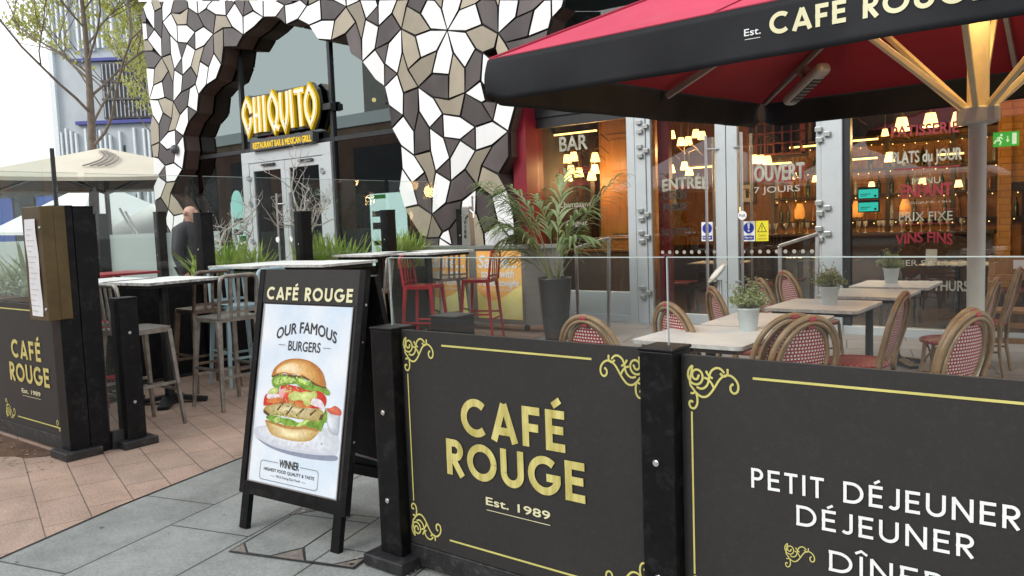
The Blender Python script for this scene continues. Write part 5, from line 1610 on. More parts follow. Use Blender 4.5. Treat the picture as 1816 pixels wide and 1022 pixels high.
# room behind
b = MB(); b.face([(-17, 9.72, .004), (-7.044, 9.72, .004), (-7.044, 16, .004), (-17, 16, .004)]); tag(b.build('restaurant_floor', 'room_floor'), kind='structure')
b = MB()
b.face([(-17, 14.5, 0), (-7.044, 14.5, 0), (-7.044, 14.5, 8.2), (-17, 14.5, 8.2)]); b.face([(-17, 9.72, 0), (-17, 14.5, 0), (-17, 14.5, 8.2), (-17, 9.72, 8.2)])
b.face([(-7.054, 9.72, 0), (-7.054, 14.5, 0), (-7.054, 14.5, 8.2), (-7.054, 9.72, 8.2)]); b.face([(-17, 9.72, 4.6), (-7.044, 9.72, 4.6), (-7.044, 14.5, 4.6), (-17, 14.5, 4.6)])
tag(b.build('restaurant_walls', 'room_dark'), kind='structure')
for x, y, w_, h_, lb in ((-15.729, 11.2, .5, 4.4, 'brown round pillar inside the dark restaurant, far left'), (-10.905, 12.4, .55, 4.4, 'brown pillar inside the dark restaurant right of the doors')):
    t = thing('pillar', lb, 'pillar', (x, y, 0)); b = MB(); b.bx(x - w_ / 2, x + w_ / 2, y - w_ / 2, y + w_ / 2, .01, h_); b.build('shaft', 'amber_dark', t, .02)
    b = MB(); b.bx(x - w_ / 2 - .05, x + w_ / 2 + .05, y - w_ / 2 - .05, y + w_ / 2 + .05, h_ + .001, h_ + .15); b.build('capital', 'amber_dark', t, .02)


def lightbox(x0, x1, z0, z1, y, label, top=None, parts=()):
    t = thing('lit_menu_board', label, 'menu board', ((x0 + x1) / 2, y, z0), 0, None)
    b = MB(); b.bx(x0 - .03, x1 + .03, y + .005, y + .06, z0 - .03, z1 + .03); b.build('frame', 'dark_frame', t)
    b = MB(); b.bx(x0, x1, y, y + .0045, z0, z1); b.build('lit_face', 'lightbox_white', t)
    f = XZ(y)
    for c, u0, u1, v0, v1 in parts:
        b = MB(); b.poly(f, [(u0, v0), (u1, v0), (u1, v1), (u0, v1)], .003, .002); b.build('picture', c, t)
    if top:
        b = MB(); put_text(b, top, f, (x0 + x1) / 2, z1 - .14, .10, (x1 - x0) * .7, align='c', bold=.004, n0=.006); b.build('lettering', 'chiq_yellow', t)
    return t


lightbox(-10.596, -9.696, .35, 2.28, 9.69, 'brightly lit menu board behind the dark glass right of the double doors', None,
         (('screen_dark', -10.596, -9.696, 2.02, 2.28), ('exit_green', -10.48, -10.181, 1.93, 2.0), ('far_brick', -10.538, -10.094, 1.40, 1.52), ('far_grey', -10.538, -10.133, 1.62, 1.72), ('far_dark', -10.538, -10.229, 1.12, 1.2), ('far_grey', -10.518, -10.133, .8, .95)))
lightbox(-14.813, -14.282, .35, 2.05, 9.69, 'brightly lit notice board behind the dark glass left of the double doors', None,
         (('far_grey', -14.716, -14.379, 1.62, 1.72), ('herb_green', -14.764, -14.427, 1.38, 1.5), ('exit_green', -14.552, -14.321, 1.22, 1.36), ('sign_white', -14.764, -14.523, .9, 1.05)))
t = thing('door_notice', 'turquoise oval disc hanging inside the glass above the lit notice board', 'disc', (-14.523, 9.645, 2.0)); b = MB(); b.disc(XZ(9.638), -14.494, 2.0, .20, 0, .008, 0, 28, .29); b.build('disc', 'teal_disc', t)
t = thing('no_smoking_sign', 'white square no smoking sign on the glass left of the doors', 'sign', (-14.379, 9.642, 1.0)); b = MB(); b.bx(-14.475, -14.282, 9.638, 9.642, .98, 1.24); b.build('plate', 'sign_white', t)
b = MB(); b.ribbon(XZ(9.632), arc(-14.379, 1.11, .075, 0, 360, 20), .016); b.ribbon(XZ(9.632), [(-14.427, 1.16), (-14.33, 1.06)], .014); b.build('symbol', 'vinyl_red', t)
t = thing('balloon', 'green round balloon behind the dark glass near the long green plant', 'balloon', (-9.409, 9.9, 1.35)); b = MB(); b.sph((-9.409, 9.9, 1.38), .13, 10, 0, 1.2); b.build('skin', 'exit_green', t)
b = MB(); b.tube([(-9.409, 9.9, 1.22), (-9.418, 9.91, 1.0), (-9.399, 9.9, .8)], .004, 5); b.build('string', 'sign_white', t)
for i, (x, z) in enumerate(((-12.304, 4.42), (-12.111, 4.3), (-12.4, 4.05), (-11.87, 3.98))):
    t = thing('pendant_lamp', 'small bare bulb lamp high inside the dark restaurant, ' + ['uppermost left', 'uppermost right', 'lower left', 'lower right'][i] + ' of four', 'lamp', (x, 11.6, z), 0, 'bulbs high in the dark restaurant')
    b = MB(); b.sph((x, 11.6, z), .045, 6); b.build('bulb', 'lampshade', t); b = MB(); b.tube([(x, 11.6, z + .05), (x, 11.6, 4.59)], .006, 5); b.build('cord', 'iron', t)
t = thing('neon_sign', 'vertical pink red neon strip sign inside the dark glass left of the yellow sign', 'neon sign', (-14.668, 10.6, 3.6))
b = MB()
for i in range(6): b.ribbon(XZ(10.6), [(-14.745, 3.42 + i * .14), (-14.591, 3.42 + i * .14), (-14.591, 3.50 + i * .14), (-14.745, 3.50 + i * .14)][: 3 + i % 2], .028, 0, .02)
b.build('tube', 'neon_red', t); b = MB(); b.bx(-14.822, -14.514, 10.64, 10.67, 3.3, 4.35); b.build('backing', 'room_dark', t)
t = thing('mirrored_shape', 'long yellow curved decoration standing for a reflection in the upper glass right of the sign', 'shape', (-10.711, 10.9, 3.9))
b = MB(); b.tube([(-11.725, 10.9, 4.25), (-11.483, 10.9, 4.22), (-11.098, 10.9, 4.05), (-10.615, 10.9, 3.85), (-10.374, 10.9, 3.72)], [.02, .14, .17, .13, .02], 10); b.build('body', 'chiq_yellow', t)  # solid yellow form added in place of a curved shape mirrored by the glass
b = MB(); b.tube([(-11.098, 10.9, 4.2), (-11.098, 10.9, 4.59)], .008, 5); b.build('cord', 'iron', t)

# ------------------------------------------------------------------ yellow lettered sign
sg_ = thing('restaurant_sign', 'grey sign with tall yellow letters CHIQUITO fixed above the grey double doors', 'sign', (-12.9, 9.65, 3.1))
FS = XZ(9.50)
b = MB(); b.poly(FS, [(a / 100, c / 100) for a, c in CHIQ_BACK], -.08, .08); b.build('back_plate', 'chiq_grey', sg_, .01)
b = MB(); b.poly(FS, [(a / 100, c / 100) for a, c in CHIQ_SUB], -.09, .14); b.build('lower_plate', 'chiq_grey', sg_, .008)
b = MB(); c_ = MB()
for p in CHIQ:
    P = [(x / 100, z / 100) for x, z in p]
    cl = P[0] == P[-1] and len(P) > 4
    Q = P[:-1] if cl else P
    if len(Q) > 3:
        q = []
        L = len(Q)
        sharp = lambda i: False
        for i in range(L if cl else L - 1):
            p0 = Q[i - 1] if (cl or i > 0) else Q[0]; p1_ = Q[i]; p2_ = Q[(i + 1) % L]; p3_ = Q[(i + 2) % L] if (cl or i < L - 2) else Q[-1]
            zt = max(v[1] for v in Q); zb = min(v[1] for v in Q)
            if p1_[1] in (zt, zb): p0 = p1_
            if p2_[1] in (zt, zb): p3_ = p2_
            for tt in (0, .25, .5, .75):
                q.append(tuple(.5 * ((2 * p1_[j]) + (-p0[j] + p2_[j]) * tt + (2 * p0[j] - 5 * p1_[j] + 4 * p2_[j] - p3_[j]) * tt * tt + (-p0[j] + 3 * p1_[j] - 3 * p2_[j] + p3_[j]) * tt ** 3) for j in (0, 1)))
        if not cl: q.append(Q[-1])
        Q = q
    b.ribbon(FS, Q, .125, .002, .07, 0, cl)
    c_.ribbon(FS, Q, .060, .074, .006, 0, cl)
b.build('letters', 'chiq_yellow', sg_); c_.build('letter_face', 'chiq_cream', sg_)
b = MB(); put_text(b, 'RESTAURANT BAR & MEXICAN GRILL', XZ(9.50), -13.56, 3.035, .115, 1.77, bold=.006, n0=.054); b.build('small_lettering', 'chiq_yellow', sg_)
b = MB(); b.bx(-11.50, -11.28, 9.50, 9.55, 3.56, 3.67); b.bx(-11.33, -11.28, 9.551, 9.62, 3.54, 3.70); b.bx(-13.6, -13.54, 9.585, 9.63, 3.4, 3.46); b.build('bracket', 'dark_frame', sg_)
t = thing('security_camera', 'small dark dome camera on the edge of the left cladding column', 'camera', (-15.9, 9.25, 3.1)); b = MB(); b.sph((-15.98, 9.22, 3.22), .10, 8); b.build('dome', 'chiq_grey', t); b = MB(); b.bx(-16.1, -15.95, 9.23, 9.5, 3.25, 3.32); b.build('arm', 'dark_frame', t)

# ------------------------------------------------------------------ café front
Yc = 9.76
sf = thing('cafe_shopfront', 'grey framed café front with tall glass doors and painted window words under the red parasol', 'shopfront', (-3, Yc, 0))
b = MB()
b.bx(-7.22, -6.98, Yc - .30, Yc + .12, 0, 5.2); b.build('red_pier', 'cafe_red', sf)
b = MB(); b.bx(-5.08, -4.92, Yc + .12, Yc + .22, 0, 2.95); b.build('red_pier', 'cafe_red', sf)
b = MB(); b.bx(-7.22, 3.0, Yc - .06, Yc + .10, 2.95, 3.15); b.build('transom', 'dark_frame', sf); b = MB(); b.bx(-6.97, -5.46, Yc - .03, Yc + .05, 2.8, 2.949); b.build('transom', 'dark_frame', sf)
b = MB(); b.bx(-7.0, 3.0, Yc - .06, Yc + .08, 0, .10); b.bx(-6.97, -5.46, Yc - .04, Yc + .06, .1005, .42); b.build('sill', 'frame_grey', sf, .004)
b = MB()
for x0, x1 in ((-5.44, -5.32), (-2.87, -2.64), (-5.315, -5.16), (1.2, 1.3)):
    b = MB(); b.bx(x0, x1, Yc - .09, Yc + .06, .0 if x0 < 1 else .101, 2.949); b.build('jamb', 'frame_grey', sf, .004)
for x0, x1 in ((-2.639, -2.56), (-5.3195, -5.3155), (-.08, 0)):
    b = MB(); b.bx(x0, x1, Yc - .05, Yc + .05, .101, 2.949); b.build('gasket', 'dark_frame', sf)
for x0, x1 in ((-6.97, -5.445), (-2.555, -.085), (.005, 1.195)):
    b = MB(); b.bx(x0, x1, Yc - .005, Yc + .005, .43 if x0 < -6 else .101, 2.79 if x0 < -6 else 2.949); b.build('window_pane', 'glass_shop', sf)
b = MB(); b.bx(-6.97, 3.0, Yc - .005, Yc + .005, 3.155, 5.2); b.build('window_pane', 'glass_dark', sf)
for sg, x0, x1 in ((1, -5.155, -4.045), (-1, -4.035, -2.875)):
    d = MB()
    w0, w1 = (.06, .14) if sg > 0 else (.14, .06)
    d.bx(x0, x0 + w0, Yc - .07, Yc + .0, .02, 2.94); d.bx(x1 - w1, x1, Yc - .07, Yc + .0, .02, 2.94)
    d.bx(x0 + w0 + .0005, x1 - w1 - .0005, Yc - .068, Yc - .002, 2.82, 2.94); d.bx(x0 + w0 + .0005, x1 - w1 - .0005, Yc - .068, Yc - .002, .02, .16)
    dr = d.build('door', 'frame_grey', sf, .004)
    b = MB(); b.bx(x0 + w0 + .001, x1 - w1 - .001, Yc - .04, Yc - .03, .161, 2.819); b.build('glass', 'glass_shop', dr)
    hx_ = x1 - .215 if sg > 0 else x0 + .235
    b = MB(); b.tube([(hx_, Yc - .17, .30), (hx_, Yc - .17, 2.44)], .019, 10)
    for z in (.6, 2.27): b.tube([(hx_, Yc - .17, z), (hx_ + .13 * sg, Yc - .072, z)], .012, 8)
    b.build('handle', 'steel', dr)
    b = MB(); b.tube([(hx_ - .02 * sg, Yc + .10, .30), (hx_ - .02 * sg, Yc + .10, 2.44)], .017, 10); b.build('handle', 'steel', dr)
    xh = x0 - .03 if sg > 0 else x1 + .03
    for z in (2.62, 2.30, 1.45, 1.15, .40):
        b = MB(); b.bx(xh - .085, xh - .01, Yc - .135, Yc - .0855, z + .06, z + .115); b.bx(xh + .01, xh + .085, Yc - .135, Yc - .0855, z, z + .055); b.bx(xh - .075, xh, Yc - .137, Yc - .0855, z - .06, z - .005)
        b.build('hinge', 'bar_top', dr, .004)
    f = XZ(Yc - .042)
    b = MB()
    for k in range(9):
        b.disc(f, x0 + .2 + k * .105, .97, .024, .002, 0, 0, 16)
    b.build('safety_dot', 'vinyl_grey', dr)


def stick(fr, u0, u1, v0, v1, kind):
    t = thing('safety_sticker', {'l': 'blue and white Keep clear sticker on the left door, cut by its handle', 'r': 'blue and white Keep clear sticker on the right door', 'y': 'yellow caution sticker with black triangle on the right door'}[kind], 'sticker', (u0, fr.o.y, v0), 0, 'safety stickers on the doors')
    b = MB(); b.poly(fr, [(u0, v0), (u1, v0), (u1, v1), (u0, v1)], .003, .001); b.build('sheet', 'sign_yellow' if kind == 'y' else 'sign_white', t)
    cu = (u0 + u1) / 2; H_ = v1 - v0; b = MB()
    if kind != 'y':
        b.disc(fr, cu, v1 - H_ * .34, H_ * .27, .0045, 0, 0, 24); b.poly(fr, [(u0 + .012, v0 + .018), (u1 - .012, v0 + .018), (u1 - .012, v0 + H_ * .29), (u0 + .012, v0 + H_ * .29)], .0045)
        b.build('symbol', 'sign_blue', t)
        b = MB(); b.poly(fr, [(cu - .017, v1 - .025), (cu + .017, v1 - .025), (cu + .009, v1 - .095), (cu - .009, v1 - .095)], .006); b.disc(fr, cu, v1 - .118, .013, .006)
        put_text(b, 'Keep clear', fr, cu, v0 + .030, .030, .10, align='c', n0=.006, bold=.001); b.build('lettering', 'sign_white', t)
    else:
        b.ribbon(fr, [(cu - .055, v0 + .115), (cu + .055, v0 + .115), (cu, v1 - .025)], .009, .0045, 0, 0, True)
        b.poly(fr, [(cu - .006, v1 - .06), (cu + .006, v1 - .06), (cu + .003, v1 - .105), (cu - .003, v1 - .105)], .0045); b.disc(fr, cu, v1 - .118, .006, .0045)
        b.build('symbol', 'sign_black', t)
        b = MB(); put_text(b, 'Caution', fr, cu, v0 + .058, .03, .09, align='c', n0=.0045); put_text(b, 'Automatic door', fr, cu, v0 + .02, .022, .11, align='c', n0=.0045); b.build('lettering', 'sign_black', t)


fst = XZ(Yc - .046)
stick(fst, -4.39, -4.235, 1.11, 1.355, 'l'); stick(fst, -3.84, -3.685, 1.10, 1.35, 'r'); stick(fst, -3.675, -3.515, 1.10, 1.35, 'y')
t = thing('pull_disc', 'round white Pull disc on the right door handle', 'sign', (-3.77, Yc - .2, 1.41)); b = MB(); b.disc(XZ(Yc - .195), -3.785, 1.425, .055, 0, .006, 0, 24); b.build('disc', 'sign_white', t)
b = MB(); put_text(b, 'Pull', XZ(Yc - .201), -3.785, 1.408, .034, .07, align='c', n0=.003); b.build('lettering', 'sign_black', t)

FC = XZ(Yc - .012); FD = XZ(Yc - .046)


def wtext(items, m, name='window_lettering'):
    for it in items:
        b = MB(); s_, fr, u, v, h, wd = it[:6]; kw = it[6] if len(it) > 6 else {}
        put_text(b, s_, fr, u, v, h, wd, n0=.003, **kw); b.build(name, m, sf)


wtext([('BAR', FC, -6.58, 2.44, .20, .47, dict(bold=.006))], 'vinyl_cream')
wtext([('APERITIF MENU', FC, -6.62, 2.10, .10, .60), ('LIQUEURS', FC, -6.55, 1.92, .09, .46)], 'vinyl_red')
wtext([('Champagne', FC, -6.62, 1.60, .11, .55), ('Cognac', FC, -6.50, 1.34, .10, .36)], 'vinyl_grey')
wtext([('ENTRÉE', FD, -4.93, 1.80, .185, .64, dict(bold=.008, arch=.02))], 'vinyl_cream')
b = MB(); b.ribbon(FD, [(-4.95, 1.80), (-4.62, 1.82), (-4.28, 1.80)], .02, .002); b.build('window_lettering', 'vinyl_red', sf)
wtext([('CITRON', FD, -4.92, 1.665, .11, .33, dict(bold=.003)), ('PRESSÉ', FD, -4.92, 1.52, .11, .33, dict(bold=.003)), ('BAGUETTES', FD, -4.95, 1.20, .085, .42, dict(bold=.002))], 'vinyl_black')
wtext([('OUVERT', FD, -3.68, 1.835, .19, .60, dict(bold=.008))], 'vinyl_cream')
b = MB(); put_text(b, 'OUVERT', FD, -3.66, 1.815, .19, .60, n0=.001, bold=.008); b.build('window_lettering', 'vinyl_red', sf)
wtext([('7 JOURS', FD, -3.69, 1.665, .10, .56)], 'vinyl_grey')
wtext([('PATISSERIE', FC, -2.13, 2.23, .115, .66, dict(bold=.004)), ('ENFANT', FC, -2.03, 1.565, .13, .50, dict(bold=.006)), ('VINS FINS', FC, -2.08, 1.06, .115, .56, dict(bold=.005, arch=.03))], 'vinyl_red')
wtext([('PLATS du JOUR', FC, -2.12, 1.90, .165, .68, dict(bold=.004)), ('MENU', FC, -1.92, 1.70, .07, .28), ('PRIX FIXE', FC, -2.05, 1.30, .095, .53, dict(bold=.001)), ('PREMIER SERVICE', FC, -2.28, .80, .065, .86, dict(bold=.001)),
       ('JUSQU’À 19H', FC, -2.0, 1.48, .035, .46), ('LATE THURS', FC, -1.98, .53, .11, .62, dict(bold=.003))], 'vinyl_cream')
b = MB(); b.bx(-2.06, -1.5, Yc - .0135, Yc - .0125, 1.26, 1.268); b.bx(-2.06, -1.5, Yc - .0135, Yc - .0125, 1.415, 1.42); b.bx(-2.1, -1.45, Yc - .0135, Yc - .0125, 1.865, 1.88); b.build('window_lettering', 'vinyl_red', sf)

# ------------------------------------------------------------------ room behind the café front
b = MB(); b.face([(-7.2, 9.9, .006), (3, 9.9, .006), (3, 16, .006), (-7.2, 16, .006)]); tag(b.build('cafe_floor', 'room_floor'), kind='structure')
b = MB(); b.face([(-7.2, 9.9, 3.3), (-7.2, 16, 3.3), (3, 16, 3.3), (3, 9.9, 3.3)]); tag(b.build('cafe_ceiling', 'room_ceiling'), kind='structure')
b = MB(); b.face([(-7.2, 15, 0), (3, 15, 0), (3, 15, 3.3), (-7.2, 15, 3.3)]); b.face([(-7.2, 9.9, 0), (-7.2, 15, 0), (-7.2, 15, 3.3), (-7.2, 9.9, 3.3)]); b.face([(3, 9.9, 0), (3, 15, 0), (3, 15, 3.3), (3, 9.9, 3.3)])
tag(b.build('cafe_walls', 'amber_dark'), kind='structure')
pw = thing('wooden_partition', 'amber panelled wooden partition just inside the window right of the word BAR', 'partition', (-5.9, 11.0, 0))
b = MB(); b.bx(-6.68, -5.70, 11.0, 11.08, .01, 3.2); b.build('wall', 'amber_panel', pw)
for z0, z1 in ((.2, 1.0), (1.12, 1.95), (2.1, 2.75)):
    b = MB()
    x0, x1 = -6.55, -5.98
    b.bx(x0, x1, 10.985, 10.9995, z0, z1); po = b.build('moulding', 'amber_panel', pw, .006)
    b = MB(); b.bx(x0 + .08, x1 - .08, 10.970, 10.9845, z0 + .08, z1 - .08); b.build('raised_field', 'amber_panel', po, .006)
sp_ = thing('dark_screen', 'dark framed wooden window screen inside the café behind the word BAR', 'screen', (-6.95, 10.95, 0))
b = MB(); b.bx(-7.15, -6.95, 10.9, 11.0, .01, 3.2); b.bx(-6.80, -6.72, 10.9, 11.0, .01, 3.2); b.bx(-6.949, -6.801, 10.91, 10.99, 1.0, 1.12); b.build('frame', 'dark_wood', sp_)
wd = thing('dado_panel', 'low red and brown dado panelling across the inside of the left café window', 'panelling', (-6.5, 10.4, 0))
b = MB(); b.bx(-7.18, -5.5, 10.3, 10.36, .01, .95); b.build('panel', 'amber_dark', wd); b = MB(); b.bx(-7.18, -5.5, 10.27, 10.39, .951, .99); b.build('rail', 'amber_wood', wd, .006)


def lamp(x, y, z, i, label, s_=1.0, light=0, group='glowing shaded lamps inside the café'):
    t = thing('shaded_lamp', label, 'lamp', (x, y, z), 0, group)
    b = MB(); b.lathe([(.075 * s_, -.06 * s_), (.045 * s_, .075 * s_)], (x, y, z), 14, capb=False, capt=False); b.build('shade', 'lampshade', t)
    b = MB(); b.tube([(x, y, z + .075 * s_), (x, y, z + .3), (x + .12, y, z + .34), (x + .25, y + .0, z + .22)], .008, 5); b.build('arm', 'bronze_case', t)
    if light:
        ld = bpy.data.lights.new('lamp_light', 'POINT'); ld.energy = light; ld.color = (1, .62, .28); ld.shadow_soft_size = .12
        lo = bpy.data.objects.new('lamp_light', ld); C.objects.link(lo); lo.parent = t; lo.location = (0, -.05, -.12)


k = 0
PL = 'left', 'right'
pos = [(1005, 283), (1017, 279), (1055, 280), (1012, 302), (1027, 306), (1055, 301), (1049, 313), (1007, 315), (975, 280), (973, 297)]
LX = [(-7.03, 2.39), (-6.9, 2.42), (-6.51, 2.38), (-6.96, 2.22), (-6.81, 2.17), (-6.52, 2.2), (-6.58, 2.1), (-7.02, 2.11)]
names = ['upper left', 'top', 'upper right', 'left middle', 'centre', 'right middle', 'lower right', 'lower left']
for i, (x, z) in enumerate(LX):
    # the cluster hangs about a metre and a half inside the window
    lamp(x, 10.6, z, i, 'glowing shaded lamp of the cluster below the word BAR, ' + names[i], 1.0, 20 if i in (2, 4) else 0)
for i, (x, z, y) in enumerate(((-5.72, 2.71, 11.6), (-5.57, 2.59, 11.62), (-5.44, 2.59, 11.6), (-5.32, 2.69, 11.62), (-5.21, 2.65, 11.6), (-5.51, 2.21, 11.6), (-5.74, 2.18, 11.6), (-5.43, 2.12, 11.6), (-5.84, 2.1, 11.6))):
    lamp(x, y, z, i, 'glowing lamp behind the left glass door, ' + ['upper row leftmost', 'upper row second', 'upper row third', 'upper row fourth', 'upper row rightmost', 'lower top', 'lower left', 'lower right', 'lowest far left'][i], .9, 22 if i in (2, 6) else 0)
for i, (x, z, y) in enumerate(((-2.41, 2.53, 11.6), (-2.07, 2.55, 11.6), (-1.75, 2.53, 11.6), (-2.56, 2.12, 11.6), (-4.4, 2.23, 11.6), (-4.3, 2.22, 11.6), (-4.2, 2.2, 11.6))):
    lamp(x, y, z, i, 'glowing lamp over the bar shelves, ' + ['above the word PATISSERIE left', 'above the word PATISSERIE middle', 'above the word PATISSERIE right', 'hanging left of the word PLATS', 'behind the right door first of three', 'behind the right door second of three', 'behind the right door third of three'][i], 1.3 if i < 3 else .9, 22 if i in (1, 3, 5) else 0)
for i, (x0, x1, y, z) in enumerate(((-5.59, -5.24, 12, 2.19), (-4.02, -3.6, 12, 2.38), (-4.31, -4.0, 12, 2.16), (-3.15, -2.8, 12, 2.40), (-2.07, -1.75, 12, 2.12), (-3.15, -2.81, 12, 2.14), (-7.1, -6.3, 10.3, 2.74))):
    t = thing('strip_light', 'amber strip light ' + ['beside the word ENTRÉE', 'high behind the right door', 'behind the word OUVERT', 'high left of the word PLATS', 'behind the word JOUR', 'low left of the word PLATS', 'along the top behind the word BAR'][i], 'strip light', ((x0 + x1) / 2, y, z), 0, 'amber strip lights inside the café')
    b = MB(); b.bx(x0, x1, y, y + .03, z, z + .022); b.build('tube', 'striplight', t); b = MB(); b.bx(x0, x1, y - .01, y + .05, z + .0225, z + .05); b.build('holder', 'dark_wood', t)
# bar shelves with bottles
bs = thing('bar_shelves', 'dark wooden bar shelving with bottles behind the right café window', 'shelves', (-2.8, 13.4, 0))
b = MB(); b.bx(-4.8, -1.2, 13.75, 13.80, .01, 2.6); b.build('back_panel', 'amber_panel', bs)
for z in (1.25, 1.65, 2.05, 2.45):
    b = MB(); b.bx(-4.8, -1.2, 13.5, 13.749, z, z + .03); b.build('shelf', 'dark_wood', bs)
for x in (-4.8, -3.9, -3.0, -2.1, -1.2):
    b = MB(); b.bx(x - .03, x + .03, 13.47, 13.4995, .01, 2.6); b.build('upright', 'dark_wood', bs)
bn = MB(); bn.lathe([(.036, 0), (.038, .19), (.014, .25), (.013, .31), (.015, .315)], n=10)
bo0 = {}
rb = random.Random(8)
kinds = [('bottle_green', 'dark green bottle'), ('bottle_amber', 'amber spirit bottle'), ('bottle_clear', 'clear spirit bottle')]
n_b = 0
for z, zn in ((1.28, 'lowest'), (1.68, 'middle'), (2.08, 'top')):
    x = -4.7; j = 0
    while x < -1.3:
        km, kl = rb.choice(kinds)
        if km not in bo0:
            o = bn.build('bottle', km); bo0[km] = o
        else:
            o = bo0[km].copy(); C.objects.link(o)
        o.location = (x, 13.60 + rb.uniform(-.04, .04), z + .001); s_ = rb.uniform(.78, 1.0); o.scale = (s_, s_, s_)
        tag(o, kl + ' on the ' + zn + ' shelf of the café bar', 'bottle', 'bottles on the bar shelves'); n_b += 1
        x += rb.uniform(.10, .24)
cb = thing('indoor_bar', 'dark panelled indoor bar in front of the bottle shelves', 'bar counter', (-3.2, 12.8, 0))
b = MB(); b.bx(-4.9, -1.5, 12.6, 12.95, .01, 1.05); b.build('front', 'dark_wood', cb); b = MB(); b.bx(-4.95, -1.45, 12.52, 13.0, 1.051, 1.10); b.build('worktop', 'dark_wood', cb, .01)
bw = thing('brick_wall', 'amber lit brick wall high inside the café carrying the green exit sign', 'wall', (-.4, 11.9, 0))
b = MB(); b.bx(-1.32, 2.9, 11.9, 12.0, 1.72, 3.25); b.build('face', 'amber_brick', bw); b = MB(); b.bx(-1.35, -1.2, 11.88, 12.02, .01, 3.25); b.build('pier', 'amber_brick', bw)
b = MB(); b.bx(-1.19, 2.9, 11.89, 12.01, 1.62, 1.719); b.build('lintel', 'dark_wood', bw)
ld = bpy.data.lights.new('wall_washer', 'POINT'); ld.energy = 26; ld.color = (1, .6, .25); ld.shadow_soft_size = .15; lo = bpy.data.objects.new('wall_washer', ld); C.objects.link(lo)
lw = thing('wall_lamp', 'brass wall washer lamp above the exit sign inside the café', 'lamp', (-.5, 11.2, 3.1)); b = MB(); b.lathe([(.07, 3.05), (.05, 3.2)], (-.5, 11.2, 0), 12, capb=False); b.build('shade', 'bronze_case', lw); lo.parent = lw; lo.location = (0, 0, -.12)
ex = thing('exit_sign', 'green and white running man exit sign high inside the café at the right', 'exit sign', (-1.04, 11.2, 2.3))
fx = XZ(11.2); x0, x1, z0, z1 = -1.325, -1.065, 2.13, 2.30
b = MB(); b.bx(x0, x1, 11.2, 11.25, z0, z1); b.build('box', 'exit_green', ex)
b = MB(); b.disc(fx, x0 + .085, z1 - .035, .014, .004, 0); b.ribbon(fx, [(x0 + .075, z1 - .055), (x0 + .058, z1 - .095), (x0 + .03, z1 - .10), (x0 + .012, z1 - .13)], .016, .004); b.ribbon(fx, [(x0 + .06, z1 - .09), (x0 + .082, z1 - .115), (x0 + .07, z1 - .15)], .016, .004)
b.ribbon(fx, [(x0 + .04, z1 - .085), (x0 + .052, z1 - .06), (x0 + .078, z1 - .06), (x0 + .10, z1 - .085)], .011, .004)
b.poly(fx, [(x1 - .065, z0 + .02), (x1 - .02, z0 + .02), (x1 - .02, z1 - .02), (x1 - .065, z1 - .02)], .004); b.ribbon(fx, [(x1 - .11, z1 - .05), (x1 - .11, z0 + .05)], .010, .004); b.poly(fx, [(x1 - .13, z0 + .075), (x1 - .11, z0 + .045), (x1 - .09, z0 + .075)], .004)
b.build('symbol', 'exit_white', ex)
for i, (z0, lb) in enumerate(((1.56, 'upper turquoise screen on the window right of the doors'), (1.41, 'lower green turquoise screen on the window right of the doors'))):
    t = thing('display_screen', lb, 'screen', (-2.38, 9.8, z0), 0, 'turquoise screens'); b = MB(); b.bx(-2.50, -2.27, 9.80, 9.83, z0, z0 + .14); b.build('case', 'screen_dark', t)
    b = MB(); b.bx(-2.49, -2.28, 9.797, 9.7995, z0 + .012, z0 + .112); b.build('lit_panel', 'screen_teal', t)
    b = MB(); b.bx(-2.47, -2.36, 9.795, 9.7965, z0 + .055, z0 + .062); b.bx(-2.47, -2.40, 9.795, 9.7965, z0 + .035, z0 + .042); b.disc(XZ(9.7965), -2.31, z0 + .035, .014, 0, .001); b.build('print', 'screen_dark', t)
# pictures and a cabinet of lights
for i, (x, z, w_, h_) in enumerate(((-4.75, 1.55, .42, .50), (-5.4, 1.6, .3, .4), (-6.9, 1.6, .35, .5))):
    t = thing('picture', ['framed picture behind the words CITRON PRESSÉ', 'small framed picture left of the word CITRON', 'framed picture behind the left café window'][i], 'picture', (x, 14.0, z), 0, 'framed pictures in the café')
    b = MB(); b.bx(x - w_ / 2, x + w_ / 2, 13.9, 13.93, z, z + h_); b.build('frame', 'dark_wood', t); b = MB(); b.bx(x - w_ / 2 + .05, x + w_ / 2 - .05, 13.893, 13.8995, z + .05, z + h_ - .05); b.build('mount', 'cloth_white', t)
    b = MB(); b.bx(x - w_ / 2 + .12, x + w_ / 2 - .12, 13.888, 13.8925, z + .12, z + h_ - .12); b.build('image', 'room_dark', t)
pa = thing('wooden_partition', 'pale amber partition wall carrying pictures behind the left glass door', 'partition', (-5.4, 13.95, 0)); b = MB(); b.bx(-7.15, -4.3, 13.94, 14.0, .01, 3.28); b.build('wall', 'amber_wood', pa)
b = MB(); b.bx(-7.15, -4.3, 13.90, 13.939, .012, .9); b.build('dado', 'dark_wood', pa)
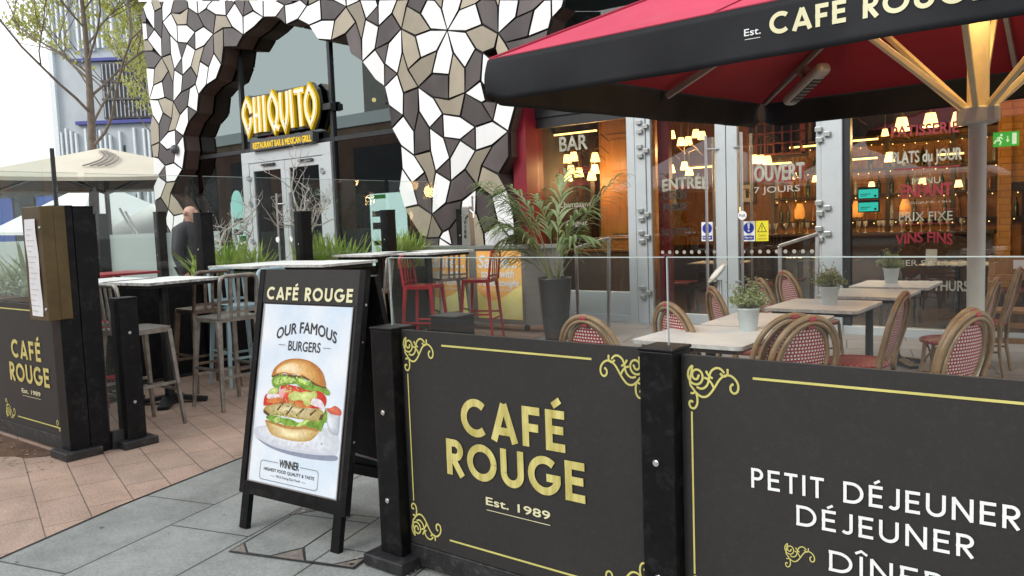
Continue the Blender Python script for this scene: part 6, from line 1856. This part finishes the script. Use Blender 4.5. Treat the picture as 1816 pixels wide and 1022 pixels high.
# indoor tables and chairs
def room_table(x, y, rz, label, cloth=True):
    t = thing('indoor_table', label, 'table', (x, y, .007), rz, 'tables inside the café')
    b = MB(); b.box((0, 0, .74), (.8, .7, .03)); b.build('table_top', 'dark_wood', t, .005, local=True); b = MB(); b.lathe([(.2, 0), (.2, .03), (.03, .05), (.03, .72)], n=12); b.build('column', 'iron', t, local=True)
    if cloth: b = MB(); b.box((0, 0, .758), (.74, .64, .004)); b.box((.12, .1, .768), (.2, .26, .012)); b.build('place_mat', 'cloth_white', t, local=True)
    for sx in (-1, 1):
        c = thing('indoor_chair', 'dark wooden chair at ' + label.replace('the indoor table', 'the table') + (', left' if sx < 0 else ', right'), 'chair', (x + sx * .62, y, .007), rz, 'dark chairs inside the café')
        b = MB(); b.box((0, 0, .45), (.4, .4, .04)); b.build('seat', 'cafe_red', c, .01, local=True)
        b = MB(); b.box((sx * .19, 0, .70), (.03, .38, .46)); b.build('backrest', 'dark_wood', c, .01, local=True)
        for dx in (-.17, .17):
            for dy in (-.17, .17): b = MB(); b.bar((dx, dy, .43), (dx * 1.1, dy * 1.1, 0), .035); b.build('leg', 'dark_wood', c, 0, local=True)


room_table(-1.62, 10.75, 0, 'the indoor table with white mats behind the parasol mast')
room_table(-4.65, 10.9, .1, 'the indoor table just inside the left glass door')
room_table(.1, 10.9, 0, 'the indoor table at the far right of the café window')
room_table(-3.3, 11.6, .1, 'the indoor table behind the right glass door', False)
fr2 = thing('fairy_light_jar', 'jar of golden fairy lights on the table behind the left glass door', 'fairy lights', (-4.6, 10.9, .78)); rb = random.Random(4)
b = MB()
for i in range(36): b.sph((-4.62 + rb.gauss(0, .055), 11.0 + rb.gauss(0, .05), 1.22 + rb.random() * .34), .010, 4)
b.build('lights', 'lampshade', fr2); b = MB(); b.lathe([(.10, .79), (.13, .95), (.11, 1.2), (.07, 1.6)], (-4.62, 11.05, 0), 12); b.build('jar', 'cafe_red', fr2)

# more of the café's furnishings
t = thing('wine_rack', 'dark red lattice wine rack high behind the right glass door', 'rack', (-4.3, 11.9, 2.2))
b = MB()
for i in range(7): b.bx(-4.62 + i * .13, -4.60 + i * .13, 11.9, 12.1, 2.30, 2.78)
for i in range(4): b.bx(-4.62, -3.82, 11.895, 12.105, 2.30 + i * .155, 2.32 + i * .155)
b.build('lattice', 'rust_red', t); b = MB(); b.bx(-4.66, -3.78, 12.11, 12.14, 2.26, 3.28); b.build('back_board', 'room_dark', t)
gn = MB(); gn.lathe([(.03, 0), (.030, .004), (.004, .01), (.004, .08), (.03, .11), (.034, .17)], n=10, capt=False)
g0 = None
rb = random.Random(12)
for i in range(26):
    o = gn.build('wine_glass', 'bottle_clear') if g0 is None else g0.copy()
    if g0 is None: g0 = o
    else: C.objects.link(o)
    o.location = (-4.7 + i * .122 + rb.uniform(-.02, .02), 12.72 + rb.uniform(-.12, .12), 1.101)
    tag(o, 'clear wine glass standing on the dark indoor bar', 'glass', 'wine glasses on the indoor bar')
for i, (x, y, z) in enumerate(((-1.9, 10.75, .78), (-4.45, 10.8, .78), (-.1, 10.9, .78))):
    t = thing('menu_card', ['folded white menu card on the table behind the parasol mast', 'folded white menu card on the table inside the left glass door', 'folded white menu card on the table at the far right window'][i], 'menu', (x, y, z), 0, 'menu cards inside the café')
    b = MB(); b.poly(Fr((x, y - .03, z), (1, 0, 0), (0, .25, 1)), [(-.06, 0), (.06, 0), (.06, .16), (-.06, .16)], 0, .003); b.poly(Fr((x, y + .05, z), (-1, 0, 0), (0, -.25, 1)), [(-.06, 0), (.06, 0), (.06, .16), (-.06, .16)], 0, .003); b.build('card', 'cloth_white', t)
for i, (x, y, z, s_) in enumerate(((-3.25, 12.7, 1.11, .55), (-2.6, 12.75, 1.11, .5), (-4.1, 12.7, 1.11, .5))):
    t = thing('table_lamp', ['orange glowing table lamp on the indoor bar left of the turquoise screens', 'orange glowing table lamp on the indoor bar behind the word ENFANT', 'orange glowing table lamp on the indoor bar behind the right glass door'][i], 'lamp', (x, y, z), 0, 'orange table lamps')
    b = MB(); b.lathe([(.12 * s_, .22), (.16 * s_, .26), (.15 * s_, .36), (.08 * s_, .46)], (x, y, z), 16); b.build('shade', 'glow_orange', t); b = MB(); b.lathe([(.06, 0), (.06, .02), (.015, .04), (.015, .22)], (x, y, z), 12); b.build('stem', 'bronze_case', t)
t = thing('fairy_lights', 'string of tiny golden lights along the bar shelves', 'lights', (-3, 13.4, 2.0)); b = MB()
for i in range(90):
    b.sph((-4.75 + i * .039, 13.45 + rb.uniform(-.02, .02), (1.22, 1.62, 2.02, 2.42)[i % 4] + rb.uniform(-.03, .02)), .008, 3)
b.build('bulbs', 'striplight', t)

for i, (x, y, z) in enumerate(((-4.05, 12.3, 1.98), (-3.75, 12.35, 1.92), (-3.45, 12.3, 2.02), (-2.95, 12.3, 1.78), (-2.3, 12.35, 1.80), (-1.85, 12.3, 1.74), (-3.25, 12.2, 2.42), (-2.75, 12.2, 2.50), (-5.35, 12.6, 1.62), (-5.05, 12.6, 1.50))):
    lamp(x, y, z, i, 'small glowing lamp hung over the indoor bar, ' + ['under the word OUVERT left', 'under the word OUVERT middle', 'under the word OUVERT right', 'above the turquoise screens', 'behind the word MENU', 'behind the end of the word JOUR', 'just left of the right hand door jamb', 'high over the turquoise screens', 'below the word ENTRÉE left', 'below the word ENTRÉE right'][i], .7, 8 if i % 3 == 0 else 0)
# ------------------------------------------------------------------ planters, plants and twigs beyond the side barrier
def spike_plant(x, y, w_, label, seed, hmax=.62, n=80):
    r = random.Random(seed)
    t = thing('spiky_plant', label, 'plant', (x, y, .85), 0, 'green spiky plants beyond the side barrier')
    b = MB()
    for i in range(n):
        a = r.random() * 6.283; x0 = x + r.gauss(0, .09); y0 = y + max(-.42, min(.42, r.gauss(0, w_ * .27))); el = R_(r.uniform(42, 86)); L = hmax * r.uniform(.65, 1.1)
        d = Vector((math.cos(a) * math.cos(el), math.sin(a) * math.cos(el), math.sin(el))); p = Vector((x0, y0, .86)); sd = d.cross(Vector((0, 0, 1))).normalized()
        rows = []
        for k in range(6):
            wv = .026 * (1 - (k / 5) ** 2 * .97); rows.append([p - sd * wv, p + d.cross(sd) * .004, p + sd * wv]); p = p + d * L / 5; d = (d + Vector((0, 0, -.07))).normalized()
        b.grid(rows)
    b.build('leaves', 'spike_green', t)


for y0, y1, lb in ((4.3, 5.85, 'long black planter box behind the left clump of spiky plants'), (5.95, 7.2, 'long black planter box behind the middle clump of spiky plants'), (7.3, 8.15, 'long black planter box behind the long arching spiky plant')):
    t = thing('planter_box', lb, 'planter', (-8.0, (y0 + y1) / 2, 0), 0, 'black planter boxes'); b = MB(); b.bx(-8.22, -7.75, y0, y1, .01, .86); b.build('box', 'black_paint', t, .01)
    b = MB(); b.bx(-8.19, -7.78, y0 + .03, y1 - .03, .8605, .875); b.build('soil', 'soil', t)
spike_plant(-8.0, 5.2, .75, 'left clump of bright green spiky leaves before the grey double doors', 1, .50, 230)
spike_plant(-8.0, 6.6, .75, 'middle clump of bright green spiky leaves right of the double doors', 2, .53, 230)
spike_plant(-8.0, 7.9, .60, 'right clump of green spiky leaves near the lit menu board', 3, .56, 160)


def twig_tree(x, y, z0, h, label, seed, lean=(0, 0), spread=.3):
    r = random.Random(seed)
    t = thing('bare_twig', label, 'bare twigs', (x, y, z0), 0, 'pale contorted bare twigs')
    b = MB()

    def grow(p, d, L, rad, dep):
        n = 9; pts = [p]; rr = [rad]
        for i in range(n):
            d = (d + Vector((r.gauss(0, .27), r.gauss(0, .27), r.gauss(.10, .18)))).normalized(); p = p + d * L / n; pts.append(p); rr.append(rad * (1 - .55 * (i + 1) / n))
        b.tube(pts, rr, 6)
        if dep > 0:
            for i in range(r.choice((3, 4, 4))):
                q = pts[r.randint(3, n)]; e = Vector((r.gauss(0, .8), r.gauss(0, .9), r.uniform(.1, 1.0))).normalized(); grow(q, e, L * r.uniform(.45, .72), rad * .52, dep - 1)
    for i in range(2): grow(Vector((x + i * .05, y + i * .12, z0)), Vector((lean[0] + r.gauss(0, .1), lean[1] + (i - .5) * spread, 1)).normalized(), h * .62, .024, 3)
    b.build('branches', 'twig_pale', t)


twig_tree(-8.2, 5.2, .85, 1.12, 'pale contorted twigs left of the grey double doors', 14, (0, .12), .25)
twig_tree(-8.15, 6.25, .85, 1.55, 'tall pale contorted twigs in front of the right hand grey door', 9, (0, .1), .4)

# ------------------------------------------------------------------ bald man in a dark jacket, seen from behind
def skin_obj(name, pts, edges_, rad, m, parent, sub=2, root=0):
    me = bpy.data.meshes.new(name); me.from_pydata(pts, edges_, []); me.update()
    o = bpy.data.objects.new(name, me); C.objects.link(o); o.parent = parent
    me.materials.append(MATS[m])
    md = o.modifiers.new('Skin', 'SKIN'); md.use_smooth_shade = True
    sv = me.skin_vertices[0].data if me.skin_vertices else None
    if sv is None:
        me.skin_vertices.new() if hasattr(me.skin_vertices, 'new') else None
        sv = me.skin_vertices[0].data if me.skin_vertices else None
    if sv:
        for i, q in enumerate(rad):
            sv[i].radius = q if isinstance(q, tuple) else (q, q); sv[i].use_root = (i == root)
    sd__ = o.modifiers.new('Sub', 'SUBSURF'); sd__.levels = sub; sd__.render_levels = sub
    return o


def skin_ready(o): return o


pm = thing('person', 'bald man in a dark jacket seen from behind beside the patterned column', 'person', (-10.15, 6.0, 0), R_(112))
pm.scale = (1.06, 1.06, 1.06)
BODY = [(0, 0, .93), (0, .01, 1.10), (0, .015, 1.28), (0, .01, 1.42), (0, 0, 1.48), (0, -.012, 1.56), (0, -.015, 1.64), (0, -.01, 1.72),
        (.10, 0, .90), (.11, -.01, .50), (.11, .02, .09), (.11, -.13, .04), (-.10, 0, .90), (-.11, .0, .50), (-.12, .02, .09), (-.12, -.13, .04),
        (.19, .015, 1.39), (.25, .02, 1.10), (.24, -.06, .86), (.24, -.09, .76), (-.19, .015, 1.39), (-.25, .02, 1.10), (-.24, -.08, .86), (-.24, -.11, .76)]
BE = [(0, 1), (1, 2), (2, 3), (3, 4), (4, 5), (5, 6), (6, 7), (0, 8), (8, 9), (9, 10), (10, 11), (0, 12), (12, 13), (13, 14), (14, 15), (3, 16), (16, 17), (17, 18), (18, 19), (3, 20), (20, 21), (21, 22), (22, 23)]
BR = [(.13, .10), (.13, .10), (.15, .105), (.11, .085), .058, (.076, .092), (.088, .104), (.052, .062), .082, .055, .036, .034, .082, .055, .036, .034, .062, .045, .032, .036, .062, .045, .032, .036]
body = skin_obj('body', BODY, BE, BR, 'skin', pm)
JK = [(0, .01, .86), (0, .01, 1.08), (0, .018, 1.28), (0, .01, 1.43), (0, .01, 1.535), (.19, .015, 1.39), (.26, .02, 1.10), (.25, -.06, .84), (-.19, .015, 1.39), (-.26, .02, 1.10), (-.25, -.08, .84)]
skin_obj('jacket', JK, [(0, 1), (1, 2), (2, 3), (3, 4), (3, 5), (5, 6), (6, 7), (3, 8), (8, 9), (9, 10)], [(.20, .15), (.19, .15), (.205, .155), (.175, .13), (.085, .085), .105, .080, .06, .105, .080, .06], 'jacket', pm)
skin_obj('trousers', [(0, .01, .94), (.10, 0, .86), (.11, -.01, .50), (.11, .02, .10), (-.10, 0, .86), (-.11, 0, .50), (-.12, .02, .10)], [(0, 1), (1, 2), (2, 3), (0, 4), (4, 5), (5, 6)], [(.15, .12), .105, .078, .062, .105, .078, .062], 'trousers', pm)
for sx in (.11, -.12):
    b = MB(); b.lathe([(.05, .0), (.055, .03), (.05, .09)], (sx, .01, .0), 12); b.box((sx, -.09, .035), (.095, .20, .068), 0, 0, .8); b.build('shoe', 'shoe_black', pm, .02, local=True)
for sx in (-1, 1):
    b = MB(); b.sph((sx * .094, -.005, 1.625), .026, 6, 0, 1.3); b.build('ear', 'skin', pm, local=True)
b = MB(); b.sph((0, -.108, 1.635), .02, 6, 0, 1.2); b.build('nose', 'skin', pm, local=True)

# ------------------------------------------------------------------ frosted screens and posts of the next terrace
for x, y, lb in ((-11.18, 6.14, 'tall black post left of the bald man, at the end of the frosted screen'), (-11.86, 5.62, 'tall black post right of the pale tree trunk'), (-12.15, 5.35, 'tall black post left of the pale tree trunk')):
    barrier_post(x - .065, x + .065, y - .065, y + .065, 1.78, lb, GT, (1.5, 1.15), foot=False)


def slab_between(p, q, z0, z1, th, m, label, name, cat):
    t = thing(name, label, cat, ((p[0] + q[0]) / 2, (p[1] + q[1]) / 2, z0), 0, None)
    d = Vector((q[0] - p[0], q[1] - p[1], 0)); b = MB(); b.box(((p[0] + q[0]) / 2, (p[1] + q[1]) / 2, (z0 + z1) / 2), (d.length, th, z1 - z0), math.atan2(d.y, d.x)); b.build('pane', m, t); return t


slab_between((-11.78, 5.69), (-11.24, 6.09), .25, 1.47, .012, 'frosted', 'frosted glass screen between two black posts left of the bald man', 'frosted_screen', 'glass screen')
slab_between((-11.12, 6.19), (-10.5, 6.66), .25, 1.47, .012, 'frosted', 'frosted glass screen behind the bald man', 'frosted_screen', 'glass screen')
slab_between((-18.5, 6.2), (-12.4, 5.2), .25, 1.42, .012, 'frosted', 'long frosted glass screen behind the menu case at far left', 'frosted_screen', 'glass screen')
slab_between((-11.78, 5.69), (-11.24, 6.09), 1.475, 2.12, .008, 'glass_clear', 'clear glass pane above the frosted screen left of the bald man', 'glass_screen', 'glass screen')
t = thing('planter_box', 'dusty pink planter wall seen through the glass behind the menu case', 'planter', (-9.6, 3.6, 0), 0, None); b = MB(); b.box((-9.9, 3.65, .42), (2.4, .5, .82), -.1); b.build('box', 'planter_pink', t, .02)
b = MB(); b.box((-9.9, 3.65, .84), (2.3, .42, .01), -.1); b.build('soil', 'soil', t)
r = random.Random(21)
t = thing('leafy_plant', 'pale variegated arching plant in the pink planter at the left edge', 'plant', (-9.6, 3.7, .84)); b = MB()
for i in range(110):
    a = r.random() * 6.283; el = R_(r.uniform(25, 80)); p = Vector((-10.4 + r.random() * 1.5, 3.65 + r.gauss(0, .1), .84)); d = Vector((math.cos(a) * math.cos(el), math.sin(a) * math.cos(el), math.sin(el))); sd = d.cross(Vector((0, 0, 1))).normalized(); rows = []; L = r.uniform(.35, .65)
    for k in range(7): wv = .022 * math.sin(math.pi * (.12 + .86 * k / 6)); rows.append([p - sd * wv, p + sd * wv]); p = p + d * L / 6; d = (d + Vector((0, 0, -.17))).normalized()
    b.grid(rows)
b.build('leaves', 'leaf_pale', t)


# ------------------------------------------------------------------ trees
def leaf_cards(mb, p, n, rad, r, s0, s1):
    for k in range(n):
        d = Vector((r.gauss(0, 1), r.gauss(0, 1), r.gauss(0, .8)))
        q = p + d * rad * .5
        x = Vector((r.gauss(0, 1), r.gauss(0, 1), r.gauss(0, 1))).normalized(); y = x.orthogonal().normalized(); s_ = r.uniform(s0, s1)
        mb.face([q - x * s_, q + y * s_ * .55, q + x * s_, q - y * s_ * .55])


def tree(loc, h, label, seed, leaves=1.0, spread=1.0, group='street trees', leafm='leaf_spring', s0=.05, s1=.11, rad0=.13, clear=2.6, levels=4, limbs=7):
    r = random.Random(seed)
    t = thing('street_tree', label, 'tree', loc, 0, group)
    tb = MB(); lf = MB()

    def grow(p, d, L, rad, dep):
        n = 6; pts = [p]; rr = [rad]
        for i in range(n):
            d = (d + Vector((r.gauss(0, .13), r.gauss(0, .13), r.gauss(.035, .06)))).normalized(); p = p + d * L / n; pts.append(p); rr.append(max(.006, rad * (1 - .5 * (i + 1) / n)))
        tb.tube(pts, rr, 7 if dep > 2 else 4, caps=False)
        if dep <= 1:
            for i in range(1, n + 1):
                if r.random() < leaves * (.9 if dep == 0 else .45): leaf_cards(lf, pts[i], r.choice((1, 2, 3, 4)), .16, r, s0, s1)
        if dep > 0:
            for i in range(r.choice((3, 4, 5))):
                q = pts[n if i == 0 else r.randint(2, n)]; a = r.random() * 6.283
                out = Vector((math.cos(a), math.sin(a), 0)) * spread
                e = (d * .8 + out * r.uniform(.3, .75) + Vector((0, 0, .18))).normalized()
                grow(q, e, L * r.uniform(.5, .78), rad * .50, dep - 1)
    base = Vector(loc)
    pts = [base]; n = 10
    for i in range(1, n + 1):
        k = i / n; pts.append(base + Vector((.10 * math.sin(k * 5 + seed), .10 * math.cos(k * 4 + seed), h * .86 * k)))
    tb.tube(pts, [rad0 * (1.25 - .25 * min(1, i)) * (1 - .8 * i / n) for i in range(n + 1)], 12)
    for j in range(limbs):
        k = clear / (h * .86) + (1 - clear / (h * .86)) * (j / limbs) * .9; x = k * n; i0 = min(n - 1, int(x)); q = pts[i0].lerp(pts[i0 + 1], x - i0)
        a = j * 2.4 + r.random() * .7
        e = Vector((math.cos(a) * spread, math.sin(a) * spread, .55 + .6 * k)).normalized()
        grow(q, e, (h - q.z) * .40 + 1.3, rad0 * (1 - .72 * k) * .40, levels)
    tb.build('trunk', 'bark', t); lf.build('crown', leafm, t)
    return t


tree((-26.3, 12.3, 0), 12.5, 'young street tree with sparse yellow green spring leaves behind the beige parasol', 4, .62, 1.15, clear=4.3, rad0=.185, s0=.04, s1=.085, levels=4, limbs=11)
tree((-28.6, 17.0, 0), 10.5, 'denser yellow green street tree beside the cladding column, in front of the louvred building', 8, .8, .8, s0=.05, s1=.11, clear=2.2, rad0=.13, levels=3, limbs=14)
tree((-8.5, -6.5, 0), 8.0, 'street tree behind the viewer that mirrors in the café glass', 5, .8, 1.0, clear=2.6, levels=3, limbs=8)
# ------------------------------------------------------------------ beige parasol beyond the cladding column
def pyramid_parasol(cx_, cy_, half, ze, za, m, mu, label, rot=0, mast=True):
    t = thing('beige_parasol' if m == 'canvas_beige' else 'white_marquee', label, 'parasol' if m == 'canvas_beige' else 'marquee', (cx_, cy_, 0))
    b = MB(); u = MB(); c = [(math.cos(rot + R_(45 + 90 * i)) * half * 1.414, math.sin(rot + R_(45 + 90 * i)) * half * 1.414) for i in range(4)]
    for i in range(4):
        a = Vector((cx_ + c[i][0], cy_ + c[i][1], ze)); d = Vector((cx_ + c[(i + 1) % 4][0], cy_ + c[(i + 1) % 4][1], ze)); ap = Vector((cx_, cy_, za)); rows = []
        for k in range(9):
            rows.append([(lambda p: p + Vector((0, 0, -.06 * math.sin(math.pi * j / 10) * (1 - k / 8) + (.10 if m == 'canvas_beige' else -.03) * math.sin(math.pi * k / 8) * math.sin(math.pi * j / 10))))(a.lerp(d, j / 10).lerp(ap, k / 8 * .985)) for j in range(11)])
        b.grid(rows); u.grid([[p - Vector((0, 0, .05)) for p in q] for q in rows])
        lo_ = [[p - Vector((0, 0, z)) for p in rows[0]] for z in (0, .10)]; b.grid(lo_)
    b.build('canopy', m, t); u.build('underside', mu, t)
    if mast:
        b = MB(); b.lathe([(.07, 0), (.07, za - .1)], (cx_, cy_, 0), 12); b.build('mast', 'dark_frame', t)
        for i in range(8):
            a = rot + R_(45 * i); L = half * (1.38 if i % 2 else .98); e = Vector((cx_ + math.cos(a) * L, cy_ + math.sin(a) * L, ze - .08)); m_ = Vector((cx_, cy_, za)).lerp(e, .5) - Vector((0, 0, .10)); b = MB(); b.bar((cx_, cy_, ze - .35), m_, .06); b.bar((cx_, cy_, za - .15), e, .05, .07); b.build('rib', 'dark_frame', t)
    return t


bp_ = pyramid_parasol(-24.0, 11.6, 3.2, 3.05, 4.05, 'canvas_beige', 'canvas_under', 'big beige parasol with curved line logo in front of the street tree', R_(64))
best = None
cc = [Vector((-24.0 + math.cos(R_(64 + 45 + 90 * i)) * 3.2 * 1.414, 11.6 + math.sin(R_(64 + 45 + 90 * i)) * 3.2 * 1.414, 3.05)) for i in range(4)]
for i in range(4):
    m_ = (cc[i] + cc[(i + 1) % 4]) / 2 - Vector((-24.0, 11.6, 3.05)); sc_ = m_.normalized().dot(Vector((.9, -.44, 0)) * .7 + Vector((-.43, -.9, 0)) * .7)
    if best is None or sc_ > best[0]: best = (sc_, i)
i = best[1]; apx = Vector((-24.0, 11.6, 4.05)); b = MB()
for k in range(4):
    pts = []
    for j in range(11):
        t_ = .20 + .055 * j; s_ = .40 + .035 * k + .10 * math.sin(math.pi * j / 10 * .9)
        p = cc[i].lerp(cc[(i + 1) % 4], s_).lerp(apx, t_); p.z += .10 * math.sin(math.pi * t_) * math.sin(math.pi * s_) + .02; pts.append(p)
    b.tube(pts, .022, 5)
b.build('line_logo', 'rib_grey', bp_)
pyramid_parasol(-29.8, 14.0, 2.5, 1.75, 3.5, 'tent_white', 'tent_white', 'white pointed marquee roof under the left part of the beige parasol', R_(10), False)
pyramid_parasol(-27.0, 14.6, 1.7, 1.2, 2.55, 'tent_white', 'tent_white', 'small white pointed tent right of the pale trunk', R_(40), False)
pyramid_parasol(-13.5, -11.5, 3.0, 2.6, 4.6, 'tent_white', 'tent_white', 'white pointed marquee behind the viewer mirrored in the café doors', 0, False)
pyramid_parasol(-6.5, -12.0, 3.0, 2.6, 4.6, 'tent_white', 'tent_white', 'white pointed marquee behind the viewer mirrored in the right window', 0, False)
# ------------------------------------------------------------------ far buildings
lv = thing('louvred_building', 'tall pale building with white fins and a dark louvred middle storey beyond the trees', 'building', (-50, 27, 0))
LF = Fr((-52.6, 22.6, 0), (.80, .60, 0), (0, 0, 1))
def lbx(mb, u0, u1, v0, v1, n0, n1): mb.poly(LF, [(u0, v0), (u1, v0), (u1, v1), (u0, v1)], n0, n1 - n0)
b = MB(); lbx(b, 0, 14, 0, 26, -10, 0); b.build('wall', 'far_grey', lv)
b = MB(); lbx(b, 3.2, 14, 8.6, 12.0, .05, .25); b.build('louvre_backing', 'louvre_dark', lv)
for nm_, v0, v1 in (('fin_row', .5, 8.2), ('fin_row', 12.45, 25.5)):
    b = MB()
    rr = random.Random(3)
    for i in range(46):
        u0 = .35 + i * .30
        if rr.random() < .8: lbx(b, u0, u0 + .11, v0 + rr.random() * .5, v1 - rr.random() * .8, .02, .22)
    b.build(nm_, 'louvre_white', lv)
    b = MB()
    for i in range(30):
        u0 = .5 + rr.random() * 13; vv = v0 + rr.random() * (v1 - v0 - 2); lbx(b, u0, u0 + .13, vv, vv + 1 + rr.random() * 1.4, .015, .03)
    b.build('window_slot', 'far_dark', lv)
b = MB()
for i in range(44): lbx(b, 3.3 + i * .243, 3.3 + i * .243 + .045, 8.7, 11.9, .26, .34)
b.build('louvre_bars', 'far_grey', lv)
b = MB(); lbx(b, 1.4, 14, 8.32, 8.52, .0, .3); b.build('blue_band', 'band_blue', lv); b = MB(); lbx(b, 1.4, 14, 12.1, 12.28, .0, .3); b.build('blue_band', 'band_blue', lv)
b = MB(); lbx(b, 3.2, 14, 9.7, 9.82, .345, .40); lbx(b, 3.2, 14, 10.8, 10.92, .345, .40); b.build('louvre_rail', 'louvre_dark', lv)
b = MB(); lbx(b, 0, .3, 0, 26, .0, .26); b.build('white_corner', 'louvre_white', lv)
kb = thing('blue_kiosk', 'blue glazed kiosk far off at the left edge under the beige parasol', 'kiosk', (-38, 13, 0))
KF = Fr((-44, 11.6, 0), (.93, .37, 0), (0, 0, 1))
b = MB()
b.poly(KF, [(0, 0), (9.5, 0), (9.5, 3.6), (0, 3.6)], -3, 3); b.build('wall', 'far_dark', kb)
for i in range(8):
    b = MB(); u0 = .2 + i * 1.15; b.poly(KF, [(u0, .9), (u0 + 1.0, .9), (u0 + 1.0, 3.2), (u0, 3.2)], .02, .04); b.build('window', 'far_blue' if i % 3 else 'far_dark', kb)
fb = thing('low_building', 'long low dark building with a blue shopfront far behind the frosted screens', 'building', (-34, 20, 0))
KF = Fr((-44, 17.5, 0), (.94, .34, 0), (0, 0, 1))
b = MB(); b.poly(KF, [(0, 0), (24, 0), (24, 2.6), (0, 2.6)], -4, 4); b.build('wall', 'far_dark', fb)
for i in range(5): b = MB(); b.poly(KF, [(2 + i * 4.2, .8), (5 + i * 4.2, .8), (5 + i * 4.2, 2.3), (2 + i * 4.2, 2.3)], .02, .05); b.build('window', 'far_blue', fb)
b = MB(); b.poly(KF, [(0, 2.601), (24, 2.601), (24, 2.8), (0, 2.8)], -.2, .5); b.build('fascia', 'far_grey', fb)
gl_ = thing('garden_seat_frame', 'white leaning metal frame beside the small white tent', 'frame', (-21.5, 11.0, 0)); b = MB(); b.tube([(-21.9, 10.9, 2.2), (-21.2, 11.2, .8), (-20.9, 11.3, .3)], .03, 6); b.tube([(-21.6, 10.9, 2.1), (-20.9, 11.2, .7), (-20.7, 11.3, .3)], .03, 6); b.build('poles', 'tent_white', gl_)
# the arena opposite, behind the viewer, that the glass mirrors
ar = thing('arena_building', 'broad pale building behind the viewer with a dark lower storey, mirrored in the glass', 'building', (-40, -24, 0))
AF = Fr((25, -22, 0), (-1, 0, 0), (0, 0, 1))
b = MB(); b.poly(AF, [(0, 0), (150, 0), (150, 9.0), (0, 9.0)], -10, 10); b.build('lower_storey', 'far_brick', ar)
b = MB(); b.poly(AF, [(0, 9.01), (150, 9.01), (150, 9.9), (0, 9.9)], -10, 10.2); b.build('fascia', 'dome_white', ar)
b = MB(); b.poly(AF, [(61.5, 9.91), (70, 9.91), (70, 15), (61.5, 15)], -.4, .6); b.build('roof_hoarding', 'rib_grey', ar)
for i in range(18):
    b = MB(); b.poly(AF, [(2 + i * 8, .5), (7.6 + i * 8, .5), (7.6 + i * 8, 7.4), (2 + i * 8, 7.4)], .02, .05); b.build('window', 'far_dark', ar)
b = MB(); put_text(b, 'O', AF, 65.8, 10.6, 1.5, 1.2, n0=.23, bold=.05); put_text(b, '2', AF, 67.2, 10.2, .8, n0=.23, bold=.03); b.build('lettering', 'far_dark', ar)
